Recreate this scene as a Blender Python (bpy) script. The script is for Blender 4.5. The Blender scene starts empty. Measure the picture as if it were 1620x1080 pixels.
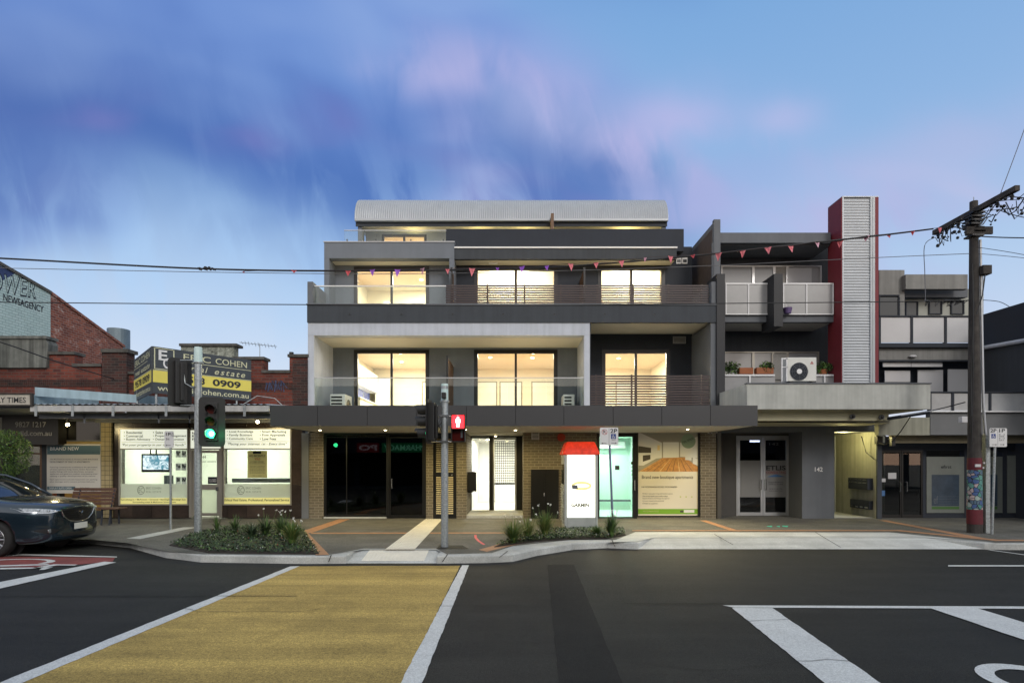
import bpy, bmesh, math, random
from mathutils import Vector, Matrix
random.seed(7)
R = math.radians
S = bpy.context.scene
C = S.collection
# ---------------------------------------------------------------- camera, light, exposure
HC = 1.95; F = 900.0; CX = 810.0; HY = 730.0       # eye height, focal length / principal point of the 1620 px photograph
cam = bpy.data.cameras.new("camera"); camo = bpy.data.objects.new("camera", cam); C.objects.link(camo)
camo.location = (0, 0, HC); camo.rotation_euler = (R(90), 0, 0)
cam.sensor_width = 36; cam.lens = 20; cam.shift_y = (HY - 540) / 1620; cam.clip_start = .05; cam.clip_end = 2000
S.camera = camo
S.view_settings.view_transform = 'Standard'; S.view_settings.look = 'None'
S.view_settings.exposure = .4; S.view_settings.gamma = 1
S.cycles.max_bounces = 8; S.cycles.transparent_max_bounces = 16
S.cycles.sample_clamp_indirect = 4

def lin(c):
    c = c / 255
    return c / 12.92 if c <= .04045 else ((c + .055) / 1.055) ** 2.4
def rgb(r, g, b): return (lin(r), lin(g), lin(b), 1)

W = bpy.data.worlds.new("World"); S.world = W; W.use_nodes = True
nt = W.node_tree; N = nt.nodes; L = nt.links
for n in list(N): N.remove(n)
def nn(t, **k):
    n = N.new(t)
    for a, v in k.items(): setattr(n, a, v)
    return n
wo = nn('ShaderNodeOutputWorld'); bg = nn('ShaderNodeBackground'); L.new(bg.outputs[0], wo.inputs[0])
sky = nn('ShaderNodeTexSky'); sky.sky_type = 'NISHITA'; sky.sun_disc = False
sky.sun_elevation = R(4); sky.sun_rotation = R(155); sky.air_density = 1.4; sky.dust_density = .6; sky.ozone_density = 3
tc = nn('ShaderNodeTexCoord'); sep = nn('ShaderNodeSeparateXYZ'); L.new(tc.outputs['Generated'], sep.inputs[0])
def math_(op, a, b=None, c=None, clamp=False):
    m = nn('ShaderNodeMath', operation=op); m.use_clamp = clamp
    for i, v in enumerate((a, b, c)):
        if v is None: continue
        if isinstance(v, (int, float)): m.inputs[i].default_value = v
        else: L.new(v, m.inputs[i])
    return m.outputs[0]
def ramp(fac, stops, interp='LINEAR'):
    r = nn('ShaderNodeValToRGB'); cr = r.color_ramp; cr.interpolation = interp
    while len(cr.elements) < len(stops): cr.elements.new(.5)
    for e, (p, c) in zip(cr.elements, stops): e.position = p; e.color = c if len(c) == 4 else (*c, 1)
    L.new(fac, r.inputs[0]); return r.outputs[0]
def mixc(f, a, b, mode='MIX'):
    m = nn('ShaderNodeMix', data_type='RGBA', blend_type=mode)
    if isinstance(f, (int, float)): m.inputs[0].default_value = f
    else: L.new(f, m.inputs[0])
    for i, v in ((6, a), (7, b)):
        if isinstance(v, tuple): m.inputs[i].default_value = v
        else: L.new(v, m.inputs[i])
    return m.outputs[2]
X_, Y_, Z_ = sep.outputs
def comb(x, y, z):
    c = nn('ShaderNodeCombineXYZ')
    for i, v in enumerate((x, y, z)):
        if isinstance(v, (int, float)): c.inputs[i].default_value = v
        else: L.new(v, c.inputs[i])
    return c.outputs[0]
def noise(vec, scale, detail=4, rough=.5, dist=0.):
    n = nn('ShaderNodeTexNoise'); n.inputs['Scale'].default_value = scale; n.inputs['Detail'].default_value = detail
    n.inputs['Roughness'].default_value = rough; n.inputs['Distortion'].default_value = dist
    L.new(vec, n.inputs['Vector']); return n.outputs[0]
# clear dusk sky by height, then wind-drawn cloud banks mixed over it
base = ramp(Z_, [(0, rgb(196, 202, 220)), (.16, rgb(186, 198, 222)), (.27, rgb(166, 188, 218)), (.4, rgb(138, 170, 210)), (.62, rgb(112, 154, 202)), (1, rgb(96, 140, 196))])
# sky plane coordinates: U across, V up, as slopes from the eye
yy = math_('MAXIMUM', math_('ABSOLUTE', Y_), .12)
U = math_('DIVIDE', X_, yy); V = math_('DIVIDE', Z_, yy)
U = math_('MAXIMUM', math_('MINIMUM', U, 3), -3); V = math_('MINIMUM', V, 3)
def add(*a):
    o = a[0]
    for q in a[1:]: o = math_('ADD', o, q)
    return o
def mul(a, b): return math_('MULTIPLY', a, b)
def smooth(x, lo, hi): return ramp(mul(math_('SUBTRACT', x, lo), 1 / (hi - lo)), [(0, (0, 0, 0)), (1, (1, 1, 1))], 'EASE')
def bell(x, c, w): 
    d = math_('SUBTRACT', x, c) if not isinstance(c, float) else math_('SUBTRACT', x, c)
    return math_('POWER', 2.718, mul(mul(mul(d, d), -1), 1 / (w * w)))
def uvn(su, sv, ou, scale, detail=3, rough=.5, dist=.3, tilt=0.):
    return noise(comb(add(mul(U, su), ou), add(mul(V, sv), mul(U, tilt)), ou * 1.7), scale, detail, rough, dist)
nA = uvn(1.2, 2.0, 3.1, 1.5, 1.5, .4, .2, .5); nB = uvn(1.5, 2.6, 9.2, 2.0, 2.2, .4, .3, .5); nC = uvn(1.6, 3.4, 5.0, 1.9, 2.5, .4, .2, .6); nD = uvn(3.0, 1.1, 2.0, 1.9, 2.5, .45, .3, 1.2)
nE = uvn(5, 2.4, 1.0, 2.3, 4, .55, .7, 3.2); nEc = mul(math_('SUBTRACT', nE, .5), .09)
nAc = mul(math_('SUBTRACT', nA, .5), 1.0); nBc = mul(math_('SUBTRACT', nB, .5), .5); nDc = mul(math_('SUBTRACT', nD, .5), .35)
# cloud bank over the left and centre, its underside low at the left and rising to the right
edge = add(V, mul(U, -.18), nAc, nBc, nDc, nEc)
left = math_('SUBTRACT', 1, smooth(add(U, mul(V, -.28), nAc), -.28, .22))
bank = mul(smooth(edge, .36, .62), left)
band = mul(bell(add(V, mul(U, .16), mul(nAc, .45), mul(nBc, .5), nEc), .44, .155), math_('SUBTRACT', 1, smooth(add(U, nAc), .0, .34)))
body = ramp(nB, [(.34, rgb(84, 112, 182)), (.5, rgb(102, 130, 194)), (.68, rgb(124, 148, 202))])
c1 = mixc(mul(bank, .85), base, body)
c1 = mixc(mul(band, .88), c1, rgb(52, 86, 160))
corner = mul(bell(V, .62, .22), bell(U, -1.0, .45)); c1 = mixc(mul(corner, .55), c1, rgb(62, 78, 146))
# rosy smears: one along the top of the dark band, loose ones over the clear right side
pm = smooth(nC, .46, .68)
rose1 = mul(mul(bell(add(V, mul(U, .22), nBc), .475, .06), math_('SUBTRACT', 1, smooth(U, .1, .5))), pm)
c2 = mixc(mul(rose1, .7), c1, rgb(104, 98, 166))
rose2 = mul(bell(add(V, mul(U, .30), mul(nAc, .6), nBc), .62, .12), mul(smooth(add(U, nBc), -.35, 0.), smooth(nB, .38, .62)))
rose2 = mul(rose2, smooth(add(nD, mul(nE, .6)), .62, .95)); c2 = mixc(mul(rose2, .85), c2, rgb(168, 164, 206))
rose3 = mul(mul(smooth(U, .35, .8), bell(add(V, mul(U, -.35), nAc), .20, .10)), smooth(nC, .36, .6))
c2 = mixc(mul(rose3, .85), c2, rgb(178, 176, 210))
for cu_, cv_, wu, wv, k_, col_ in ((.27, .60, .12, .05, .55, (186, 174, 214)), (.50, .615, .07, .035, .5, (182, 176, 214)), (.80, .57, .20, .05, .5, (170, 172, 208)), (.06, .64, .11, .10, .4, (176, 172, 212)), (.36, .49, .16, .04, .4, (150, 158, 204)), (.62, .50, .14, .035, .35, (172, 176, 212))):
    puff = mul(bell(add(U, mul(nBc, .35)), cu_, wu), bell(add(V, mul(U, -.12), .12 * cu_, mul(nBc, .18), mul(nEc, .3)), cv_, wv))
    c2 = mixc(mul(puff, k_), c2, rgb(*col_))
wisp = mul(mul(smooth(add(mul(nD, .5), mul(nE, .5)), .44, .62), bell(V, .36, .14)), math_('SUBTRACT', 1, smooth(U, -.1, .3)))
c3 = mixc(mul(wisp, .5), c2, rgb(160, 190, 226))
# the afterglow side of the sky, behind the photographer, and a paler zenith
west = ramp(math_('MULTIPLY', Y_, -1), [(.0, (0, 0, 0)), (.45, (1, 1, 1))], 'EASE')
glow = ramp(Z_, [(0, (1.35, 1.15, .98)), (.35, (1.18, 1.12, 1.08)), (1, (.66, .70, .70))])
c3 = mixc(math_('MULTIPLY', west, .85), c3, glow)
zen = ramp(Z_, [(.66, (0, 0, 0)), (.9, (1, 1, 1))], 'EASE')
c3 = mixc(math_('MULTIPLY', zen, .7), c3, (.68, .70, .66, 1))
nis = nn('ShaderNodeVectorMath', operation='SCALE'); L.new(sky.outputs[0], nis.inputs[0]); nis.inputs['Scale'].default_value = .05
c4 = mixc(1.0, c3, nis.outputs[0], 'ADD')
L.new(c4, bg.inputs[0]); bg.inputs[1].default_value = .84

sl = bpy.data.lights.new("sun", 'SUN'); sl.energy = .9; sl.angle = R(14); sl.color = (1, .94, .88)
so = bpy.data.objects.new("sun", sl); C.objects.link(so); so.rotation_euler = (R(62), 0, R(25))

# ---------------------------------------------------------------- materials
MATS = {}
def nodes(name):
    m = bpy.data.materials.new(name); m.use_nodes = True
    t = m.node_tree; b = t.nodes['Principled BSDF']; return m, t, b
def mat(name, col, rough=.7, metal=0., var=.12, scale=3., bump=0., bscale=60., spec=.5, streak=0., coat=0., emit=None, es=0., grain=0., wear=None, lane=0.):
    if name in MATS: return MATS[name]
    m, t, b = nodes(name); n = t.nodes; l = t.links
    if len(col) == 3: col = (*col, 1)
    b.inputs['Roughness'].default_value = rough; b.inputs['Metallic'].default_value = metal
    b.inputs['Specular IOR Level'].default_value = spec; b.inputs['Coat Weight'].default_value = coat
    b.inputs['Base Color'].default_value = col
    if emit: b.inputs['Emission Color'].default_value = (*emit[:3], 1); b.inputs['Emission Strength'].default_value = es
    if var or bump or streak or grain:
        g = n.new('ShaderNodeNewGeometry')
        nz = n.new('ShaderNodeTexNoise'); nz.inputs['Scale'].default_value = scale; nz.inputs['Detail'].default_value = 6; nz.inputs['Roughness'].default_value = .65
        l.new(g.outputs['Position'], nz.inputs['Vector'])
        r = n.new('ShaderNodeValToRGB'); r.color_ramp.elements[0].position = .3; r.color_ramp.elements[1].position = .7
        r.color_ramp.elements[0].color = (*[c * (1 - var) for c in col[:3]], 1); r.color_ramp.elements[1].color = (*[min(1, c * (1 + var)) for c in col[:3]], 1)
        l.new(nz.outputs[0], r.inputs[0]); out = r.outputs[0]
        if streak:
            mp = n.new('ShaderNodeMapping'); mp.inputs['Scale'].default_value = (7, 7, .35); l.new(g.outputs['Position'], mp.inputs[0])
            n2 = n.new('ShaderNodeTexNoise'); n2.inputs['Scale'].default_value = 1; n2.inputs['Detail'].default_value = 5; l.new(mp.outputs[0], n2.inputs['Vector'])
            r2 = n.new('ShaderNodeValToRGB'); r2.color_ramp.elements[0].position = .35; r2.color_ramp.elements[1].position = .62
            r2.color_ramp.elements[0].color = (1 - streak,) * 3 + (1,)
            mx = n.new('ShaderNodeMix'); mx.data_type = 'RGBA'; mx.blend_type = 'MULTIPLY'; mx.inputs[0].default_value = 1
            l.new(n2.outputs[0], r2.inputs[0]); l.new(out, mx.inputs[6]); l.new(r2.outputs[0], mx.inputs[7]); out = mx.outputs[2]
        def mulc(sc, lo, hi, dark, mapping=None, det=3):
            nonlocal out
            q = n.new('ShaderNodeTexNoise'); q.inputs['Scale'].default_value = sc; q.inputs['Detail'].default_value = det; q.inputs['Roughness'].default_value = .7
            if mapping: mp_ = n.new('ShaderNodeMapping'); mp_.inputs['Scale'].default_value = mapping; l.new(g.outputs['Position'], mp_.inputs[0]); l.new(mp_.outputs[0], q.inputs['Vector'])
            else: l.new(g.outputs['Position'], q.inputs['Vector'])
            rr = n.new('ShaderNodeValToRGB'); rr.color_ramp.elements[0].position = lo; rr.color_ramp.elements[1].position = hi
            rr.color_ramp.elements[0].color = (dark,) * 3 + (1,); rr.color_ramp.elements[1].color = (2 - dark,) * 3 + (1,); l.new(q.outputs[0], rr.inputs[0])
            mm = n.new('ShaderNodeMix'); mm.data_type = 'RGBA'; mm.blend_type = 'MULTIPLY'; mm.inputs[0].default_value = 1; l.new(out, mm.inputs[6]); l.new(rr.outputs[0], mm.inputs[7]); out = mm.outputs[2]
        if grain: mulc(75, .38, .62, 1 - grain, det=2); mulc(26, .35, .65, 1 - grain * .5)
        if lane: mulc(1, .35, .65, 1 - lane, (.12, 1.7, 1), 4); mulc(.7, .42, .5, 1 - lane * .35, None, 9)
        if wear:
            q = n.new('ShaderNodeTexNoise'); q.inputs['Scale'].default_value = 13; q.inputs['Detail'].default_value = 9; q.inputs['Roughness'].default_value = .8; l.new(g.outputs['Position'], q.inputs['Vector'])
            rr = n.new('ShaderNodeValToRGB'); rr.color_ramp.elements[0].position = wear[1]; rr.color_ramp.elements[1].position = wear[1] + .05; rr.color_ramp.elements[0].color = (0, 0, 0, 1)
            l.new(q.outputs[0], rr.inputs[0]); mm = n.new('ShaderNodeMix'); mm.data_type = 'RGBA'; l.new(rr.outputs[0], mm.inputs[0]); l.new(out, mm.inputs[6]); mm.inputs[7].default_value = (*wear[0], 1); out = mm.outputs[2]
        l.new(out, b.inputs['Base Color'])
        if bump:
            n3 = n.new('ShaderNodeTexNoise'); n3.inputs['Scale'].default_value = bscale; n3.inputs['Detail'].default_value = 3; l.new(g.outputs['Position'], n3.inputs['Vector'])
            bp = n.new('ShaderNodeBump'); bp.inputs['Strength'].default_value = bump; bp.inputs['Distance'].default_value = .01
            l.new(n3.outputs[0], bp.inputs['Height']); l.new(bp.outputs[0], b.inputs['Normal'])
    MATS[name] = m; return m
def brick(name, c1, c2, mortar, w=.24, h=.076, ms=.01, rough=.85, offset=.5, patch=None, stain=.25):
    m, t, b = nodes(name); n = t.nodes; l = t.links
    g = n.new('ShaderNodeNewGeometry'); s = n.new('ShaderNodeSeparateXYZ'); l.new(g.outputs['Position'], s.inputs[0])
    a = n.new('ShaderNodeMath'); a.operation = 'ADD'; l.new(s.outputs[0], a.inputs[0]); l.new(s.outputs[1], a.inputs[1])
    c = n.new('ShaderNodeCombineXYZ'); l.new(a.outputs[0], c.inputs[0]); l.new(s.outputs[2], c.inputs[1])
    br = n.new('ShaderNodeTexBrick'); l.new(c.outputs[0], br.inputs['Vector'])
    br.offset = offset; br.inputs['Scale'].default_value = 1; br.inputs['Brick Width'].default_value = w; br.inputs['Row Height'].default_value = h + ms
    br.inputs['Mortar Size'].default_value = ms / 2 + .002; br.inputs['Mortar Smooth'].default_value = .2
    br.inputs['Color1'].default_value = (*c1, 1); br.inputs['Color2'].default_value = (*c2, 1); br.inputs['Mortar'].default_value = (*mortar, 1)
    nz = n.new('ShaderNodeTexNoise'); nz.inputs['Scale'].default_value = 1.3; nz.inputs['Detail'].default_value = 8; nz.inputs['Roughness'].default_value = .7; l.new(g.outputs['Position'], nz.inputs['Vector'])
    r = n.new('ShaderNodeValToRGB'); r.color_ramp.elements[0].position = .35; r.color_ramp.elements[1].position = .65
    r.color_ramp.elements[0].color = (1 - stain,) * 3 + (1,); l.new(nz.outputs[0], r.inputs[0])
    mx = n.new('ShaderNodeMix'); mx.data_type = 'RGBA'; mx.blend_type = 'MULTIPLY'; mx.inputs[0].default_value = 1
    l.new(br.outputs[0], mx.inputs[6]); l.new(r.outputs[0], mx.inputs[7]); out = mx.outputs[2]
    if patch:                                                       # efflorescence: white salt blooms with ragged edges
        n4 = n.new('ShaderNodeTexNoise'); n4.inputs['Scale'].default_value = 2.6; n4.inputs['Detail'].default_value = 10; n4.inputs['Roughness'].default_value = .85; l.new(g.outputs['Position'], n4.inputs['Vector'])
        r4 = n.new('ShaderNodeValToRGB'); r4.color_ramp.elements[0].position = patch[1]; r4.color_ramp.elements[1].position = patch[1] + .07
        r4.color_ramp.elements[0].color = (0, 0, 0, 1); r4.color_ramp.elements[1].color = (.8, .8, .8, 1); l.new(n4.outputs[0], r4.inputs[0])
        m4 = n.new('ShaderNodeMix'); m4.data_type = 'RGBA'; l.new(r4.outputs[0], m4.inputs[0]); l.new(out, m4.inputs[6]); m4.inputs[7].default_value = (*patch[0], 1); out = m4.outputs[2]
    l.new(out, b.inputs['Base Color']); b.inputs['Roughness'].default_value = rough
    bp = n.new('ShaderNodeBump'); bp.inputs['Strength'].default_value = .5; bp.inputs['Distance'].default_value = .006; bp.invert = True
    l.new(br.outputs['Fac'], bp.inputs['Height']); l.new(bp.outputs[0], b.inputs['Normal'])
    MATS[name] = m; return m
def glass(name, tint=(.93, .97, .95), ior=1.5, rough=0., mix=1.):
    m = bpy.data.materials.new(name); m.use_nodes = True; t = m.node_tree; n = t.nodes; l = t.links
    for x in list(n): n.remove(x)
    o = n.new('ShaderNodeOutputMaterial'); tr = n.new('ShaderNodeBsdfTransparent'); tr.inputs[0].default_value = (*tint, 1)
    gl = n.new('ShaderNodeBsdfGlossy'); gl.inputs['Roughness'].default_value = rough; fr = n.new('ShaderNodeFresnel'); fr.inputs[0].default_value = ior
    mm = n.new('ShaderNodeMath'); mm.operation = 'MULTIPLY'; mm.inputs[1].default_value = mix; l.new(fr.outputs[0], mm.inputs[0])
    mx = n.new('ShaderNodeMixShader'); l.new(mm.outputs[0], mx.inputs[0]); l.new(tr.outputs[0], mx.inputs[1]); l.new(gl.outputs[0], mx.inputs[2]); l.new(mx.outputs[0], o.inputs[0])
    MATS[name] = m; return m
def frost(name, col, a=.5):
    m = bpy.data.materials.new(name); m.use_nodes = True; t = m.node_tree; n = t.nodes; l = t.links
    for x in list(n): n.remove(x)
    o = n.new('ShaderNodeOutputMaterial'); tr = n.new('ShaderNodeBsdfTransparent'); tl = n.new('ShaderNodeBsdfTranslucent'); df = n.new('ShaderNodeBsdfDiffuse')
    tl.inputs[0].default_value = (*col, 1); df.inputs[0].default_value = (*col, 1)
    m1 = n.new('ShaderNodeMixShader'); m1.inputs[0].default_value = .45; l.new(tl.outputs[0], m1.inputs[1]); l.new(df.outputs[0], m1.inputs[2])
    m2 = n.new('ShaderNodeMixShader'); m2.inputs[0].default_value = a; l.new(tr.outputs[0], m2.inputs[1]); l.new(m1.outputs[0], m2.inputs[2]); l.new(m2.outputs[0], o.inputs[0])
    MATS[name] = m; return m
def emis(name, col, s):
    return mat(name, (.02, .02, .02), .4, var=0, emit=col, es=s)

M = dict(
 asphalt=mat('road asphalt', (.0175, .0175, .0155), .72, spec=.3, var=.2, scale=1.3, bump=1, bscale=110, grain=.55, lane=.22),
 asphalt2=mat('trench asphalt', (.0105, .0105, .0098), .8, spec=.3, var=.25, scale=2, bump=1, bscale=110, grain=.4),
 path=mat('footpath asphalt', (.105, .102, .088), .85, var=.25, scale=1.8, bump=.6, bscale=150, grain=.35, lane=.15),
 conc=mat('kerb concrete', (.42, .43, .41), .8, var=.2, scale=1.6, bump=.35, bscale=90, grain=.15, lane=.12),
 conc2=mat('driveway concrete', (.45, .46, .44), .8, var=.22, scale=.9, bump=.35, bscale=90, grain=.15, lane=.15),
 white=mat('road line white', (.58, .59, .57), .6, var=.08, scale=3, bump=.6, bscale=60, grain=.16, wear=((.06, .06, .06), .66)),
 yellow=mat('ochre road surfacing', (.41, .29, .085), .8, spec=.3, var=.14, scale=.6, bump=1, bscale=90, grain=.32, lane=.24, wear=((.07, .06, .035), .66)),
 redlane=mat('red cycle lane', (.20, .045, .04), .8, var=.25, scale=2, bump=.5),
 band=mat('terracotta pavers', (.36, .19, .10), .8, var=.25, scale=9, bump=.4),
 tact=mat('tactile cream', (.70, .67, .58), .6, var=.1, scale=4),
 mulch=mat('mulch', (.03, .024, .02), .95, var=.5, scale=30, bump=1, bscale=80),
 lgrey=mat('pale render', (.48, .51, .57), .85, var=.07, scale=2, bump=.3, bscale=120, streak=.11),
 mgrey=mat('mid grey render', (.13, .14, .155), .85, var=.06, scale=2, bump=.2, bscale=180, streak=.06),
 portal=mat('grey portal render', (.15, .17, .20), .85, var=.06, scale=2, bump=.2, bscale=180, streak=.05),
 dgrey=mat('dark grey render', (.043, .050, .060), .8, var=.08, scale=2, bump=.25, bscale=120, streak=.14),
 char=mat('charcoal render', (.017, .022, .033), .75, var=.1, scale=2, bump=.2, bscale=180, streak=.06),
 panel=mat('composite fascia panel', (.041, .041, .043), .45, var=.04, scale=1.2),
 black=mat('black powder coat', (.008, .008, .008), .35, var=0),
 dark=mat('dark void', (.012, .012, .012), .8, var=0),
 slat=mat('chocolate slat', (.042, .026, .025), .5, var=.15, scale=4),
 timber=mat('timber slat', (.12, .06, .025), .5, var=.3, scale=8),
 ceil=mat('soffit white', (.55, .52, .44), .8, var=.03),
 cream=mat('interior cream', (.78, .72, .58), .8, var=.02),
 intw=mat('interior white', (.8, .8, .76), .7, var=.02),
 mint=mat('interior mint', (.66, .84, .75), .6, var=.03),
 alum=mat('aluminium', (.52, .53, .54), .35, .7, var=.05),
 steel=mat('polished steel', (.7, .7, .7), .2, .95, var=0),
 galv=mat('galvanised steel', (.36, .39, .40), .45, .6, var=.35, scale=28),
 zinc=mat('zincalume sheet', (.40, .425, .45), .5, .3, var=.06, scale=2),
 wht=mat('white paint', (.72, .72, .72), .5, var=.03),
 glass=glass('clear glass', (.96, .98, .97)), bglass=glass('balustrade glass', (.93, .965, .95), 1.5, 0, 1.1),
 sglass=glass('shopfront glass', (.5, .52, .52), 1.6, .01, .9),
 obs=mat('obscure white glass', (.50, .50, .51), .22, var=.05, scale=.8),
 wood=mat('weathered wood', (.055, .049, .044), .9, var=.35, scale=6, bump=.8, bscale=25, streak=.4),
 txt=mat('lettering dark', (.02, .022, .025), .6, var=0),
 red=mat('maroon render', (.16, .014, .022), .65, var=.08, scale=2),
)
brick('olive brick', (.125, .105, .075), (.165, .14, .10), (.30, .27, .20), stain=.15)
brick('red brick', (.25, .055, .032), (.11, .028, .022), (.14, .09, .075), ms=.016, stain=.45)
brick('clinker brick', (.09, .028, .02), (.03, .018, .016), (.09, .08, .07), ms=.008, stain=.4)
brick('salted brick', (.34, .10, .055), (.17, .045, .03), (.34, .24, .2), ms=.014, patch=((.5, .45, .4), .565), stain=.35)
brick('painted brick', (.46, .60, .57), (.52, .65, .62), (.28, .38, .37), ms=.014, stain=.15)
brick('cream tile', (.36, .30, .16), (.42, .35, .20), (.10, .08, .05), w=.15, h=.14, ms=.012, offset=0, stain=.15)
brick('brown marble tile', (.035, .026, .022), (.07, .05, .04), (.015, .013, .012), w=.6, h=.6, ms=.006, offset=0, rough=.25, stain=.5)

# ---------------------------------------------------------------- mesh helpers
ORG = {}
class MB:
    def __init__(s, T=None): s.v = []; s.f = []; s.mi = []; s.m = 0; s.T = T; s.sm = False
    def add(s, vs, fs):
        o = len(s.v)
        s.v += [(s.T @ Vector(v)) if s.T else Vector(v) for v in vs]
        for f in fs: s.f.append([i + o for i in f]); s.mi.append(s.m)
        return s
    def box(s, x0, x1, y0, y1, z0, z1):
        if x0 > x1: x0, x1 = x1, x0
        if y0 > y1: y0, y1 = y1, y0
        if z0 > z1: z0, z1 = z1, z0
        return s.add([(x, y, z) for x in (x0, x1) for y in (y0, y1) for z in (z0, z1)],
                     [(0, 1, 3, 2), (4, 6, 7, 5), (0, 4, 5, 1), (2, 3, 7, 6), (0, 2, 6, 4), (1, 5, 7, 3)])
    def F(s, x0, y0, x1, y1, D, t=.1):
        "box whose front face stands at distance D and spans these photograph coordinates; it is t deep"
        k = D / F
        return s.box((x0 - CX) * k, (x1 - CX) * k, D, D + t, HC + (HY - y1) * k, HC + (HY - y0) * k)
    def quad(s, *p): return s.add(p, [tuple(range(len(p)))])
    def prism(s, pts, z0, z1):
        n = len(pts); vs = [(x, y, z0) for x, y in pts] + [(x, y, z1) for x, y in pts]
        return s.add(vs, [tuple(range(n))[::-1], tuple(range(n, 2 * n))] + [(i, (i + 1) % n, n + (i + 1) % n, n + i) for i in range(n)])
    def vprism(s, pts, y0, y1):
        "outline given in x,z, from y0 to y1"
        n = len(pts); vs = [(x, y0, z) for x, z in pts] + [(x, y1, z) for x, z in pts]
        return s.add(vs, [tuple(range(n)), tuple(range(n, 2 * n))[::-1]] + [(i, n + i, n + (i + 1) % n, (i + 1) % n) for i in range(n)])
    def sprism(s, pts, x0, x1):
        "outline given in y,z, from x0 to x1"
        n = len(pts); vs = [(x0, y, z) for y, z in pts] + [(x1, y, z) for y, z in pts]
        return s.add(vs, [tuple(range(n)), tuple(range(n, 2 * n))[::-1]] + [(i, n + i, n + (i + 1) % n, (i + 1) % n) for i in range(n)])
    def tube(s, pts, r, n=8, r1=None, cap=True):
        pts = [Vector(p) for p in pts]; m = len(pts); vs = []; fs = []
        for i, p in enumerate(pts):
            d = (pts[min(i + 1, m - 1)] - pts[max(i - 1, 0)]).normalized()
            a = d.cross(Vector((0, 0, 1)) if abs(d.z) < .9 else Vector((1, 0, 0))).normalized(); b = d.cross(a)
            rr = r if r1 is None else r + (r1 - r) * i / (m - 1)
            vs += [p + (a * math.cos(2 * math.pi * k / n) + b * math.sin(2 * math.pi * k / n)) * rr for k in range(n)]
        for i in range(m - 1):
            fs += [(i * n + k, i * n + (k + 1) % n, (i + 1) * n + (k + 1) % n, (i + 1) * n + k) for k in range(n)]
        if cap: fs += [tuple(range(n)), tuple(range((m - 1) * n, m * n))[::-1]]
        return s.add(vs, fs)
    def disc(s, c, r, n=20, t=.02, axis='y'):
        c = Vector(c); d = {'y': Vector((0, t, 0)), 'z': Vector((0, 0, t)), 'x': Vector((t, 0, 0))}[axis]
        return s.tube([c, c + d], r, n)
    def ball(s, c, rx, ry=None, rz=None, n=12, m=8):
        ry = ry or rx; rz = rz or rx; vs = []; fs = []
        for j in range(m + 1):
            t = math.pi * j / m
            for i in range(n):
                p = 2 * math.pi * i / n; vs.append((c[0] + rx * math.sin(t) * math.cos(p), c[1] + ry * math.sin(t) * math.sin(p), c[2] + rz * math.cos(t)))
        for j in range(m):
            for i in range(n): fs.append((j * n + i, j * n + (i + 1) % n, (j + 1) * n + (i + 1) % n, (j + 1) * n + i))
        return s.add(vs, fs)
    def build(s, name, mats, parent=None, smooth=False, bevel=0., label=None, weld=False, auto=None):
        if not isinstance(mats, (list, tuple)): mats = [mats]
        mats = [M.get(m) or MATS[m] if isinstance(m, str) else m for m in mats]
        xs = [v.x for v in s.v]; ys = [v.y for v in s.v]; zs = [v.z for v in s.v]
        o = Vector(((min(xs) + max(xs)) / 2, (min(ys) + max(ys)) / 2, min(zs)))
        me = bpy.data.meshes.new(name); me.from_pydata([tuple(v - o) for v in s.v], [], s.f)
        for m in mats: me.materials.append(m)
        for p, i in zip(me.polygons, s.mi): p.material_index = i; p.use_smooth = smooth
        bm = bmesh.new(); bm.from_mesh(me)
        if weld: bmesh.ops.remove_doubles(bm, verts=bm.verts, dist=1e-4)
        bmesh.ops.recalc_face_normals(bm, faces=bm.faces); bm.to_mesh(me); bm.free()
        if smooth and auto: me.set_sharp_from_angle(angle=R(auto))
        ob = bpy.data.objects.new(name, me); C.objects.link(ob)
        po = Vector((0, 0, 0))
        if parent is not None: ob.parent = parent; po = ORG[parent.name]
        ob.location = o - po; ORG[ob.name] = o
        if bevel:
            b = ob.modifiers.new('bevel', 'BEVEL'); b.width = bevel; b.segments = 2; b.limit_method = 'ANGLE'; b.angle_limit = R(40)
        if label: ob['label'] = label
        return ob
def P(x, y, D): return Vector(((x - CX) / F * D, D, HC + (HY - y) / F * D))
def G(x, y, z=0.):
    D = (HC - z) * F / (y - HY); return ((x - CX) / F * D, D)
def KX(x, D): return (x - CX) / F * D
def KZ(y, D): return HC + (HY - y) / F * D
def thing(name, label, cat, loc, group=None):
    o = bpy.data.objects.new(name, None); C.objects.link(o); o.location = loc; o.empty_display_size = .2
    ORG[o.name] = Vector(loc); o['label'] = label; o['category'] = cat
    if group: o['group'] = group
    return o
def tag(o, label, cat, group=None):
    o['label'] = label; o['category'] = cat
    if group: o['group'] = group
    return o
def struct(o): o['kind'] = 'structure'; return o
def stuff(o, label, cat): tag(o, label, cat); o['kind'] = 'stuff'; return o
def clone(o, parent=None):
    c = o.copy(); C.objects.link(c); c.parent = parent
    for ch in list(o.children): clone(ch, c)
    return c
def place(o, loc, rz=0):
    o.location = loc; o.rotation_euler = (0, 0, rz); return o
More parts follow.
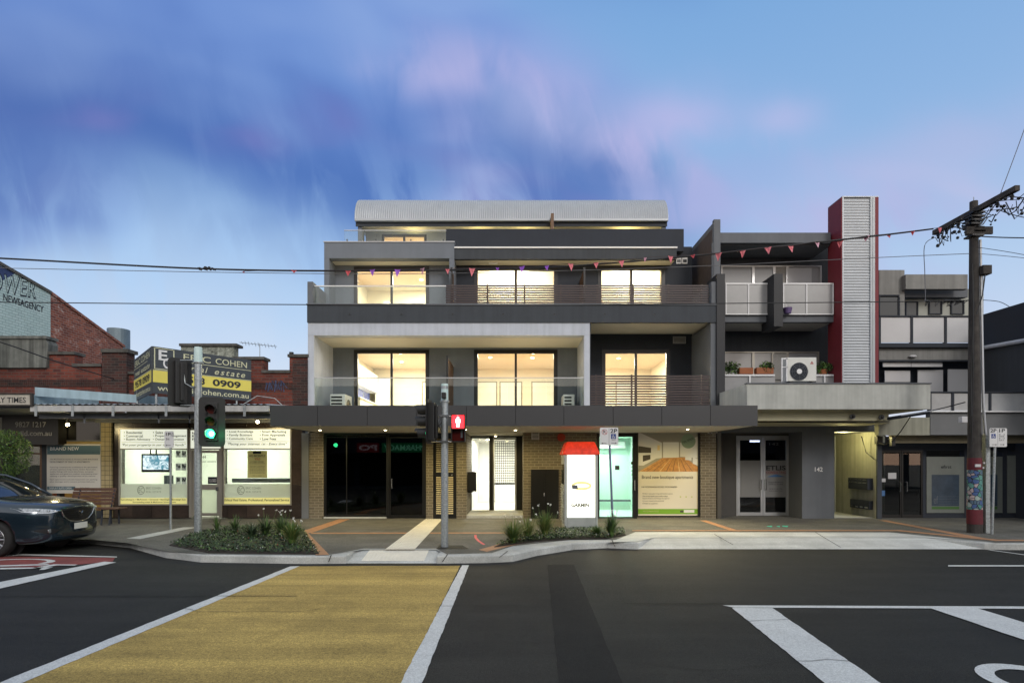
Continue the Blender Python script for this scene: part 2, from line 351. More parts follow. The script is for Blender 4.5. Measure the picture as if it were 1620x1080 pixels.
def text_mb(s, org, uv, vv, w, h, mb=None, bold=0., ext=.004, shear=0., align='fit', space=1., m=0):
    "lettering laid on a plane: org = lower left corner, uv / vv = unit vectors, fitted into w x h"
    cu = bpy.data.curves.new('lettering', 'FONT'); cu.body = s; cu.extrude = 0; cu.offset = bold; cu.shear = shear; cu.space_character = space; cu.resolution_u = 3
    ob = bpy.data.objects.new('lettering', cu); C.objects.link(ob)
    dg = bpy.context.evaluated_depsgraph_get(); me = bpy.data.meshes.new_from_object(ob.evaluated_get(dg))
    bpy.data.objects.remove(ob); bpy.data.curves.remove(cu)
    mb = mb or MB(); mb.m = m
    if not me.vertices: return mb
    xs = [v.co.x for v in me.vertices]; ys = [v.co.y for v in me.vertices]
    x0, x1, y0, y1 = min(xs), max(xs), min(ys), max(ys)
    sx = w / (x1 - x0); sy = h / (y1 - y0)
    org, uv, vv = Vector(org), Vector(uv), Vector(vv); nn_ = uv.cross(vv) * ext
    base = [org + uv * ((v.co.x - x0) * sx) + vv * ((v.co.y - y0) * sy) for v in me.vertices]
    mb.add([b + nn_ for b in base], [tuple(p.vertices) for p in me.polygons])
    bpy.data.meshes.remove(me)
    return mb
def tx(mb, s, x0, y0, x1, y1, D, bold=0., shear=0., m=0, space=1.):
    "front-facing lettering fitted into these photograph coordinates at distance D"
    a = P(x0, y1, D); b = P(x1, y0, D)
    return text_mb(s, a, (1, 0, 0), (0, 0, 1), b.x - a.x, b.z - a.z, mb, bold, .003, shear, m=m, space=space)
def lamp(name, loc, power, col=(1, .82, .5), size=.2, kind='AREA', rot=None, parent=None, spot=None):
    l = bpy.data.lights.new(name, kind); l.energy = power; l.color = col
    if kind == 'AREA': l.shape = 'DISK'; l.size = size
    else: l.shadow_soft_size = size
    if spot: l.spot_size = R(spot); l.spot_blend = .6
    o = bpy.data.objects.new(name, l); C.objects.link(o); o.location = Vector(loc) - (ORG[parent.name] if parent else Vector((0, 0, 0)))
    if rot: o.rotation_euler = rot
    if parent: o.parent = parent
    return o
# ---------------------------------------------------------------- the ground
def sheet(name, pts, z, mat_, t=None):
    mb = MB()
    if t: mb.prism(pts, z - t, z)
    else: mb.add([(x, y, z) for x, y in pts], [tuple(range(len(pts)))])
    return struct(mb.build(name, mat_))
def GP(pts, z): return [G(x, y, z) for x, y in pts]
def jag(pts, step=.12, amp=.008):
    amp *= .45
    "worn, slightly ragged edge for a painted marking"
    out = []
    for i, a in enumerate(pts):
        b = pts[(i + 1) % len(pts)]; a = Vector(a); b = Vector(b); n = max(1, int((b - a).length / step))
        d = (b - a).normalized() if (b - a).length else Vector((1, 0)); nr = Vector((-d.y, d.x))
        for k in range(n):
            p = a + (b - a) * k / n + (nr * random.uniform(-amp, amp) if k else Vector((0, 0))); out.append(tuple(p))
    return out
sheet('ground', [(-300, -300), (300, -300), (300, 300), (-300, 300)], -.02, 'path')
sheet('road', [(-120, -4.2), (120, -4.2), (120, 18), (-120, 18)], 0, 'asphalt')
# raised pavement: kerb slab outline (outer foot of the kerb), then surface sheets on it
outer = [(-60, 13.45), G(-200, 860.5), G(150, 860.5), G(205, 866), G(262, 882), G(318, 889), G(480, 891.5), G(700, 891), G(770, 890), G(811, 888), G(850, 878.6), G(908, 869), G(961, 866.5), G(1089, 868.5), G(1390, 869.5), G(1597, 869.5), G(1900, 869.5), (60, 12.6)]
RA, RB, RY0, RY1 = KX(548, 10.9), KX(690, 10.9), G(600, 891)[1], 11.76      # dropped kerb at the crossing
i_ = outer.index(G(480, 891.5)); outer[i_ + 1:i_ + 1] = [(RA, RY0), (RA, RY1), (RB, RY1), (RB, RY0)]
outer = [p for p in outer if p != G(700, 891)]
CA, CB, CY_, CY1_ = KX(1010, 12.63), KX(1560, 12.63), G(1089, 868.5)[1], 13.45     # dropped kerb at the driveway
j_ = outer.index(G(1089, 868.5)); outer[j_:j_ + 2] = [(CA, CY_), (CA + .5, CY1_), (CB - .7, CY1_), (CB, CY_)]
slab = outer + [(60, 24), (-60, 24)]
def ramp_face(name, pts, m): return struct(MB().add(pts, [tuple(range(len(pts)))]).build(name, m))
ramp_face('kerb_ramp', [(RA - .001, RY0, .006), (RB + .001, RY0, .006), (RB + .001, RY1 + .002, .152), (RA - .001, RY1 + .002, .152)], 'conc2')
ramp_face('crossover', [(CA, CY_, .006), (CB, CY_, .006), (CB - .7, CY1_, .152), (CA + .5, CY1_, .152)], 'conc2')
struct(MB().prism(slab, -.1, .15).build('kerb', 'conc', bevel=.03))
z1 = .154
inner = [(-60, 13.9), G(-200, 853, z1), G(145, 853, z1), G(200, 858, z1), G(262, 871, z1), G(320, 876, z1), G(480, 877.5, z1), G(520, 877, z1), G(575, 867.5, z1), G(690, 867.5, z1), G(707, 876, z1), G(778, 874, z1), G(811, 863, z1), G(900, 853.6, z1), G(975, 853, z1), G(1005, 841, z1), G(1407, 841.5, z1), G(1576, 858, z1), G(1900, 858, z1), (60, 13)]
sheet('pavement', inner + [(60, 23.9), (-60, 23.9)], z1, 'path')
z2 = .158
sheet('crossover', [G(975, 853, z2), G(1005, 841, z2), G(1407, 841.5, z2), G(1576, 858, z2), (CB - .2, CY1_ - .35), (CB - .75, CY1_ + .0), (CA + .55, CY1_ + .0), (CA, CY_ + .1), G(961, 857, z2)], z2, 'conc2')
def strip(name, a, b, w, z, m):
    a = Vector(a); b = Vector(b); d = (b - a).normalized(); n = Vector((-d.y, d.x)) * w / 2
    return sheet(name, [tuple(a + n), tuple(b + n), tuple(b - n), tuple(a - n)], z, m)
strip('paving_band', G(545, 820.6, z2), G(481, 842.5, z2), .36, z2, 'band')
sheet('paving_band', GP([(477, 842.5), (487, 842), (521, 877), (500, 877.5)], .162), .162, 'band')
sheet('paving_band', GP([(492, 842), (800, 841.5), (800, 843.2), (492, 843.7)], z2), z2, 'band')
sheet('paving_band', GP([(1107, 822.7), (1118, 822.7), (1172, 840), (1160, 840)], z2), z2, 'band')
sheet('paving_band', GP([(1000, 839.4), (1420, 839.4), (1576, 855), (1900, 856), (1900, 854), (1580, 853), (1424, 837.8), (1000, 838)], .162), .162, 'band')
sheet('paving_band', GP([(1390, 822.5), (1402, 822.5), (1560, 851), (1540, 851)], z2), z2, 'band')
sheet('paving_band', GP([(770, 872), (812, 862), (850, 855), (840, 850), (800, 857), (757, 869)], z2), z2, 'band')
sheet('paving_band', GP([(200, 851), (290, 833.5), (312, 833.5), (222, 852)], z2), z2, 'conc')
sheet('service_cover', GP([(695, 862), (732, 862), (742, 868), (690, 868)], z2), z2, 'asphalt')
# tactile guiding strip with raised bars
def tactile(name, q, n, z):
    "q = far-left, far-right, near-right, near-left ground points; bars run from far to near"
    mb = MB(); q = [Vector((*p, 0)) for p in q]
    mb.add([(p.x, p.y, z) for p in q], [(0, 1, 2, 3)])
    for i in range(n):
        a, b = (i + .3) / n, (i + .7) / n
        e = [q[0].lerp(q[1], a), q[0].lerp(q[1], b), q[3].lerp(q[2], b), q[3].lerp(q[2], a)]
        mb.prism([(p.x, p.y) for p in e], z, z + .007)
    return struct(mb.build(name, 'tact'))
tactile('tactile_paving', GP([(673, 820.5), (700, 820.5), (656, 868.5), (609, 868.5)], .163), 8, .163)
sheet('kerb_ramp', GP([(520, 877.6), (575, 867.3), (690, 867.3), (707, 876.6), (690, 868.6), (575, 868.6)], .1565), .1565, 'conc2')
mb = MB(); n = 16; rz = lambda y: .006 + (y - RY0) / (RY1 - RY0) * .146
wx0, wx1, wy0, wy1 = RA + .25, RB - .25, RY0 + .12, RY1 - .02
mb.add([(wx0, wy0, rz(wy0) + .004), (wx1, wy0, rz(wy0) + .004), (wx1, wy1, rz(wy1) + .004), (wx0, wy1, rz(wy1) + .004)], [(0, 1, 2, 3)])
for i in range(n):
    a, b = wx0 + (wx1 - wx0) * (i + .3) / n, wx0 + (wx1 - wx0) * (i + .7) / n
    mb.add([(x, y, rz(y) + h) for x in (a, b) for y in (wy0 + .03, wy1 - .03) for h in (.004, .011)], [(0, 1, 3, 2), (4, 6, 7, 5), (0, 4, 5, 1), (2, 3, 7, 6), (1, 5, 7, 3)])
struct(mb.build('tactile_paving', 'tact'))
# pink survey mark and teal spray marks
mk = mat('pink spray paint', (.65, .08, .10), .7, var=.2, scale=20)
pts = [G(752, 845.5, z2), G(752.5, 850, z2), G(757, 855, z2), G(766, 861, z2)]
for a, b in zip(pts, pts[1:]): strip('survey_mark', a, b, .06, .1585, mk)
mk2 = mat('teal spray paint', (.05, .42, .32), .7, var=.3, scale=20)
for a, b in ((1213, 1222), (1228, 1234), (1237, 1247)): sheet('survey_mark', jag(GP([(a, 830 + (a % 5) * .5), (b, 831), (b - 1, 833.5), (a + 1, 832.5)], z2), .05, .02), .1584, mk2)
# kerb joints
for x0, y0, x1, y1 in ((790, 882, 803, 872), (973, 865, 968, 854), (1160, 862, 1130, 845), (520, 889, 524, 878), (1330, 866, 1290, 842), (700, 889, 708, 877)):
    a, b = G(x0, y0, .15), G(x1, y1, .15); strip('kerb_joint', a, b, .018, .1605, 'asphalt2')
# road surfaces and markings
z3 = .004
def ext(p, q, y1):  # carry a painted edge on towards the viewer to distance y1
    p, q = Vector(G(*p)), Vector(G(*q)); t = (y1 - p.y) / (q.y - p.y); return tuple(p + (q - p) * t)
yl = (470, 895.5); yr = (728, 894.5)
ydl = ext(yl, (32, 1080), 1.2); ydr = ext(yr, (636, 1080), 1.2)
sheet('crossing_surface', jag([G(*yl), G(*yr), ydr, ydl], .2, .01), z3, 'yellow')
z4 = .008
def line(a0, a1, b0, b1, name='road_marking', y1=1.2):
    "painted line between a left edge a0>a1 and right edge b0>b1 (photo points on the road)"
    p = [G(*a0), ext(a0, a1, y1), ext(b0, b1, y1), G(*b0)]
    return sheet(name, jag(p, .1, .012), z4, 'white')
line((459, 896), (0, 1080), (474, 895.5), (36, 1080))
line((731, 894), (634, 1080), (742, 894), (668, 1080))
sheet('road_marking', jag(GP([(165, 888.3), (184, 889.5), (-160, 967), (-260, 972)], 0), .15, .01), z4, 'white')
sheet('road_marking', jag(GP([(-300, 874.5), (30, 876), (185, 880.3), (185, 881.6), (30, 878.5), (0, 881), (-300, 881)], 0), .2, .008), z4, 'white')
sheet('cycle_lane', GP([(-600, 880), (0, 879.6), (182, 882), (178, 888), (120, 893), (60, 897), (-600, 897)], 0), z3, 'redlane')
# right parking bay lines
sheet('road_marking', jag(GP([(1143, 957.6), (1900, 960.5), (1900, 964.3), (1161, 961.2)], 0), .25, .006), z4, 'white')
line((1158, 961.6), (1304, 1080), (1222, 961.8), (1392, 1080), y1=3)
sheet('road_marking', jag(GP([(1472, 962.6), (1546, 962.8), (1720, 1016), (1700, 1034), (1620, 1013)], 0), .12, .012), .012, 'white')
sheet('road_marking', jag(GP([(1500, 894), (1800, 894), (1800, 896), (1500, 896)], 0), .25, .006), z4, 'white')
sheet('road_marking', jag(GP([(1562, 869.8), (1567, 869.8), (1680, 885), (1672, 885)], 0), .25, .006), z4, 'white')
# part of a painted numeral at the lower right, and the painted cycle symbol at the left
def arc(cx, cy, ro, ri, a0, a1, sx=1., sy=1., n=24):
    o = [(cx + ro * sx * math.cos(a), cy + ro * sy * math.sin(a)) for a in [R(a0 + (a1 - a0) * i / n) for i in range(n + 1)]]
    i_ = [(cx + ri * sx * math.cos(a), cy + ri * sy * math.sin(a)) for a in [R(a0 + (a1 - a0) * i / n) for i in range(n + 1)]]
    return o + i_[::-1]
c = G(1640, 1078)
sheet('road_marking', arc(c[0], c[1], .42, .28, 20, 260, 1, 1.05), z4, 'white')
c = G(18, 889.5)
sheet('road_marking', arc(c[0], c[1], .72, .58, -20, 200, 1.1, .55), z4, 'white')
c = G(-70, 889.5)
sheet('road_marking', arc(c[0], c[1], .6, .48, 0, 355, 1.1, .6), z4, 'white')
for p in ([(0, 894.5), (75, 892.5), (80, 894), (0, 896.5)], [(50, 899), (85, 893), (123, 893.3), (118, 894.8), (90, 894.5), (62, 899.6)], [(0, 898.5), (84, 897.5), (70, 901.6), (62, 901.8), (66, 899.4), (0, 901)]):
    sheet('road_marking', jag(GP(p, 0), .1, .01), .012, 'white')
# trench patch and asphalt seams
sheet('trench_patch', jag(GP([(866, 893), (908, 893), (985, 1080), (884, 1080)], 0), .2, .012), z3, 'asphalt2')
for p in ([(0, 943), (470, 943), (470, 943.5), (0, 943.5)], [(690, 959), (866, 958.6), (866, 959), (690, 959.4)], [(985, 955), (1145, 955), (1145, 955.5), (985, 955.5)]):
    sheet('road_seam', jag(GP(p, 0), .2, .01), .0125, 'asphalt2')
random.seed(31)                                  # hairline cracks wandering over the road
for x, y, n, hd in ((250, 960, 16, .3), (1050, 1000, 16, .25), (1250, 930, 12, .15), (960, 940, 9, 1.5), (1000, 1050, 14, .1)):
    p = Vector(G(x, y)); L_ = [p]; a = hd
    for i in range(n): a += random.uniform(-.5, .5) - (a - hd) * .3; p = p + Vector((math.cos(a), math.sin(a))) * random.uniform(.08, .22); L_.append(p)
    nn2 = [Vector((0, 1)) if abs(math.cos(hd)) > .5 else Vector((1, 0))][0]
    up = [tuple(q + nn2 * random.uniform(.002, .007)) for q in L_]; dn = [tuple(q - nn2 * random.uniform(.002, .006)) for q in L_]
    MBc = MB(); k_ = len(L_); MBc.add([(u_[0], u_[1], .014) for u_ in up] + [(u_[0], u_[1], .014) for u_ in dn], [(i, i + 1, k_ + i + 1, k_ + i) for i in range(k_ - 1)]); struct(MBc.build('road_crack', 'dark'))
# planting beds
bed1 = GP([(268, 862), (300, 846), (360, 834), (470, 832), (482, 842), (505, 876), (330, 874)], .16)
bed2 = GP([(782, 865), (820, 848), (880, 838), (985, 838), (990, 846), (960, 852), (900, 853), (850, 856)], .16)
sheet('planting_bed', bed1, .17, 'mulch', .02); sheet('planting_bed', bed2, .17, 'mulch', .02)
def inside(p, poly):
    x, y = p; c = False; j = len(poly) - 1
    for i in range(len(poly)):
        xi, yi = poly[i]; xj, yj = poly[j]
        if (yi > y) != (yj > y) and x < (xj - xi) * (y - yi) / (yj - yi) + xi: c = not c
        j = i
    return c
leafg = [mat('leaf mid', (.075, .14, .03), .6, var=.35, scale=12), mat('leaf deep', (.022, .045, .016), .6, var=.3, scale=12), mat('leaf straw', (.17, .19, .05), .6, var=.3, scale=12), mat('tiny white flower', (.75, .75, .7), .6, var=0), mat('flower red', (.4, .03, .03), .6, var=0)]
def cover(name, poly, n, label, white, h=.12):
    mb = MB(); xs = [p[0] for p in poly]; ys = [p[1] for p in poly]
    k = 0
    while k < n:
        p = (random.uniform(min(xs), max(xs)), random.uniform(min(ys), max(ys)))
        if not inside(p, poly): continue
        k += 1; a = random.uniform(0, 6.28); hh = random.uniform(.2, 1) * h; s_ = random.uniform(.02, .045)
        q = random.random(); mb.m = 3 if q < white else 4 if q < white * 1.08 else random.choice((0, 1, 1, 1, 1))
        if mb.m >= 3: s_ = .011; hh = h * random.uniform(.6, 1.1)
        c_, s2 = math.cos(a) * s_, math.sin(a) * s_; z = .17 + hh; t = random.uniform(-.02, .03)
        mb.add([(p[0] - c_, p[1] - s2, z - t), (p[0] + s2 * .5, p[1] - c_ * .5, z), (p[0] + c_, p[1] + s2, z + t), (p[0] - s2 * .5, p[1] + c_ * .5, z)], [(0, 1, 2, 3)])
    return stuff(mb.build(name, leafg), label, 'ground cover')
cover('ground_cover', bed1, 7500, 'low ground cover dotted with white flowers in the left planting bed', .03, .075)
cover('ground_cover', bed2, 5000, 'sparse ground cover dotted with white flowers around the payphone booth', .05, .09)
def tuft(loc, n, h, sp, label, flowers=0, cols=(0, 1, 2)):
    mb = MB(); hd = MB()
    for i in range(n):
        a = random.uniform(0, 6.28); b = random.uniform(.1, 1) ** .8; hh = h * random.uniform(.55, 1.05)
        r0 = random.uniform(0, .12) * sp; dx, dy = math.cos(a), math.sin(a); w = random.uniform(.009, .017)
        pv = []
        for t in (0, .35, .7, 1):
            rr = r0 + sp * b * (t ** 1.7); z = hh * (t - .35 * b * t * t)
            ww = w * (1 - t * .85); pv += [(loc[0] + dx * rr - dy * ww, loc[1] + dy * rr + dx * ww, .17 + z), (loc[0] + dx * rr + dy * ww, loc[1] + dy * rr - dx * ww, .17 + z)]
        mb.m = random.choice(cols); mb.add(pv, [(0, 1, 3, 2), (2, 3, 5, 4), (4, 5, 7, 6)])
    o = thing('grass_tuft', label, 'plant', (loc[0], loc[1], .17), 'strappy plants in the street beds')
    mb.build('foliage', leafg[:3], o)
    for i in range(flowers):
        a = random.uniform(0, 6.28); r = random.uniform(.05, .8) * sp; z = .17 + h * random.uniform(.8, 1.15)
        x, y = loc[0] + math.cos(a) * r, loc[1] + math.sin(a) * r
        m2 = MB(); m2.m = 0; m2.tube([(loc[0] + math.cos(a) * r * .3, loc[1] + math.sin(a) * r * .3, .17), (x, y, z)], .003, 4); m2.m = 1
        for k in range(7): m2.ball((x + random.uniform(-.02, .02), y + random.uniform(-.02, .02), z + random.uniform(-.02, .02)), .009, n=5, m=4)
        m2.build('flower_head', [leafg[0], leafg[3]], o)
    return o
for (x, y, n, h, sp, lb, fl, cl) in (
  (462, 862, 260, .62, .34, 'tall bright green grass tuft at the right end of the left bed', 3, (0, 0, 2)),
  (446, 849, 180, .6, .32, 'white flowered grass tuft behind the tall one in the left bed', 5, (0, 1)),
  (420, 846, 150, .55, .4, 'dark strappy clump in the middle of the left bed', 3, (1, 1, 0)),
  (398, 850, 110, .45, .38, 'low dark clump left of the middle of the left bed', 0, (1, 1)),
  (372, 842, 60, .5, .34, 'sparse upright clump near the shop door in the left bed', 0, (1, 0)),
  (343, 842, 50, .55, .2, 'thin spiky plant next to the left traffic light pole', 0, (1, 0)),
  (812, 858, 300, .55, .42, 'wide grass tuft at the left tip of the payphone bed', 4, (0, 0, 2)),
  (834, 852, 220, .55, .38, 'yellow green grass tuft second from the left tip of the payphone bed', 3, (0, 2, 2)),
  (862, 848, 260, .68, .40, 'tall grass tuft in front of the black meter cabinet', 5, (0, 0, 2)),
  (944, 847, 160, .3, .34, 'small green tuft against the right foot of the payphone', 0, (0, 0)),
  (967, 849, 230, .62, .30, 'dark grass tuft at the foot of the leaning parking sign', 5, (1, 0))):
    g = G(x, y, .17); tuft(g, n, h, sp, lb, fl, cl)
# ---------------------------------------------------------------- the new apartment building
B = thing('apartment_building', 'four storey grey apartment building with barrel roof, lit balconies and a long dark awning', 'building', (0, 20, .15))
D0, DW, DP = 18.0, 19.9, 19.25
XL, XR = -6.46, 6.5
Z1, Z2, Z3 = 3.35, 6.85, 9.4            # floor levels
def bx(name, m, *boxes, parent=B, bevel=0., label=None):
    mb = MB()
    for b in boxes: mb.box(*b)
    return mb.build(name, m, parent, bevel=bevel, label=label)
# ground floor brickwork
mb = MB()
for a, b in ((489, 512), (674, 685), (722, 738), (828, 944), (1107, 1133)): MB().F(a, 683, b, 820, D0, .3).build('brick_wall', 'olive brick', B)
mb.box(KX(1008, D0), KX(1107, D0), D0 + .02, D0 + .3, .15, KZ(817, D0))
mb.build('brick_sill', 'olive brick', B)
MB().box(KX(738, D0) - .1, KX(738, D0), D0 + .3, 20, .15, 2.85).build('brick_wall', 'olive brick', B); MB().box(KX(828, D0), KX(828, D0) + .1, D0 + .3, 20, .15, 2.85).build('brick_wall', 'olive brick', B)
bx('return_wall', 'mgrey', (KX(478, D0), KX(489, D0), D0 - .05, D0 + 3, .15, 2.85))
bx('entry_step', 'conc', (KX(738, D0), KX(828, D0), D0 + .02, 20, .158, .25))
# awning: dark cassette panels round a steel frame, boarded soffit, downlights
DC = 14.46; cx0, cx1 = -6.16, 6.25; cz0, cz1 = 2.87, 3.38
bx('awning_core', 'ceil', (cx0 + .03, cx1 - .03, DC + .03, D0 - .05, cz0, cz1 - .02))
mb = MB(); js = [427, 502, 581, 659, 738, 815.5, 892, 970, 1047, 1124, 1199]
for a, b in zip(js, js[1:]): mb.box(KX(a, DC) + .005, KX(b, DC) - .005, DC, DC + .025, cz0 - .012, cz1)
for x in (cx0, cx1 - .025):
    for i in range(3): mb.box(x, x + .025, DC + .03 + i * 1.17, DC + .03 + (i + 1) * 1.17 - .01, cz0 - .012, cz1)
mb.build('awning_fascia', 'panel', B, bevel=.002)
bx('awning_back', 'black', (cx0 + .028, cx1 - .028, DC + .026, DC + .029, cz0, cz1 - .01))
dl = mat('downlight lens', (.9, .8, .5), .4, var=0, emit=(1, .86, .5), es=25)
def downlight(x, y, z, p, par=B, r=.032, col=(1, .80, .36), drop=.03):
    o = MB().disc((x, y, z - .006), r, 16, .012, 'z').build('downlight', dl, par)
    if p: lamp('downlight_bulb', (x, y, z - drop), p, col, .03, 'SPOT', parent=par, spot=172)
for x, y, p in ((-5.6, 16.6, 10), (-3.7, 16.6, 9), (-1.35, 16.4, 13), (.1, 16.6, 9), (2.6, 16.6, 9), (5.0, 16.2, 12)): downlight(x, y, cz0 - .002, p * 8)
downlight(-.55, 19.0, 2.8, 40)
def soffit_fill(x, y, z, p, par=B):  # added lamp, out of view on the balcony floor, makes the soffit glow
    MB().tube([(x, y, z), (x, y, z + .06)], .06, 16).build('soffit_fill_housing', 'black', par); lamp('soffit_fill_lamp', (x, y, z + .09), p, (1, .76, .34), .06, 'SPOT', rot=(R(180), 0, 0), parent=par, spot=140)
# slabs
bx('floor_slab', 'ceil', (XL, XR, D0, 27, 2.86, Z1 - .03))
mb = MB().box(XL, XR, D0, 27, 6.42, Z2 - .02); mb.box(XL + .2, 2.3, D0 + .3, DW + .3, 5.93, 6.43)
mb.build('floor_slab', 'ceil', B)
bx('balcony_fascia', 'dgrey', (XL - .003, XR + .003, D0 - .06, D0 + .1, 6.34, Z2 + .03)); 
bx('ledge', 'mgrey', (XL - .02, XR + .02, D0 - .09, D0 + .12, Z2 + .031, Z2 + .075))
# weep holes along the fascia
for x in (553, 635, 716, 796, 877, 957, 1036): MB().disc(P(x, 497, D0 - .075), .028, 10, .02).build('drain_spout', 'black', B)
# level one pale portal
mb = MB().box(XL + .008, KX(933, D0), D0 - .02, D0 + .3, 5.94, 6.338)
mb.box(XL + .008, KX(497, D0), D0 - .02, DW, cz1, 5.935); mb.box(KX(924, D0), KX(933, D0), D0 - .02, DW, cz1, 5.935)
mb.build('portal_frame', 'lgrey', B)
bx('fin_wall', 'mgrey', (KX(1124, D0), XR, D0 - .02, DW, cz1, 6.335))
# upper fins either side of the level two terrace
for x0, x1 in ((XL, XL + .17), (XR - .2, XR)): bx('parapet_fin', 'mgrey', (x0, x1, D0 - .04, DW + .1, Z2 + .08, 7.63))
# recessed walls with window openings
WIN1 = [(560, 679), (750, 882), (952, 1060)]
def wallrow(name, m, x0, x1, D, z0, z1, wins, zt, par=B, t=.2, zb=None):
    mb = MB(); xs = [x0]
    for a, b in wins: xs += [a, b]
    xs.append(x1)
    for a, b in zip(xs[::2], xs[1::2]): mb.box(a, b, D, D + t, z0, z1)
    for a, b in wins:
        mb.box(a, b, D, D + t, zt, z1)
        if zb: mb.box(a, b, D, D + t, z0, zb)
    return mb.build(name, m, par)
W1 = [(KX(a, DW), KX(b, DW)) for a, b in WIN1]
wallrow('balcony_wall', 'portal', XL + .2, 2.3, DW, Z1 - .02, 5.93, W1[:2], 5.86)
wallrow('balcony_wall', 'char', 2.47, 6.3, DW, Z1 - .02, 6.41, W1[2:], 5.86)
bx('bay_cheek', 'dgrey', (2.462, 2.5, D0 + .05, DW, cz1, 6.41))
bx('balcony_floor', 'conc', (XL + .02, XR - .02, D0 + .02, DW, Z1 - .028, Z1 + .01))
Z2f = Z2 + .02
W2 = [(KX(560, DW), KX(679, DW)), (KX(750, DW), KX(882, DW)), (KX(946, DW), KX(1052, DW))]
wallrow('terrace_wall', 'portal', -6.34, -2.1, DW, Z2f, 8.8, W2[:1], 8.76)
wallrow('terrace_wall', 'char', -2.1, 6.3, DW, Z2f, 9.4, W2[1:], 8.76)
bx('terrace_floor', 'conc', (XL + .18, XR - .21, D0 + .13, DW, Z2 - .018, Z2f - .002))
# window units: frame with two leaves and a pane
def window(x0, x1, z0, z1, y, par=B, fr='black', split=(.5,), w=.09, pane='glass', sill=.05, name='window', side=None):
    mb = MB(); s_ = side or w
    mb.box(x0, x0 + s_, y - .02, y + .08, z0, z1).box(x1 - s_, x1, y - .02, y + .08, z0, z1)
    mb.box(x0 + s_, x1 - s_, y - .02, y + .08, z1 - w, z1).box(x0 + s_, x1 - s_, y - .02, y + .08, z0, z0 + sill)
    for s in split:
        xm = x0 + (x1 - x0) * s; mb.box(xm - .04, xm + .04, y - .01, y + .07, z0 + sill, z1 - w)
    o = mb.build(name, fr, par)
    MB().box(x0 + s_, x1 - s_, y + .03, y + .04, z0 + sill, z1 - w).build('pane', pane, o)
    return o
for a, b in W1: window(a, b, Z1, 5.86, DW, w=.13, side=.13)
for (a, b), zt in zip(W2, (8.76,) * 3): window(a, b, Z2f, zt, DW, w=.12, side=.12)
# rooms behind the balcony windows
def room(x0, x1, y0, y1, z0, z1, m='cream', floor='wood floor', par=B, lights=(), col=(1, .93, .76), name='interior_lining'):
    mb = MB().box(x0 - .05, x0, y0, y1, z0, z1).box(x1, x1 + .05, y0, y1, z0, z1).box(x0 - .05, x1 + .05, y1, y1 + .05, z0, z1)
    mb.box(x0, x1, y0, y1, z1 - .03, z1)
    mb.m = 1; mb.box(x0, x1, y0, y1, z0, z0 + .02)
    o = mb.build(name, [m, floor], par)
    for lx, ly, p in lights:
        MB().disc((lx, ly, z1 - .045), .06, 16, .012, 'z').build('downlight', dl, par)
        lamp('downlight_bulb', (lx, ly, z1 - .08), p * 2.5, col, .08, 'AREA', parent=par)
    return o
mat('wood floor', (.30, .17, .08), .45, var=.3, scale=5)
room(-6.1, -2.5, DW + .2, 25, Z1, 6.05, lights=((-4.2, 21.4, 50), (-4.5, 23.2, 45), (-3.2, 22.3, 38)))
room(-1.7, 2.1, DW + .2, 25, Z1, 6.05, lights=((-.9, 21.2, 38), (-.85, 22.2, 34), (.8, 21.4, 38), (.8, 22.3, 34)))
room(2.8, 6.1, DW + .2, 25, Z1, 6.05, lights=((4.7, 21.3, 55), (4.2, 22.4, 45), (3.7, 23.4, 40)))
room(-6.1, -2.4, DW + .2, 24, Z2, 9.2, lights=((-4.2, 21.3, 80), (-3.6, 22.6, 50)))
room(-1.7, 2.1, DW + .2, 24, Z2, 9.2, lights=((0, 20.9, 110),))
room(2.7, 6.1, DW + .2, 24, Z2, 9.2, lights=((4.2, 20.9, 110),))
# kitchen and doors seen through the glass
kc = mat('kitchen white laminate', (.78, .76, .7), .3, var=0); kb = mat('blue splashback', (.16, .2, .55), .2, var=0); shad = mat('joinery shadow gap', (.25, .22, .17), .6, var=0)
k = thing('kitchen_cabinet', 'white kitchen with blue splashback inside the left level one window', 'kitchen', (-5.6, 22.3, Z1 + .02))
mb = MB().box(-6.08, -5.5, 20.6, 24.2, Z1 + .02, Z1 + .9); mb.m = 1; mb.box(-6.1 + .02, -6.05, 20.6, 24.2, Z1 + .95, Z1 + 1.5); mb.m = 0; mb.box(-6.08, -5.46, 20.5, 24.25, Z1 + .9, Z1 + .94)
mb.build('base_cupboard', [kc, kb], k)
mb = MB().box(-6.08, -5.72, 20.8, 24.2, Z1 + 1.5, Z1 + 2.25); mb.m = 1
for i in range(6): mb.box(-5.722, -5.717, 20.8 + i * .57, 20.81 + i * .57, Z1 + 1.5, Z1 + 2.25)
mb.build('wall_cupboard', [kc, shad], k)
MB().box(-5.85, -5.25, 24.3, 24.95, Z1 + .02, Z1 + 2.2).build('pantry', kc, k, bevel=.01)
MB().tube([(-5.65, 21.6, Z1 + .94), (-5.65, 21.6, Z1 + 1.2), (-5.55, 21.6, Z1 + 1.26), (-5.47, 21.6, Z1 + 1.2)], .014).build('tap', 'steel', k)
def indoor_door(x, y, z, w=.8, h=2.05, par=B):
    mb = MB(); mb.m = 1; mb.box(x - .05, x + w + .05, y - .02, y + .01, z, z + h + .05); mb.m = 0
    mb.box(x, x + w, y - .04, y - .02, z, z + h)
    for zz in (.15, 1.15): mb.box(x + .12, x + w - .12, y - .046, y - .04, z + zz, z + zz + .8)
    o = mb.build('interior_door', [kc, shad], par); MB().tube([(x + w - .1, y - .05, z + 1), (x + w - .1, y - .1, z + 1), (x + w - .2, y - .1, z + 1)], .012).build('handle', 'steel', o)
indoor_door(-3.9, 24.99, Z1 + .02); indoor_door(-1.5, 24.99, Z1 + .02); indoor_door(.9, 24.99, Z1 + .02, 1.0)
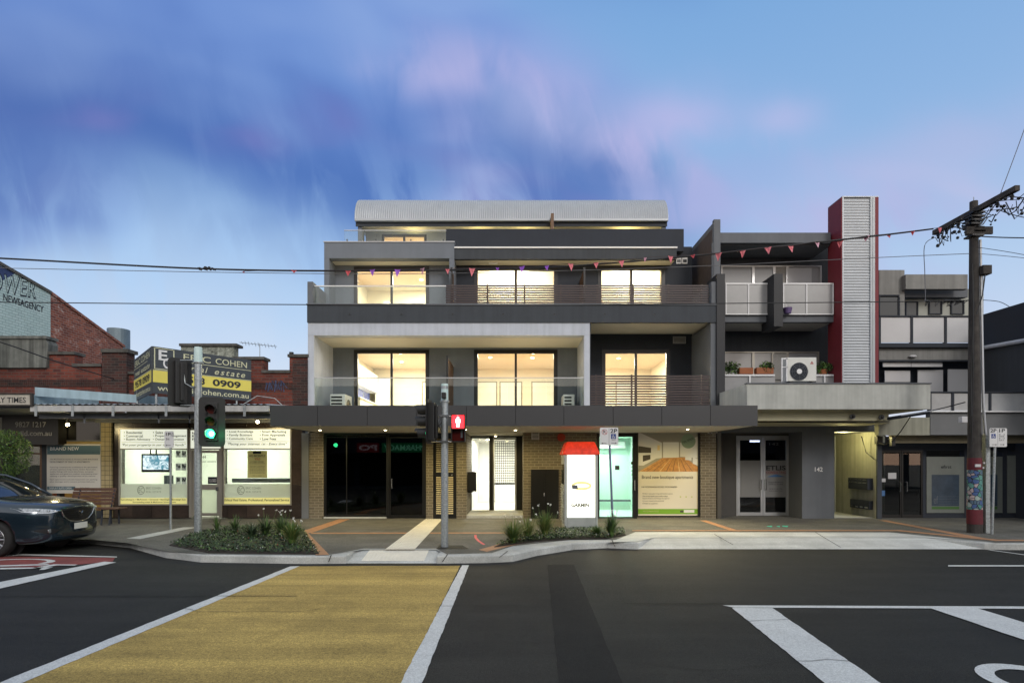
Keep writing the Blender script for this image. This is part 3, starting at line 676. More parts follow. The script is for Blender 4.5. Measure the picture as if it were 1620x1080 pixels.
indoor_door(-.5, 24.99, Z1 + .02, .9); indoor_door(4.6, 24.99, Z1 + .02)

# staircase seen in the top left room
mb = MB()
for i in range(10): mb.box(-5.2 + i * .22, -4.98 + i * .22, 23.0, 23.9, Z2, Z2 + 1.6 - i * .16)
mb.build('staircase', kc, B)
# blinds
bl = frost('blind fabric', (.88, .82, .66), .97)
def blind(x0, x1, z0, z1, y, lab):
    mb = MB(); n = int((z1 - z0) / .13)
    for i in range(n):
        za = z0 + (z1 - z0) * i / n; zb = z0 + (z1 - z0) * (i + 1) / n
        mb.add([(x0, y, za), (x1, y, za), (x1, y + .003, (za + zb) / 2), (x0, y + .003, (za + zb) / 2), (x1, y, zb), (x0, y, zb)], [(0, 1, 2, 3), (3, 2, 4, 5)])
    mb.build('blind', bl, B)
for (a, b) in W2[1:]:
    blind(a + .13, (a + b) / 2 - .05, Z2 + .1, 8.68, DW + .14, ''); blind((a + b) / 2 + .05, b - .13, Z2 + .1, 8.68, DW + .14, '')
# glass balustrades and slatted balustrades
def glassrail(x0, x1, y, z0, z1, joints, name='glass_balustrade', rail='alum', r=.028):
    mb = MB(); xs = [x0] + joints + [x1]
    for a, b in zip(xs, xs[1:]): mb.box(a + .006, b - .006, y, y + .012, z0, z1)
    o = mb.build(name, 'bglass', B)
    MB().box(x0, x1, y - r * .7, y + .012 + r * .7, z1 + .001, z1 + r).build('rail', rail, o)
    mb = MB()
    for a in joints + [x0 + .1, x1 - .1]: mb.box(a - .02, a + .02, y - .012, y + .025, z0 - .02, z0 + .04)
    mb.build('clamp', 'mgrey', o)
glassrail(KX(497, D0), KX(924, D0), D0 + .03, Z1 + .03, KZ(598, D0), [KX(v, D0) for v in (560, 620, 680, 742, 803, 864)])
glassrail(XL + .18, KX(705, D0), D0 + .1, Z2 + .09, KZ(452, D0), [KX(v, D0) for v in (565, 635)], rail='wht', r=.035)
glassrail(-5.68, KX(706, DP), DP, Z3 + .03, KZ(365, DP), [KX(595, DP), KX(650, DP)], r=.02)
def slatrail(x0, x1, y, z0, z1, n, posts, name='slat_balustrade'):
    mb = MB(); st = (z1 - z0) / n
    for i in range(n): mb.box(x0, x1, y, y + .02, z0 + i * st, z0 + i * st + st * .66)
    o = mb.build(name, 'slat', B)
    for p in posts: MB().box(p - .025, p + .025, y + .021, y + .07, z0 - .1, z1).build('post', 'slat', o)
    return o
slatrail(KX(934, D0), KX(1123, D0), D0 + .03, KZ(640, D0), KZ(592, D0), 12, [KX(v, D0) for v in (944, 1000, 1057, 1112)])
slatrail(KX(705, D0), KX(1123, D0), D0 + .1, KZ(478, D0), KZ(448, D0), 8, [KX(v, D0) for v in (715, 771, 830, 888, 946, 1003, 1060, 1112)])
# privacy screens running back between balconies
def screen(x, y0, y1, z0, z1, m='timber'):
    mb = MB(); n = int((z1 - z0) / .075)
    for i in range(n): mb.box(x - .012, x + .012, y0 + .05, y1, z0 + i * .075, z0 + i * .075 + .052)
    mb.m = 1; mb.box(x - .03, x + .03, y0, y0 + .05, z0, z1)
    mb.build('privacy_screen', [m, 'black'], B)
screen(-2.06, D0 + .1, DW, Z1, 5.33); screen(-1.98, D0 + .6, DW, Z2, 8.3); screen(2.37, D0 + .6, DW, Z2, 8.3)
# level two portal and slab roofs
mb = MB().box(-6.35, -1.95, DP - .02, DW + .3, 8.82, 9.36); mb.box(-6.35, -6.18, DP - .02, DW, Z2f, 8.815); mb.box(-2.12, -1.95, DP - .02, DW, Z2f, 8.815)
mb.build('portal_frame', 'portal', B)
bx('flashing', 'alum', (-6.37, -1.93, DP - .05, DW + .3, 9.361, 9.385))
bx('roof_slab', 'dgrey', (-1.948, 5.57, DP, DP + .15, 8.80, 9.16)); bx('flashing', 'wht', (-1.948, 5.59, DP - .03, DP + .2, 9.162, 9.21))
bx('soffit', 'ceil', (-6.17, -2.13, DP + .28, DW, 8.805, 8.818), (-1.945, 5.55, DP + .151, DW, 8.81, 8.86))
bx('roof_deck', 'dgrey', (-1.94, 5.55, DP + .15, DW + .3, 8.862, 9.15))
for x, z, p in ((-4.3, 8.8, 9), (.3, 8.8, 9), (4.1, 8.8, 12)): soffit_fill(x, 18.7, Z2f, p * 5)
for x, y, z, p in ((-4.3, 19.0, 5.925, 13), (.4, 19.0, 5.925, 13), (4.3, 19.0, 6.412, 4)): soffit_fill(x, 18.45, Z1 + .01, p * 5)
bx('air_grille', 'wht', (KX(773, DP + .3), KX(787, DP + .3), DP + .35, DP + .5, 8.79, 8.808))
def louvre(x0, y0, x1, y1, D, par=B, n=5, fr='wht'):
    mb = MB().F(x0, y0, x1, y1, D, .03); mb.m = 1
    for i in range(n):
        ya = y0 + (y1 - y0) * (i + .6) / (n + .6); mb.F(x0 + 1, ya, x1 - 1, ya + (y1 - y0) / n * .45, D - .004, .004)
    mb.build('vent', [fr, 'black'], par)
louvre(1065, 532, 1085, 543, DW - .03, fr='alum')
louvre(841, 683, 853, 695, D0 - .03)
for x in (1070, 1079.5): louvre(x, 406, x + 8, 417, DW - .02, n=1)
# attic storey: parapet, recessed wall, corrugated barrel roof
bx('parapet', 'char', (-2.28, 5.92, 19.6, 19.8, 9.2, 9.96), (5.72, 5.92, 19.8, 23, 9.2, 9.96))
bx('roof_deck', 'conc', (-6.3, 6.3, DW + .3, 27, 9.21, Z3 - .01))
bx('upstand', 'char', (6.0, 6.3, DW + .02, 26, 8.8, 9.47))
DR = 21.2
wallrow('attic_wall', 'zinc', -5.45, 5.6, DR, Z3, 10.5, [(KX(604, DR), KX(675, DR)), (1.5, 3.5)], 10.4)
window(KX(604, DR), KX(675, DR), Z3, 10.4, DR, w=.07, side=.09)
mb = MB()
for i in range(60):
    x = -5.4 + i * .05
    if not (KX(604, DR) - .05 < x < KX(675, DR) + .02): mb.box(x, x + .018, DR - .015, DR, Z3, 10.48)
mb.build('wall_rib', 'zinc', B)
room(-5.4, -2.3, DR + .2, 24, Z3, 10.5, lights=((-4, 22.3, 40),)); room(-2.2, 5.5, DR + .2, 24, Z3, 10.5)
bx('eave_soffit', 'ceil', (-5.58, 5.52, 20.36, DR + .1, 10.505, 10.53))
mb = MB().box(-5.6, 5.56, 20.22, 20.34, 10.50, 10.60); mb.m = 0
mb.build('gutter', 'zinc', B, bevel=.02)
bx('eave_fascia', 'dgrey', (-5.59, 5.55, 20.345, 20.38, 10.36, 10.56))
Rr = 1.05; zc = 10.6; yc = 20.3 + Rr; x0, x1 = -5.6, 5.56; nx = int((x1 - x0) / .0195)
mb = MB(); prof = [(yc - Rr * math.cos(R(a)), zc + Rr * math.sin(R(a)), math.cos(R(a)), math.sin(R(a))) for a in range(0, 91, 9)] + [(24, zc + Rr - .05, 0, 1)]
vs = []; fs = []
for j, (y, z, ny, nz) in enumerate(prof):
    for i in range(nx + 1):
        d = (.012, 0, -.012, 0)[i % 4] if i % 4 else .012
        d = .011 * math.cos(2 * math.pi * i / 4); vs.append((x0 + (x1 - x0) * i / nx, y - ny * d, z + nz * d))
for j in range(len(prof) - 1):
    for i in range(nx): a = j * (nx + 1) + i; fs.append((a, a + 1, a + nx + 2, a + nx + 1))
mb.add(vs, fs); mb.build('barrel_roof', 'zinc', B, smooth=True, auto=50)
gp = [(20.3, zc - .02)] + [(p[0], p[1]) for p in prof[:-1]] + [(24, zc + Rr - .06), (24, zc - .02)]
for x in (x0 - .02, x1 - .01): MB().sprism(gp, x, x + .03).build('roof_end', 'zinc', B)
mb = MB()
for x in (-5.52, 5.38): mb.box(x, x + .14, 20.4, 20.55, Z3, 10.5)
mb.box(-5.58, -5.5, 20.6, DR, Z3, 10.5); mb.build('post', 'mgrey', B)
bx('screen_fin', 'timber', (1.36, 1.46, 19.82, 20.3, 9.9, 10.6))
for x, p in ((-3.6, 7), (-1.2, 9), (4.2, 22), (.5, 8)):
    MB().box(x - .06, x + .06, DR - .09, DR - .01, 9.9, 10.02).build('wall_light', dl, B)
    lamp('wall_light_bulb', (x, DR - .16, 10.12), p, (1, .76, .25), .05, 'POINT', parent=B)
# ---- ground floor shopfronts
def doorleaf(x0, y0, x1, y1, D, par, fr='black', w=.06, pane='sglass', name='door', hx=None, low=None):
    mb = MB(); a = P(x0, y1, D); b = P(x1, y0, D)
    mb.box(a.x, a.x + w, D, D + .05, a.z, b.z).box(b.x - w, b.x, D, D + .05, a.z, b.z).box(a.x + w, b.x - w, D, D + .05, a.z, a.z + w * 1.2).box(a.x + w, b.x - w, D, D + .05, b.z - w, b.z)
    o = mb.build(name, fr, par)
    MB().box(a.x + w, b.x - w, D + .02, D + .03, a.z + w * 1.2, b.z - w).build('pane', pane, o)
    if hx:
        x, ya, yb = hx; p = P(x, yb, D); q = P(x, ya, D)
        MB().tube([(p.x, D, p.z), (p.x, D - .07, p.z), (p.x, D - .07, q.z), (p.x, D, q.z)], .014).build('handle', 'steel', o)
    return o
win = MB().F(512, 684, 674, 688, D0 + .02, .1).F(512, 688, 516, 816, D0 + .02, .1).F(611, 688, 615, 818, D0 + .02, .1).F(671, 688, 674, 818, D0 + .02, .1).F(516, 813.5, 611, 817, D0 + .02, .1).F(516, 690.5, 611, 692, D0 + .02, .1)
o = win.F(547.5, 688, 549, 814, D0 + .05, .05).build('shopfront_window', 'black', B)
MB().F(516, 688, 611, 814, D0 + .06, .01).build('pane', 'sglass', o)
doorleaf(615, 690, 671, 818, D0 + .05, B, hx=(620.5, 757, 772))
bx('sill', 'conc', (KX(510, D0), KX(611, D0), D0, D0 + .12, .158, KZ(817.2, D0)))
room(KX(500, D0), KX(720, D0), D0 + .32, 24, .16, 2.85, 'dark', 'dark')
# louvred service door
lv = mat('louvre bronze', (.46, .40, .27), .45, .4, var=.05)
mb = MB().F(685, 684, 722, 820, D0 + .06, .06); o = mb.build('service_door', 'black', B)
mb = MB()
for a, b in ((694, 748), (754, 814)):
    n = int((b - a) / 3.3)
    for i in range(n):
        y = a + (b - a) * i / n; p = P(690, y, D0 + .03); q = P(717, y + 2.0, D0 + .03)
        mb.add([(p.x, D0 + .055, p.z), (q.x, D0 + .055, p.z), (q.x, D0 + .025, q.z), (p.x, D0 + .025, q.z)], [(0, 1, 2, 3)])
mb.build('louvre', lv, o); MB().ball(P(715, 751, D0 + .02), .025).build('handle', 'steel', o)
bx('head_panel', 'char', (KX(685, D0), KX(722, D0), D0 + .01, D0 + .06, 2.75, 2.85))
# lit residential entry
DE = 20.0
e0, e1 = KX(738, D0), KX(828, D0)
mb = MB().box(e0, e1, DE, DE + .1, KZ(691, DE), 2.85)
for a, b in ((743, 746), (774, 780), (817, 829)): mb.F(a, 691, b, 812, DE, .1)
o = mb.F(746, 808.5, 817, 812, DE, .1).build('entry_frame', 'black', B)
MB().F(746, 691, 774, 809, DE + .05, .01).build('pane', 'glass', o)
d = doorleaf(780, 693, 817, 810, DE + .02, B, fr='alum', w=.05, pane='glass', name='entry_door', hx=None)
room(e0 + .02, e1 + .6, DE + .12, 24.5, .2, 2.8, 'intw', 'pale tile' if mat('pale tile', (.7, .68, .62), .3, var=.05) else '', lights=((-.9, 21.2, 40), (-.2, 22.6, 40)), col=(1, .95, .84))
mb = MB()                                     # security lattice behind the upper half of the door
for i in range(11): mb.F(784 + i * 3, 697, 784.8 + i * 3, 765, DE + .1, .008)
for i in range(18): mb.F(783, 697 + i * 3.9, 815, 697.9 + i * 3.9, DE + .109, .008)
mb.F(782, 764, 816, 766, DE + .098, .02); mb.build('door_lattice', 'black', d)
lb = thing('mailbox_bank', 'black mailbox bank on the brick return beside the lit entry door', 'mailbox', (e0 + .1, 19.0, 1.0))
mb = MB().box(e0, e0 + .16, 18.5, 19.8, .95, 1.62); mb.build('housing', 'black', lb, bevel=.008)
mb = MB()
for i in range(3):
    for j in range(4): mb.box(e0 + .1605, e0 + .168, 18.56 + j * .31, 18.84 + j * .31, 1.0 + i * .2, 1.16 + i * .2)
mb.m = 1
for i in range(3):
    for j in range(4): mb.box(e0 + .169, e0 + .173, 18.6 + j * .31, 18.8 + j * .31, 1.1 + i * .2, 1.125 + i * .2)
mb.build('flap', ['black', 'steel'], lb)
ep = MB().box(e0 + .01, e0 + .30, 18.2, 18.24, 1.0, 1.62).build('notice_panel', 'black', lb)
# mint lit shop
mf = MB().F(944, 683, 947, 820, D0 + .02, .1).F(1002, 683, 1008, 820, D0 + .02, .1).F(947, 683, 1002, 689, D0 + .02, .1)
mf.build('shopfront_frame', 'black', B)
o = doorleaf(947, 689, 1002, 819, D0 + .04, B, pane='glass', hx=(1003.5, 759, 775), w=.03)
room(KX(943, D0), KX(1007, D0) + .4, D0 + .32, 21, .16, 2.83, 'mint', 'mint', lights=((3.2, 19.2, 15), (3.2, 20.3, 10)), col=(.86, 1, .90))
mb = MB().F(973, 736, 980, 743, D0 + .039, .004); mb.build('door_sticker', 'txt', o)
MB().F(950, 698, 990, 709, 20.7, .2).build('wall_unit', 'wht', B, bevel=.02); MB().F(944, 790, 1010, 793, 20.8, .1).build('skirting', 'mgrey', B)
mb = MB()
for i, ch in enumerate('144A'): tx(mb, ch, 998.3, 730 + i * 6, 1001, 734.5 + i * 6, D0 + .0385)
mb.build('lettering', 'txt', o)
# poster window
mf = MB().F(1008, 680.5, 1108, 683, D0 + .0, .1).F(1008, 683, 1009.5, 817, D0, .1).F(1104.5, 683, 1108, 817, D0, .1).F(1009.5, 815.2, 1104.5, 817, D0, .1); mf.build('window_frame', 'black', B)
bx('window_backing', 'black', (KX(1009, D0), KX(1105, D0), D0 + .08, D0 + .1, .22, 2.85))
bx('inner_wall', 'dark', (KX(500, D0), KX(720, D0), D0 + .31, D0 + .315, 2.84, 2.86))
# ---- things on the building
def poster_window():
    o = thing('poster', 'tall lit poster for new apartments with a timber floor kitchen picture and green foot band', 'poster', P(1057, 815, D0 + .05))
    D = D0 + .045
    cr = mat('poster cream', (.66, .62, .50), .6, var=0); wf = mat('poster floorboards', (.50, .24, .07), .6, var=.3, scale=14)
    pl = [cr, wf, mat('poster grey', (.34, .33, .27), .6, var=0), mat('poster dark', (.06, .05, .04), .6, var=0), mat('poster green', (.17, .36, .02), .6, var=0), mat('poster badge', (.26, .36, .25), .6, var=0), mat('poster white', (.72, .72, .68), .6, var=0), mat('poster warm', (.8, .62, .3), .6, var=0)]
    MB().F(1009.5, 683, 1104.5, 815, D, .02).build('sheet', cr, o)
    pm = MB()
    def poly(m, *pts, k=1):
        pm.m = m; D_ = D - .0015 * k; pm.add([P(x, y, D_) for x, y in pts], [tuple(range(len(pts)))])
    poly(2, (1010, 683), (1104, 683), (1104, 745.5), (1010, 745.5))
    poly(6, (1010, 683), (1047, 700), (1047, 724), (1010, 728), k=2); poly(6, (1049, 699), (1074, 699), (1074, 724), (1049, 724), k=2)
    poly(6, (1076, 700), (1104, 690), (1104, 724), (1076, 722), k=2)
    poly(1, (1010, 745.5), (1048, 724), (1083, 723), (1104, 738), (1104, 745.5), k=3)
    for i in range(9):
        xa = 1012 + i * 10.4; xb = 1050 + i * 3.7; poly(3 if i % 3 else 7, (xa, 745.4), (xb, 724.5), (xb + .25, 724.5), (xa + 1, 745.4), k=4)
    poly(3, (1010, 705), (1030, 708), (1030, 716), (1010, 716), k=4); poly(6, (1010, 717), (1040, 717), (1040, 724), (1018, 736), (1010, 736), k=5); poly(3, (1017, 720), (1029, 719), (1029, 726), (1017, 730), k=6)
    poly(7, (1040, 704), (1044, 704), (1044, 712), (1040, 712), k=4); poly(6, (1084, 720), (1094, 722), (1094, 728), (1084, 727), k=5); poly(6, (1096, 723), (1104, 725), (1104, 736), (1096, 733), k=5)
    pm.m = 5; c_ = P(1089, 697.5, D - .012); pm.add([(c_.x + .23 * math.cos(R(i * 12)), c_.y, c_.z + .23 * math.sin(R(i * 12))) for i in range(30)], [tuple(range(30))])
    poly(4, (1009.6, 804.5), (1104.4, 804.5), (1104.4, 812.7), (1009.6, 812.7), k=2); poly(6, (1082, 806), (1098.5, 806), (1098.5, 810.5), (1082, 810.5), k=3); poly(3, (1076, 807), (1081, 807), (1081, 810), (1076, 810), k=3)
    pm.build('artwork', pl, o)
    mb = MB(); tx(mb, 'Brand new boutique apartments', 1015.5, 751.5, 1096.5, 758.5, D - .004)
    tx(mb, '144 MCKINNON ROAD, MCKINNON', 1015, 768.5, 1071, 771.5, D - .004)
    for i, t in enumerate(('Modern open plan living and kitchen spaces', 'Generous bedrooms with robes', 'Superb finishes and fittings throughout', 'Secure basement parking', 'Close to station')):
        tx(mb, t, 1016.5, 779.5 + i * 3.8, (1064, 1056, 1059, 1050, 1040)[i], 781.6 + i * 3.8, D - .004)
    a = P(1080, 701.5, D - .018); text_mb('75% SOLD', a, Vector((.92, 0, .39)), Vector((-.39, 0, .92)), .38, .065, mb)
    mb.m = 1; tx(mb, '144 MCKINNON ROAD', 1017, 807, 1042, 809.5, D - .006, m=1)
    mb.m = 1
    for i in range(3): mb.disc(P(1076.5 + i * 9, 785.5, D - .006), .025, 12, .003)
    mb.build('lettering', ['txt', mat('poster lime', (.5, .55, .2), .6, var=0)], o)
poster_window()
lamp('poster_fill', (5.0, 16.9, 2.7), 260, (1, .86, .55), .3, 'SPOT', rot=(R(-28), 0, 0), spot=120, parent=B)  # added spot with no fitting, only there to brighten the poster
for i, (x0, x1, y0, y1, D, ry, lb_) in enumerate(((522, 546, 621, 641, 18.8, .25, 'air conditioner unit on the left level one balcony'), (891, 909, 617, 641, 18.9, .2, 'pale air conditioner unit behind the glass at the right end of the level one balcony'))):
    a = P(x0, y1, D); b = P(x1, y0, D); w = b.x - a.x; h = .82; z0 = Z1 + .012
    o = thing('air_conditioner', lb_, 'air conditioner', (a.x + w / 2, D, z0), 'condensers on the balconies')
    MB().box(a.x, b.x, D, D + .8, z0 + .06, z0 + h).build('casing', 'wht', o, bevel=.02)
    mb = MB().box(a.x + .05, b.x - .05, D + .05, D + .1, z0, z0 + .06).box(a.x + .05, b.x - .05, D + .7, D + .75, z0, z0 + .06); mb.build('foot', 'black', o)
    mb = MB()
    for k in range(6): mb.box(a.x + .04, b.x - .1, D - .004, D, z0 + .14 + k * .11, z0 + .2 + k * .11)
    mb.disc((b.x, D + .4, z0 + .42), .26, 24, .01, 'x'); mb.build('grille', 'black', o)
cab = thing('meter_cabinet', 'black double door meter cabinet against the brick wall behind the grass', 'cabinet', P(862, 820, D0 - .1))
MB().F(840, 742, 884, 820, D0 - .06, .055).build('housing', 'black', cab, bevel=.006)
for a, b in ((841, 861.7), (862.3, 883)): MB().F(a, 743.5, b, 817, D0 - .075, .014).build('door', 'black', cab, bevel=.003)
MB().tube([P(860.7, 784, D0 - .1), P(860.7, 779, D0 - .1)], .022).build('handle', 'steel', cab)
al = thing('alarm_bell', 'round red fire alarm disc high on the brick wall left of the payphone roof', 'alarm', P(888, 692, D0 - .05))
MB().disc(P(888, 691.5, D0 - .07), .13, 24, .07).build('gong', mat('alarm red', (.32, .03, .01), .4, var=0), al, bevel=.01)
sc = thing('security_camera', 'small white dome camera at the top of the right brick pier', 'camera', P(1124, 684, D0 - .08))
MB().F(1121, 679, 1127, 685, D0 - .1, .1).build('bracket', 'wht', sc, bevel=.01); MB().ball(P(1124, 682, D0 - .12), .06).build('dome', 'black', sc)
# ---------------------------------------------------------------- old shops on the left
D0 = 18.0
Lf = thing('brick_shop', 'old red brick shop row with stepped parapet and corrugated awning', 'building', (-11, 19, .15))
mb = MB()
# stepped parapet, x / top y in photograph coordinates
steps = [(-260, -120, 575), (-120, 0, 548), (0, 78, 582), (78, 118, 561), (118, 160, 580), (200, 283, 592), (283, 373, 575), (373, 417, 569), (417, 458, 590), (458, 487, 565)]
for a, b, y in steps:
    mb.box(KX(a, D0), KX(b, D0), D0, D0 + .35, 3.3, KZ(y, D0))
mb.build('parapet', 'red brick', Lf)
mb = MB()
for a, b, y in steps:
    if a in (0, 283): continue
    mb.box(KX(a - 2, D0), KX(b + 2, D0), D0 - .07, D0 + .42, KZ(y, D0) + .002, KZ(y - 4.5, D0))
mb.build('coping', mat('weathered coping', (.10, .095, .085), .9, var=.3, scale=4, bump=.6, streak=.3), Lf)
cem = mat('weathered cement', (.16, .165, .15), .9, var=.3, scale=2, bump=.6, streak=.55)
mb = MB(); a = P(-10, 582, D0 - .08); 
mb.vprism([(KX(-10, D0), KZ(582, D0)), (KX(76, D0), KZ(582, D0)), (KX(80, D0), KZ(545, D0)), (KX(76, D0), KZ(537, D0)), (KX(-10, D0), KZ(537, D0))], D0 - .09, D0 + .3)
mb.box(KX(-12, D0), KX(79, D0), D0 - .14, D0 + .34, KZ(537, D0), KZ(532.5, D0)); mb.build('cement_panel', cem, Lf)
pal = mat('peeling render', (.30, .32, .27), .9, var=.75, scale=9, bump=.8, bscale=40, streak=.3)
mb = MB().F(286, 546, 370, 575, D0 - .05, .3); mb.build('render_panel', pal, Lf)
mb = MB().F(283, 543, 374, 547, D0 - .12, .45); mb.build('coping', MATS['weathered coping'], Lf)
mb = MB().F(161, 557, 200, 640, D0 - .12, .4); mb.build('pier', 'clinker brick', Lf); mb = MB().F(159, 551.5, 202, 557, D0 - .18, .5); mb.build('coping', MATS['weathered coping'], Lf)
# soldier course: darker upright bricks standing a little proud
mb = MB()
for x in range(-60, 487, 3):
    if 160 < x < 202: continue
    mb.F(x + .25, 600 if x < 160 else 605, x + 2.7, 612 if x < 160 else 616, D0 - .012, .03)
mb.build('soldier_course', 'clinker brick', Lf)
MB().F(463, 569, 486.5, 640, D0 - .06, .3).build('pier', 'clinker brick', Lf); MB().tube([P(461, 575, D0 + .2), P(461, 560, D0 + .2)], .04, 10).tube([P(461, 560, D0 + .2), P(461, 557, D0 + .2)], .07, 10).build('flue', 'black', Lf)
gr = mat('blue graffiti paint', (.06, .08, .16), .8, var=.4, scale=20)
random.seed(21); mb = MB()
for i in range(9):
    x = 420 + i * 3.6; mb.tube([P(x, 618 + random.uniform(-2, 2), D0 - .012), P(x + random.uniform(-2, 4), 604 + random.uniform(-3, 3), D0 - .012), P(x + random.uniform(2, 6), 610 + random.uniform(-4, 6), D0 - .012)], .016, 4)
mb.build('graffiti', gr, Lf)
# shop wall below
mb = MB()
for a, b in ((176, 187.5), (298, 300), (350.5, 352), (461, 478)): mb.F(a, 664, b, 818.5, D0, .3)
mb.F(187.5, 662, 461, 677, D0, .3); mb.F(187.5, 798, 298, 818.5, D0, .3); mb.F(352, 798, 461, 818.5, D0, .3)
mb.build('wall', 'brown marble tile', Lf)
mb = MB().F(160, 663, 176, 818.5, D0 - .08, .38); mb.build('tiled_pier', 'cream tile', Lf)
# awning: corrugated sheets on steel, box gutter, battens
DA = 15.4; ax0, ax1 = KX(47, DA), KX(424, DA)
az0, az1 = 3.30, 3.47
mb = MB().box(ax0, ax1, DA, DA + .12, az0, az1); mb.build('gutter', mat('cream gutter', (.50, .50, .49), .5, .2, var=.1, scale=3, streak=.15), Lf, bevel=.015)
mb = MB(); n = 150; vs = []; fs = []
for i in range(n + 1):
    z = .015 * math.cos(i * math.pi * .5) ; x = ax0 + (ax1 - ax0) * i / n
    vs += [(x, DA - .03, az1 + .03 + z), (x, D0, az1 + .22 + z)]
for i in range(n): fs.append((2 * i, 2 * i + 2, 2 * i + 3, 2 * i + 1))
for i in range(0, n, 1):
    pass
mb.add(vs, fs); mb.build('awning_roof', 'zinc', Lf)
bx2 = lambda name, m, *b, parent=Lf, **k: [mbq := MB(), [mbq.box(*q) for q in b], mbq.build(name, m, parent, **k)][-1]
bx2('awning_soffit', mat('stained soffit', (.30, .28, .22), .8, var=.15, streak=.2), (ax0, ax1, DA + .13, D0 - .01, 3.27, 3.29))
bx2('awning_beam', 'mgrey', (ax0, ax1, DA + .3, DA + .38, 3.14, 3.27)); bx2('awning_beam', 'mgrey', (ax0, ax1, D0 - .2, D0 - .08, 3.17, 3.27))
for x in (57, 115, 179, 263, 387): p = P(x, 652, DA); MB().box(p.x - .035, p.x + .035, DA - .012, DA - .002, az0 - .12, az1 + .01).build('gutter_strap', 'galv', Lf)
mb = MB()
for x in (120, 240, 290): p = P(x, 655, DA); mb.box(p.x - .02, p.x + .02, DA + .3, DA + .34, az0 - .28, az0)
mb.build('hanger', 'mgrey', Lf)
def bulb(x, y, D, p, par, col=(1, .8, .4), nm='awning_lamp'):
    q = P(x, y, D); o = MB().ball(q, .045).build(nm, mat('warm bulb', (.9, .8, .5), .4, var=0, emit=(1, .82, .4), es=45), par)
    MB().tube([q + Vector((0, 0, .05)), q + Vector((0, 0, .16))], .04, 10).build('lamp_holder', 'black', o)
    lamp('bulb_light', q - Vector((0, .1, .06)), p, col, .05, 'POINT', parent=par)
bulb(407.5, 667, 17.2, 12, Lf); bulb(107, 671.5, 16.9, 16, Lf)
# shop windows: aluminium frames
def frame(x0, y0, x1, y1, D, par, bars=(), w=2.2, m='alum', name='window_frame', t=.1):
    mb = MB().F(x0, y0, x0 + w, y1, D, t).F(x1 - w, y0, x1, y1, D, t).F(x0 + w, y0, x1 - w, y0 + w, D, t).F(x0 + w, y1 - w, x1 - w, y1, D, t)
    for y in bars: mb.F(x0 + w, y, x1 - w, y + w * .8, D, t)
    return mb.build(name, m, par)
fa = mat('champagne aluminium', (.34, .32, .28), .4, .5, var=.05)
f1 = frame(187.5, 676.5, 298, 799, D0 - .02, Lf, (709,), m=fa); f2 = frame(352, 676.5, 461, 799, D0 - .02, Lf, (709,), m=fa)
f3 = frame(299, 678, 351, 711, D0 - .02, Lf, (), m=fa)
for f, a, b, y0, y1 in ((f1, 189.7, 295.8, 710.8, 796.8), (f2, 354.2, 458.8, 710.8, 796.8)): MB().F(a, y0, b, y1, D0 + .03, .008).build('pane', 'glass', f)
dr = thing('shop_door', 'silver framed half glazed door of the real estate shop between its two lit windows', 'door', P(325, 818, D0))
C_ = MB().F(299, 711, 303.5, 818, D0 - .02, .1).F(346.5, 711, 351, 818, D0 - .02, .1).build('door_frame', fa, dr)
mb = MB().F(303.5, 712, 307, 816, D0, .05).F(343, 712, 346.5, 816, D0, .05).F(307, 712, 343, 716, D0, .05).F(307, 766, 343, 774, D0, .05).F(307, 811, 343, 816, D0, .05); mb.build('leaf', fa, dr)
MB().F(307, 716, 343, 766, D0 + .02, .008).build('pane', 'glass', dr); MB().F(307, 774, 343, 811, D0 + .02, .01).build('kick_panel', frost('frosted panel', (.75, .80, .70), .9), dr)
MB().F(341, 770, 345, 776, D0 - .04, .04).build('lock', 'steel', dr)
mb = MB(); mb.F(329, 754, 343, 765, D0 + .012, .004); mb.m = 1; tx(mb, 'CLOSED', 331, 757.5, 342, 762, D0 + .01, m=1); mb.build('closed_sign', ['char', 'wht'], dr)
mb = MB(); tx(mb, '144', 318, 720, 326, 725, D0 + .014); tx(mb, 'real estate', 318, 728, 342, 731, D0 + .014); mb.build('lettering', 'txt', dr)
# the lit room behind
rm = mat('office wall', (.76, .79, .73), .7, var=.02)
def room2(x0, x1, y0, y1, z0, z1, m, floor, lights, col, par):
    mb = MB().box(x0 - .05, x0, y0, y1, z0, z1).box(x1, x1 + .05, y0, y1, z0, z1).box(x0 - .05, x1 + .05, y1, y1 + .05, z0, z1).box(x0, x1, y0, y1, z1 - .03, z1)
    mb.m = 1; mb.box(x0, x1, y0, y1, z0, z0 + .02); mb.build('interior_lining', [m, floor], par)
    for lx, ly, p in lights:
        o = MB().box(lx - .5, lx + .5, ly - .08, ly + .08, z1 - .07, z1 - .035).build('ceiling_batten', mat('batten light', (.9, .9, .9), .4, var=0, emit=(.95, 1, .88), es=8), par)
        lamp('batten_light', (lx, ly, z1 - .1), p, col, .5, 'AREA', parent=par)
room2(KX(180, D0), KX(470, D0), D0 + .31, 22, .16, 3.1, rm, 'pale tile', ((-11.5, 19.6, 42), (-8.3, 19.6, 42), (-9.8, 20.9, 32)), (.96, 1, .84), Lf)
fr_ = frost('frosted film', (.80, .84, .76), .85)
MB().F(189.7, 765, 295.8, 787, D0 + .012, .002).build('frosted_band', fr_, Lf); MB().F(354.2, 765, 458.8, 787, D0 + .012, .002).build('frosted_band', fr_, Lf)
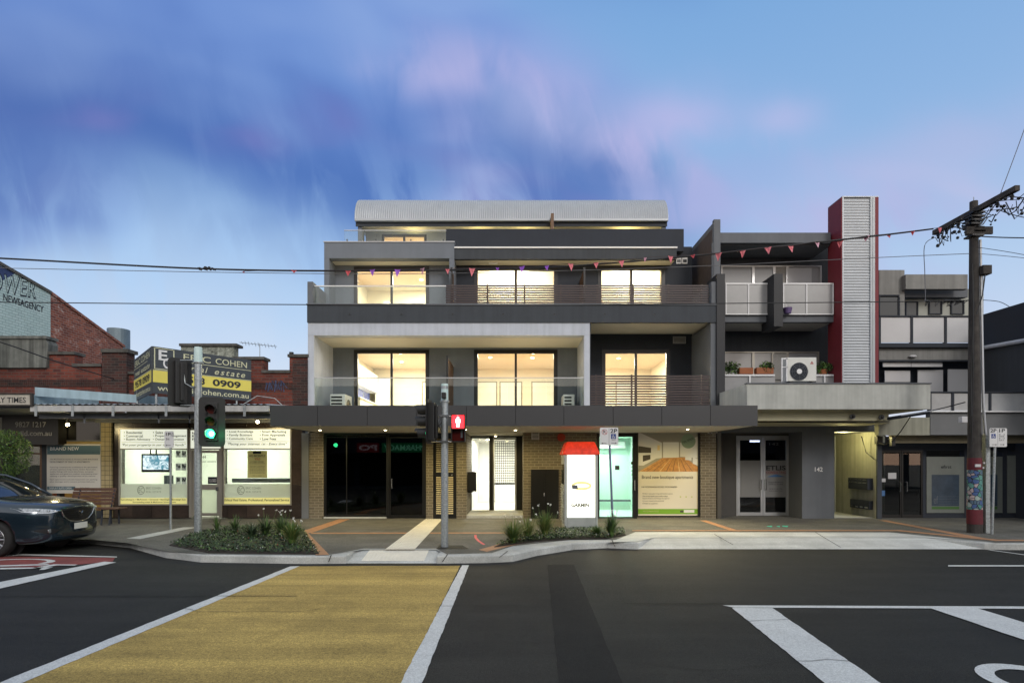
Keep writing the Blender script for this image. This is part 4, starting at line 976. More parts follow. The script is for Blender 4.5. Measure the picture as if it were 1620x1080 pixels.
for cx_, wd in ((240, 1), (398, 1)):
    mb = MB()
    c0 = P(cx_ - 17, 775, D0 + .008)
    mb.m = 0; mb.add([(c0.x + .12 * math.cos(R(i * 20)) * 1.0, c0.y, c0.z + .14 * math.sin(R(i * 20))) for i in range(18)] + [(c0.x + .10 * math.cos(R(i * 20)), c0.y, c0.z + .12 * math.sin(R(i * 20))) for i in range(18)], [(i, (i + 1) % 18, 18 + (i + 1) % 18, 18 + i) for i in range(18)])
    tx(mb, 'EC', cx_ - 20.5, 771.5, cx_ - 13.5, 778.5, D0 + .007)
    tx(mb, 'ERIC COHEN', cx_ - 9, 770, cx_ + 15, 773.5, D0 + .008); tx(mb, 'REAL ESTATE', cx_ - 9, 776, cx_ + 15, 779, D0 + .008, space=1.2)
    mb.build('lettering', mat('etched grey', (.22, .25, .2), .6, var=0), Lf)
# lit header signs and yellow foot strips
hd = mat('sign cream', (.68, .70, .58), .5, var=0, emit=(.84, .88, .74), es=.62)
ys = mat('sign yellow', (.66, .62, .24), .5, var=0, emit=(.75, .70, .25), es=.3)
def sgn(name, lab, cat, x0, y0, x1, y1, D, m, lines, tm='txt', t=.01, extra=None, group=None):
    o = thing(name, lab, cat, P((x0 + x1) / 2, y1, D), group)
    MB().F(x0, y0, x1, y1, D, t).build('board', m, o)
    mb = MB()
    for l in lines:
        s_, a, b, c, d = l[:5]; k = l[5] if len(l) > 5 else {}
        k.setdefault('bold', .014); tx(mb, s_, a, b, c, d, D - .001, **k)
    mats = tm if isinstance(tm, list) else [tm]
    if extra: extra(mb, D)
    if mb.v: mb.build('lettering', mats, o)
    return o
sgn('window_sign', 'lit cream header sign listing Residential, Commercial, Sales above the left real estate window', 'sign', 189.7, 678.7, 295.8, 709, D0 - .005, hd,
    [('• Residential', 196, 681.5, 225, 686), ('• Commercial', 196, 687, 226, 691.5), ('• Buyers Advocacy', 196, 692.5, 238, 697.5), ('• Sales', 242, 681.5, 258, 686), ('• Property Management', 242, 687, 295, 692), ('• Owners Corporation', 242, 692.5, 291, 697.5), ('"Put your property in our trusted hands"', 193, 701, 294, 706.5, dict(shear=.3, bold=.008))],
    extra=lambda mb, D: mb.F(192, 698.8, 294, 699.2, D - .003, .002))
sgn('window_sign', 'lit cream header sign listing Local Knowledge and Smart Marketing above the right real estate window', 'sign', 354.2, 678.7, 458.8, 709, D0 - .005, hd,
    [('• Local Knowledge', 359, 680.5, 401, 685), ('• Family Business', 359, 686, 399, 690.5), ('• Community Care', 359, 691.5, 400, 696.5), ('• Smart Marketing', 411, 680.5, 453, 685), ('• Free Appraisals', 411, 686, 451, 690.5), ('• Low Fees', 411, 691.5, 437, 696), ('"Placing your interest 1st - Every time"', 360, 699.5, 454, 705, dict(shear=.3, bold=.008))],
    extra=lambda mb, D: mb.F(357, 697.8, 457, 698.2, D - .003, .002))
sgn('window_sign', 'small cream header panel with a dark crest above the real estate shop door', 'sign', 301.2, 680.2, 348.8, 708.8, D0 - .005, hd, [('EC', 304, 683, 309, 696, dict(bold=.02))])
sgn('window_sign', 'yellow foot strip starting Specialising in under the left real estate window', 'sign', 189.7, 787.2, 295.8, 796.8, D0 + .008, ys, [('Specialising in: • McKinnon • Ormond • Bentleigh • Bentleigh East', 191, 788.5, 294, 791.5, dict(bold=.01)), ('Surrounding areas & McKinnon School Zone', 210, 792.5, 278, 795.5, dict(bold=.01))])
sgn('window_sign', 'yellow foot strip reading Ethical Real Estate under the right real estate window', 'sign', 354.2, 786.8, 458.8, 796.8, D0 + .008, ys, [('Ethical Real Estate, Professional, Personalised Service', 355.5, 788.5, 457.5, 792.8, dict(bold=.012))])
sgn('poster', 'yellow poster headed We recently sold hanging in the right real estate window', 'poster', 391.5, 712.5, 422.5, 755.5, D0 + .06, mat('poster yellow', (.50, .42, .16), .6, var=0, emit=(.5, .42, .16), es=.2),
    [('WE RECENTLY', 394, 719, 420, 722.5, dict(bold=.02)), ('A HOME NEARBY', 396, 729, 418, 731), ('YOU SHOULD KNOW THAT', 394.5, 732, 419.5, 733.6)] + [('information about your property and street', 395, 736 + i * 2.2, 419, 737.4 + i * 2.2) for i in range(6)] + [('Call us today', 400, 751.5, 414, 753)],
    extra=lambda mb, D: (mb.F(400, 713.5, 413, 717.5, D - .003, .002), setattr(mb, 'm', 1), tx(mb, 'SOLD', 403, 723.8, 412, 727.5, D - .002, m=1, bold=.02)), tm=['txt', mat('poster red ink', (.5, .03, .02), .6, var=0)])
tv = thing('television', 'wall screen showing a bright seascape hung in the left real estate window', 'screen', P(245, 745, 18.5))
MB().F(223.5, 717.5, 268.5, 746.5, 18.5, .08).build('casing', 'black', tv, bevel=.01)
m_, t_, b_ = nodes('seascape screen'); 
nz = t_.nodes.new('ShaderNodeTexNoise'); nz.inputs['Scale'].default_value = 5; nz.inputs['Detail'].default_value = 8; nz.inputs['Distortion'].default_value = 1.5
g_ = t_.nodes.new('ShaderNodeNewGeometry'); t_.links.new(g_.outputs['Position'], nz.inputs['Vector'])
r_ = t_.nodes.new('ShaderNodeValToRGB'); r_.color_ramp.elements[0].position = .38; r_.color_ramp.elements[0].color = (.06, .22, .3, 1); r_.color_ramp.elements[1].position = .6; r_.color_ramp.elements[1].color = (.8, .9, .95, 1)
t_.links.new(nz.outputs[0], r_.inputs[0]); t_.links.new(r_.outputs[0], b_.inputs['Emission Color']); b_.inputs['Emission Strength'].default_value = 1.1; b_.inputs['Base Color'].default_value = (.02, .02, .02, 1); MATS['seascape screen'] = m_
MB().F(226, 720, 266.5, 742.5, 18.497, .004).build('display', m_, tv)
mb = MB()
for x in (237, 246): mb.F(x, 711, x + 1.6, 718, 18.53, .03)
mb.build('mount', 'black', tv)
sgn('wall_shelf', 'long grey counter shelf across the right real estate window', 'shelf', 367, 756.5, 459, 763, 18.8, 'mgrey', [], t=.4)
def listing(x0, y0, w, h, lab):
    o = thing('photo_card', lab, 'card', P(x0 + w / 2, y0 + h, 18.34), 'property photo cards in the real estate window')
    MB().F(x0, y0, x0 + w, y0 + h, 18.34, .006).build('card', 'wht', o)
    mb = MB()
    for i in range(10):
        mb.m = random.randint(0, 2); a = random.uniform(0, w * .7); b = random.uniform(0, h * .4); mb.F(x0 + .8 + a * .9, y0 + .8 + b, x0 + .8 + a * .9 + w * .22, y0 + .8 + b + h * .26, 18.338 - i * .0004, .001)
    mb.build('picture', ['txt', 'mgrey', 'path'], o)
for r0, y0 in enumerate((712, 732.5, 754)):
    for c0 in range(2): listing(278 + c0 * 8.8, y0, 8, 11, ('property photo card, %s row, %s of two, in the left real estate window' % (('top', 'middle', 'bottom')[r0], ('left', 'right')[c0])))
ws = thing('filing_cabinet', 'tall grey filing cabinet inside the left real estate window under the screen', 'cabinet', P(226, 765, 20.5))
MB().F(219, 738, 233, 790, 20.5, .5).build('housing', 'portal', ws, bevel=.01)
MB().F(211, 742, 218, 790, 20.3, .3).build('water_cooler', 'mgrey', ws, bevel=.05)
mb = MB()
for i in range(3):
    mb.F(236 + i * 10, 752, 244 + i * 10, 790, 20.6, .4)
mb.build('pigeonholes', 'char', ws)
# rooftop sign: V shaped, one apex towards the street
ap = (-9.69, 15.3); rt = (-8.0, 17.45); lt = (-11.56, 17.4); sz0, sz1 = 3.80, 5.06
rs = thing('rooftop_sign', 'dark and yellow two sided ERIC COHEN real estate sign standing on the corrugated awning', 'sign', (ap[0], ap[1], 3.5))
bk = mat('sign slate', (.045, .055, .065), .5, var=.1); ye = mat('sign band yellow', (.74, .64, .12), .5, var=.05)
al_ = mat('sign cream trim', (.60, .60, .40), .5, var=0)
for q, lab in ((rt, 'right'), (lt, 'left')):
    a = Vector((*ap, 0)); b = Vector((*q, 0)); d = (b - a); ln = d.length; d.normalize(); nrm = Vector((-d.y, d.x, 0)); 
    if nrm.y > 0: nrm = -nrm
    def rect(u0, u1, v0, v1, mb, k=1, th=None):
        h = sz1 - sz0; o_ = nrm * (.002 * k)
        c = [a + d * (ln * u) + Vector((0, 0, sz0 + h * v)) + o_ for u, v in ((u0, v0), (u1, v0), (u1, v1), (u0, v1))]
        if th: c2 = [p - nrm * th for p in c]; mb.add(c + c2, [(0, 1, 2, 3), (7, 6, 5, 4), (0, 4, 5, 1), (1, 5, 6, 2), (2, 6, 7, 3), (3, 7, 4, 0)])
        else: mb.add(c, [(0, 1, 2, 3)])
    mb = MB(); rect(0.01, 1, 0, 1, mb, 0, .05); mb.build('sign_panel', bk, rs)
    mb = MB(); rect(.01, 1, .235, .49, mb, 2); mb.build('yellow_band', ye, rs)
    mb = MB()
    for v in (.495, .735): rect(.21 if v > .6 else .01, 1, v, v + .012, mb, 3)
    def letters(s_, u0, u1, v0, v1, mb, **k):
        h = sz1 - sz0
        if lab == 'right': org = a + d * (ln * u0) + Vector((0, 0, sz0 + h * v0)) + nrm * .006; uv = d
        else: org = a + d * (ln * (1 - u0)) + Vector((0, 0, sz0 + h * v0)) + nrm * .006; uv = -d
        text_mb(s_, org, uv, (0, 0, 1), ln * (u1 - u0), h * (v1 - v0), mb, **k)
    o1, o2 = (.24, 0) if lab == 'right' else (.05, 0)
    if lab == 'right':
        letters('ERIC', .29, .56, .79, .93, mb, bold=.005); letters('COHEN', .61, .95, .79, .93, mb, bold=.005); letters('real', .36, .53, .555, .69, mb, shear=.3, bold=.01, space=1.3); letters('estate', .60, .93, .55, .66, mb, shear=.3, bold=.01, space=1.3)
        letters('www.ericcohen.com.au', .05, .97, .06, .18, mb, bold=.01)
        rect(.02, .205, .52, .535, mb, 3); rect(.02, .205, .965, .98, mb, 3); rect(.02, .03, .52, .98, mb, 3); rect(.195, .205, .52, .98, mb, 3)
    else:
        letters('ERIC', .08, .4, .79, .93, mb, bold=.005); letters('COHEN', .45, .92, .79, .93, mb, bold=.005); letters('real estate', .08, .92, .56, .68, mb, shear=.3, bold=.01); letters('www.ericcohen.com.au', .05, .95, .06, .18, mb, bold=.01)
    mb.build('lettering', al_, rs)
    mb = MB()
    if lab == 'right': letters('9578', .28, .50, .28, .44, mb, bold=.03); letters('0909', .58, .88, .28, .44, mb, bold=.03)
    else: letters('9578 0909', .1, .9, .28, .44, mb, bold=.02)
    mb.build('lettering', 'txt', rs)
    if lab == 'right':
        mb = MB(); letters('E', .06, .14, .72, .94, mb, bold=.02); letters('C', .10, .17, .55, .78, mb, bold=.02); mb.build('emblem', 'wht', rs)
mb = MB()
for x, y in ((ap[0] + .03, ap[1] + .15), (rt[0] - .3, rt[1] - .3), (lt[0] + .3, lt[1] - .3), (-8.9, 16.6)): mb.tube([(x, y, 3.45), (x, y, 4.4)], .03)
mb.tube([(-8.3, 17, 3.5), (-7.75, 17.3, 3.95), (-7.3, 17.5, 3.9), (-6.9, 17.6, 3.5)], .012)
mb.build('support_post', 'galv', rs)
an = thing('tv_antenna', 'thin rooftop television antenna above the brick parapet', 'antenna', P(411, 565, 20))
mb = MB().tube([P(411, 570, 20), P(411, 543, 20)], .012, 5); mb.build('mast', 'galv', an)
mb = MB().tube([P(379, 541.5, 20), P(438, 548, 20)], .01, 5)
for i in range(11):
    x = 383 + i * 5.2; y = 542 + i * .58; h = 3.5 if i % 3 else 2; mb.tube([P(x - 1, y - h, 19.8), P(x + 1, y + h, 20.2)], .007, 4)
mb.build('element', 'galv', an)
# ---- neighbouring shop to the far left
Ls = thing('old_shop', 'dim shop with a black sign board at the far left of the street', 'building', (-17, 19, .15))
mb = MB().F(-260, 640, 160, 664, D0 + .01, .3).F(-260, 664, -60, 819, D0, .3).F(-60, 808, 160, 819, D0 + .01, .3).F(90, 655, 94, 819, D0 + .01, .2).F(66, 702, 74, 819, D0, .2); mb.build('wall', 'dgrey', Ls)
room2(-17.6, -13.1, D0 + .31, 21, .16, 3.1, mat('amber wall', (.5, .38, .16), .8, var=.1), 'wood floor', ((-15.4, 19.2, 22),), (1, .78, .38), Ls)
o = frame(-60, 703, 66, 808, D0, Ls, (716,), m='timber', w=3); MB().F(-57, 706, 63, 805, D0 + .03, .008).build('pane', 'sglass', o)
o = frame(92, 664, 160, 698, D0 - .02, Ls, (), m='mgrey', w=2); MB().F(94, 666, 158, 696, D0 + .02, .02).build('pane', mat('dark glass', (.01, .01, .011), .06, var=0), o)
mb = MB()
for i in range(3): mb.F(30 + i * 3 - 22, 716, 31, 790, 18.6, .02)
mb.build('curtain', mat('amber curtain', (.45, .33, .12), .9, var=.2, scale=9), Ls)
bd = sgn('shop_sign', 'black sign board reading 9827 1217 cobild.com.au over the far left shop', 'sign', -40, 655, 92, 703, D0 - .35, 'black', [('9827 1217', 24, 667, 73, 675.5, dict(bold=.015)), ('co', 15.5, 683, 25, 689, dict(bold=.015)), ('ild.com.au', 33, 681, 82, 689, dict(bold=.015))], tm=[mat('sign silver', (.42, .42, .42), .5, var=0), mat('sign faint red', (.16, .02, .01), .5, var=0)], t=.33, extra=lambda mb, D: (setattr(mb, 'm', 1), tx(mb, 'b', 26, 681, 31.5, 689, D - .001, m=1, bold=.015), setattr(mb, 'm', 0), mb.F(-38, 660, 3, 687, D - .004, .003)))
sgn('shop_sign', 'cream fascia board with old style lettering LY TIMES at the left edge', 'sign', -60, 622.5, 47, 641, 15.35, mat('aged cream board', (.42, .39, .33), .7, var=.2, scale=5), [('LY TIMES', -4, 628, 41, 637, dict(bold=.012))], t=.1)
frame(-60, 621.5, 50, 642, 15.33, Ls, (), m='wood', w=2.2, name='fascia_frame', t=.08)
mb = MB().box(KX(-260, 15.4), ax0 - .02, 15.45, D0, 3.40, 3.55); mb.build('awning_soffit', 'mgrey', Ls)
mb = MB(); v = [P(47, 622, 15.4), P(178, 640, 17.9), P(178, 632, 17.9), P(60, 624.5, 15.6)]
mb.add([P(50, 624, 15.45), P(52, 641, 15.45), P(179, 641, 17.8), P(179, 634, 17.8)], [(0, 1, 2, 3)]); 
mb2 = MB().sprism([(15.45, 3.5), (17.9, 3.5), (17.9, KZ(633, 17.9)), (15.45, KZ(624, 15.45))], -13.05, -13.0); mb2.build('awning_cheek', mat('pale blue sheet', (.35, .48, .55), .5, .2, var=.12, scale=2, streak=.2), Ls)
mb = MB(); mb.add([(-13.0, 15.5, 3.74), (-10.6, 17.7, 3.7), (-10.6, 17.7, 3.95), (-13, 15.5, 3.98)], [(0, 1, 2, 3)])
mb.add([(-13.0, 15.53, 3.74), (-10.6, 17.73, 3.7), (-10.6, 17.73, 3.95), (-13, 15.53, 3.98)], [(3, 2, 1, 0)]); mb.build('awning_flashing', MATS['pale blue sheet'], Ls)
sgn('poster', 'blue and white BRAND NEW designer boutique apartments poster on the far left shop', 'poster', 74, 702, 159, 780, D0 - .1, mat('poster off white', (.50, .49, .46), .6, var=.02),
    [('ON MCKINNON ROAD IS AN EXCLUSIVE BOUTIQUE', 79, 725, 155, 727.5), ('DEVELOPMENT OF ONLY 15 APARTMENTS', 79, 729, 142, 731.5)] + [(('Featuring contemporary architecture the apartments', 'all boast spacious living rooms, timber floors and', 'quality fittings with stone benchtops, european', 'appliances and generous outdoor entertaining areas', 'setting a quality development of its nature')[i], 79, 737.5 + i * 3.5, 154 - (i % 3) * 3, 740.2 + i * 3.5) for i in range(5)] + [('Each apartment includes basement car parking', 79, 757, 154, 759.5), ('plus storage and a secure private balcony', 79, 760.5, 150, 763), ('Selling Agents', 127, 770, 142, 772.3, dict(bold=.01)), ('Martin Bowen 0400 123', 127, 773.3, 155, 775.3), ('Daniel Mason 0400 456', 127, 776, 155, 778)],
    tm=['mgrey', mat('poster teal', (.06, .12, .15), .6, var=0), 'wht'], t=.05,
    extra=lambda mb, D: (setattr(mb, 'm', 1), mb.F(74.5, 704.5, 158.5, 718.5, D - .002, .0015), mb.F(74.5, 769, 119, 774.5, D - .002, .0015), tx(mb, 'BRAND NEW', 79.5, 706.5, 125, 712, D - .004, m=2, bold=.005), tx(mb, 'DESIGNER BOUTIQUE APARTMENTS', 79.5, 713.8, 156, 717, D - .004, m=1), tx(mb, 'DISPLAY SUITE OPEN', 78, 770.3, 113, 773.2, D - .004, m=2)))
# ---- tall brick building with the painted newsagency wall, standing side on
pw = thing('newsagency_building', 'tall side wall, half painted pale green with OWER NEWSAGENCY lettering, half bare red brick', 'building', (-16.6, 21, .15))
wx = -16.5
def wy(px_): return F * abs(wx) / (CX - px_)
def wz(px_, py_): return HC + (HY - py_) / F * wy(px_)
za, zb_, zc_ = wz(0, 419), wz(80, 465), wz(198, 551)
y0_, y1_, y2_ = wy(-60), wy(80), wy(198); zf = wz(-60, 385)
MB().sprism([(y0_, .15), (y1_, .15), (y1_, zb_), (y0_, zf)], wx - .3, wx).build('painted_wall', 'painted brick', pw)
MB().sprism([(y1_, .15), (y2_, .15), (y2_, zc_), (y1_, zb_)], wx - .3, wx - .004).build('brick_wall', 'salted brick', pw)
MB().sprism([(y0_, zf), (y1_, zb_), (y1_, zb_ + .1), (y0_, zf + .1)], wx - .35, wx + .05).build('coping', MATS['weathered coping'], pw); MB().sprism([(y1_, zb_), (y2_, zc_), (y2_, zc_ + .1), (y1_, zb_ + .1)], wx - .34, wx + .04).build('coping', 'salted brick', pw)
MB().box(wx - 8, wx - .31, y0_, y2_, .15, 6.5).build('wall', 'dgrey', pw)
def wt(s_, x0, y0, x1, y1, mb, m=0, dz=0., **k):
    "lettering painted on the side wall between two photo columns; y0/y1 = lower-left / upper-left height"
    ya, yb = wy(x0), wy(x1); za_, zb2 = wz(x0, y0), wz(x0, y1)
    sl_ = (wz(x1, k.pop('yr', y0)) - za_) / (yb - ya); uv = Vector((0, 1, sl_))
    return text_mb(s_, (wx + .003 + dz, ya, za_), uv, (0, 0, 1), yb - ya, zb2 - za_, mb, ext=0.003, m=m, **k)
mb = MB(); wt('OWER', -15, 459.5, 57, 427.5, mb, yr=473.5, bold=.03, shear=.1, space=1.12); wt('NEWSAGENCY', 5, 475.5, 69, 464, mb, yr=495, bold=.02); mb.build('lettering', 'char', pw)
mb = MB(); wt('OWER', -14.8, 457.2, 55, 429.5, mb, yr=470.5, bold=-.006, shear=.1, dz=.006, space=1.14); mb.build('lettering', 'painted brick', pw)
mb = MB(); mb.sprism([(wy(-60), wz(-60, 440)), (wy(-2), wz(-2, 447)), (wy(24), wz(24, 432.5)), (wy(-60), wz(-60, 390))], wx + .001, wx + .003); mb.build('painted_flash', mat('navy wall paint', (.03, .05, .14), .7, var=.2), pw)
tk = thing('water_tank', 'small blue grey cylinder tank behind the top of the bare brick wall', 'tank', (wx - .6, y2_ + .2, 6))
MB().tube([(wx - .35, y2_ + .1, 6.3), (wx - .35, y2_ + .1, zc_ + .82)], .42, 24).build('drum', mat('blue grey tank', (.14, .19, .22), .5, .3, var=.1), tk)
# ---------------------------------------------------------------- apartment block with the red and corrugated tower
D0 = 18.0
T = thing('tower_building', 'grey apartment block with a maroon and corrugated steel tower and pale concrete awning', 'building', (9, 19, .15))
def tb(name, m, *b, parent=T, bevel=0.):
    mb = MB()
    for q in b: mb.box(*q)
    return mb.build(name, m, parent, bevel=bevel)
def tf(name, m, *b, parent=T, bevel=0.):
    mb = MB()
    for q in b: mb.F(*q)
    return mb.build(name, m, parent, bevel=bevel)
DB = 18.5; DBW = 19.8
zt = KZ(348, DB)
# side parapet clad with slats, seen in perspective
tb('side_wall', 'mgrey', (6.55, 6.76, DB - .05, DB + .1, KZ(640, DB), zt), (6.6, 6.76, DB + .1, 21, KZ(640, DB), zt - .02))
mb = MB()
for i in range(42): z = KZ(470, DB) + i * .055; mb.box(6.56, 6.599, DB + .12, 21, z, z + .04) if z < zt - .1 else None
mb.build('slat_cladding', mat('brown slats', (.10, .075, .06), .6, var=.2, scale=5), T)
tf('roof_fascia', 'mgrey', (1130, 368, 1314, 384, DB, .15)); tb('roof_slab', 'dgrey', (6.76, 10.5, DB + .15, 24, KZ(384, DB) - .002, KZ(369, DB)))
tf('downpipe', 'mgrey', (1127, 384, 1133, 640, DB - .02, .1))
# terrace back walls and window bands
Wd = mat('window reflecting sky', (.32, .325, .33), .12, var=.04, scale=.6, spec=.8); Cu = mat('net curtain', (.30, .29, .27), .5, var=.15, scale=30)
def wallwin(y0, y1, wy0, wy1, xs, D=DBW):
    mb = MB().F(1130, y0, 1316, wy0, D, .2).F(1130, wy0, xs[0], y1, D, .2).F(xs[-1], wy0, 1320, y1, D, .2); mb.build('terrace_wall', 'dgrey', T)
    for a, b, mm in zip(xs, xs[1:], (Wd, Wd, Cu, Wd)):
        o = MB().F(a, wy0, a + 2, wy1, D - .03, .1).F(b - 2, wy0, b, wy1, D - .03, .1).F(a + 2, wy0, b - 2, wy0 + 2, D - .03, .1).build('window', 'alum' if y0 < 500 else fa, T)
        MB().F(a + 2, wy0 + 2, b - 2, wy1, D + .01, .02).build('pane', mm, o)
wallwin(384, 512, 420, 505, (1141, 1192, 1225, 1246, 1300))
wallwin(500, 640, 556, 625, (1141, 1192, 1223, 1246, 1296))
tf('blind', 'obs', (1246, 424, 1284, 500, DBW - .035, .005)); tf('curtain', Cu, (1223, 560, 1244, 600, DBW - .036, .005))
tb('floor_slab', 'mgrey', (6.76, 10.45, DB - .06, DB + .1, KZ(510, DB), KZ(497.5, DB))); tb('floor_slab', 'ceil', (6.76, 10.45, DB + .1, DBW + .2, KZ(509.5, DB), KZ(498, DB)))
tb('soffit', 'mgrey', (6.76, 10.45, DB + .15, DBW, KZ(384.5, DB) - .02, KZ(384.5, DB)))
tb('floor_slab', 'mgrey', (6.6, 11.6, D0 + .02, 22, 2.9, 3.5))
ff = mat('near black post', (.016, .017, .02), .6, var=.1)
tf('privacy_post', ff, (1134, 433, 1147, 640, D0 - .1, .9)); tf('privacy_post', ff, (1224.5, 433, 1238.5, 516, D0 - .1, .9))
# white framed glass balustrades
fg = mat('grey frosted glass', (.30, .30, .30), .3, var=.1, scale=1.5)
for a, b, m1 in ((1148, 1223, 1184.5), (1239, 1319, 1276.5)):
    o = MB().F(a, 447.5, b, 449.6, D0 + .35, .05).F(a, 496, b, 497.5, D0 + .35, .05).F(a, 449.6, a + 1.6, 496, D0 + .35, .05).F(b - 1.6, 449.6, b, 496, D0 + .35, .05).F(m1 - .8, 449.6, m1 + .8, 498, D0 + .34, .06).build('balustrade', 'wht', T)
    MB().F(a + 1.6, 449.6, m1 - .8, 496, D0 + .37, .01).build('pane', fg, o); MB().F(m1 + .8, 449.6, b - 1.6, 496, D0 + .37, .01).build('pane', fg, o)
for a, b in ((1147, 1226), (1291, 1319)):
    o = MB().F(a, 592, b, 594.5, D0 + .35, .3).build('balustrade', 'wht', T)
    MB().F(a, 594.5, b, 622, D0 + .4, .02).build('pane', fg, o); MB().F((a + b) / 2 - 1, 594.5, (a + b) / 2 + 1, 622, D0 + .34, .05).build('post', 'wht', o)
# the tower
tx0, tx1 = KX(1332, D0), KX(1390, D0); tt = KZ(312, D0)
MB().sprism([(D0, KZ(604, D0) - .7), (D0 + .7, KZ(604, D0) - .7), (D0 + .7, tt), (D0, tt)], KX(1331, D0), KX(1333.5, D0)).build('tower_wall', 'red', T)
tb('tower_wall', 'red', (KX(1384, D0), tx1, D0, D0 + .8, 3.4, tt), (KX(1332, D0), tx1, D0 + .7, D0 + .8, 3.4, tt - .01))
n = int((tt - 3.5) / .015); vs = []; fs = []
xa, xb = KX(1333.5, D0), KX(1377, D0)
for i in range(n + 1):
    z = 3.5 + (tt - .02 - 3.5) * i / n; y = D0 + .03 + .010 * math.cos(2 * math.pi * i / 6); vs += [(xa, y, z), (xb, y, z)]
for i in range(n): fs.append((2 * i, 2 * i + 1, 2 * i + 3, 2 * i + 2))
MB().add(vs, fs).build('corrugated_cladding', 'zinc', T, smooth=True)
mb = MB(); 
for a, b in ((1377, 1379), (1380, 1382), (1382.6, 1384)): mb.box(KX(a, D0), KX(b, D0), D0 - .01, D0 + .06, 3.5, tt)
mb.box(xa - .02, xa + .02, D0 - .01, D0 + .08, 3.5, tt); mb.build('corner_trim', 'zinc', T)
tb('roof_cap', 'zinc', (tx0, tx1, D0 - .01, D0 + .8, tt + .002, tt + .03))
# concrete awning
DC = 15.8; cz1 = KZ(607, DC); cz0 = KZ(647, DC); ca0, ca1 = KX(1182, DC), KX(1472, DC)
pc = mat('pale awning render', (.43, .44, .41), .85, var=.12, scale=1.5, bump=.2, bscale=120, streak=.16)
mb = MB().box(ca0, ca1, DC, DC + .12, cz0, cz1).box(ca0, ca0 + .12, DC + .12, D0, cz0 + .001, cz1 - .001).box(ca1 - .12, ca1, DC + .12, D0, cz0 + .001, cz1 - .001); mb.build('awning_fascia', pc, T)
tb('awning_deck', 'mgrey', (ca0 + .12, ca1 - .12, DC + .12, D0 + .1, cz1 - .15, cz1 - .05)); tb('awning_cap', 'mgrey', (ca0 - .02, ca1 + .02, DC - .03, DC + .15, cz1 + .001, cz1 + .03))
so_ = mat('awning soffit paint', (.40, .38, .26), .8, var=.08)
tb('awning_soffit', so_, (ca0 + .12, ca1 - .12, DC + .12, D0 + 2.4, cz0 - .02, cz0))
tb('soffit_beam', so_, (KX(1199, 16.2), KX(1406, 16.2), 16.2, 16.5, KZ(665, 16.2), cz0 - .021)); tb('soffit_lining', so_, (6.6, KX(1390, 17), 16.5, 20.4, KZ(667, 16.5) - .04, KZ(667, 16.5) - .02))
lo = KZ(667, 16.5) - .04
# ground floor: recessed double door, side cheek, numbered pier, passage
cheek = mat('brown grey render', (.075, .07, .062), .8, var=.06, scale=2, bump=.2)
mb = MB().box(6.5, 6.62, D0, 19.0, .15, 3.05); mb.build('side_cheek', cheek, T)
DD = 18.9
mb = MB().F(1140, 668, 1165, 815.6, DD, .1).F(1165, 668, 1268, 689, DD, .1); mb.build('recess_wall', cheek, T)
mb = MB().F(1269, 668, 1320, 821, D0, .9); mb.build('pier', 'mgrey', T) 
mb = MB(); tx(mb, '142', 1289, 738.5, 1301.5, 745.5, D0 - .004, bold=.02); mb.build('house_number', 'wht', T)
df = MB().F(1165, 689, 1268.5, 692, DD - .02, .1).F(1165, 692, 1167, 815.6, DD - .02, .1).F(1247, 692, 1250, 815.6, DD - .02, .1).F(1267, 692, 1268.5, 815.6, DD - .02, .1).F(1250, 812, 1267, 815, DD - .02, .1).build('door_frame', 'alum', T)
MB().F(1250, 692, 1267, 812, DD + .02, .01).build('pane', 'sglass', df)
def leaf(x0, x1, hx, nm='door'):
    o = MB().F(x0, 692, x0 + 3.4, 815, DD, .05).F(x1 - 3.4, 692, x1, 815, DD, .05).F(x0 + 3.4, 692, x1 - 3.4, 696, DD, .05).F(x0 + 3.4, 810, x1 - 3.4, 815, DD, .05).build(nm, 'alum', T)
    MB().F(x0 + 3.4, 696, x1 - 3.4, 810, DD + .02, .01).build('pane', 'sglass', o)
    p = P(hx, 774, DD); q = P(hx, 758, DD); MB().tube([p, p - Vector((0, .07, 0)), q - Vector((0, .07, 0)), q], .015).build('handle', 'steel', o); return o
leaf(1167.2, 1206.8, 1203); lf = leaf(1207.4, 1247, 1211)
ff_ = frost('grey film', (.44, .44, .44), .96)
MB().F(1170.5, 728, 1203.5, 786, DD + .012, .003).build('privacy_film', ff_, lf); MB().F(1210.8, 728, 1243.6, 786, DD + .012, .003).build('privacy_film', ff_, lf)
mb = MB(); tx(mb, 'ETLIS', 1212, 736, 1243, 743.5, DD + .006, bold=.03); mb.m = 0
for i in range(2): tx(mb, ('ENGINEERING', 'STRUCTURE')[i], 1216, 761.5 + i * 3.3, 1239, 763.3 + i * 3.3, DD + .006); tx(mb, ('9578 0142 TEL', 'INFO@ETLIS')[i], 1217, 772 + i * 3.3, 1238, 773.8 + i * 3.3, DD + .006)
tx(mb, 'CONSULTING', 1212, 745, 1243, 749, DD + .006, m=1); mb.m = 2; D_ = DD + .007
mb.add([P(1212, 754, D_), P(1228, 749.8, D_), P(1243, 754, D_)], [(0, 1, 2)]); tx(mb, '142', 1217, 700, 1232, 704, DD + .006, m=3); tx(mb, '142', 1253, 697, 1265, 704, DD + .01, m=3)
mb.build('lettering', ['txt', mat('etlis red', (.3, .03, .02), .6, var=0), mat('etlis blue', (.05, .14, .32), .6, var=0), 'mgrey'], lf)
mb = MB().F(1150, 650, 1300, 667, 22, .1).box(KX(1165, DD), KX(1165, DD) + .05, DD + .1, 22, .16, 3).box(KX(1268, DD), KX(1268, DD) + .05, DD + .1, 22, .16, 3).F(1160, 660, 1290, 830, 22, .1); mb.build('interior_lining', 'dark', T)
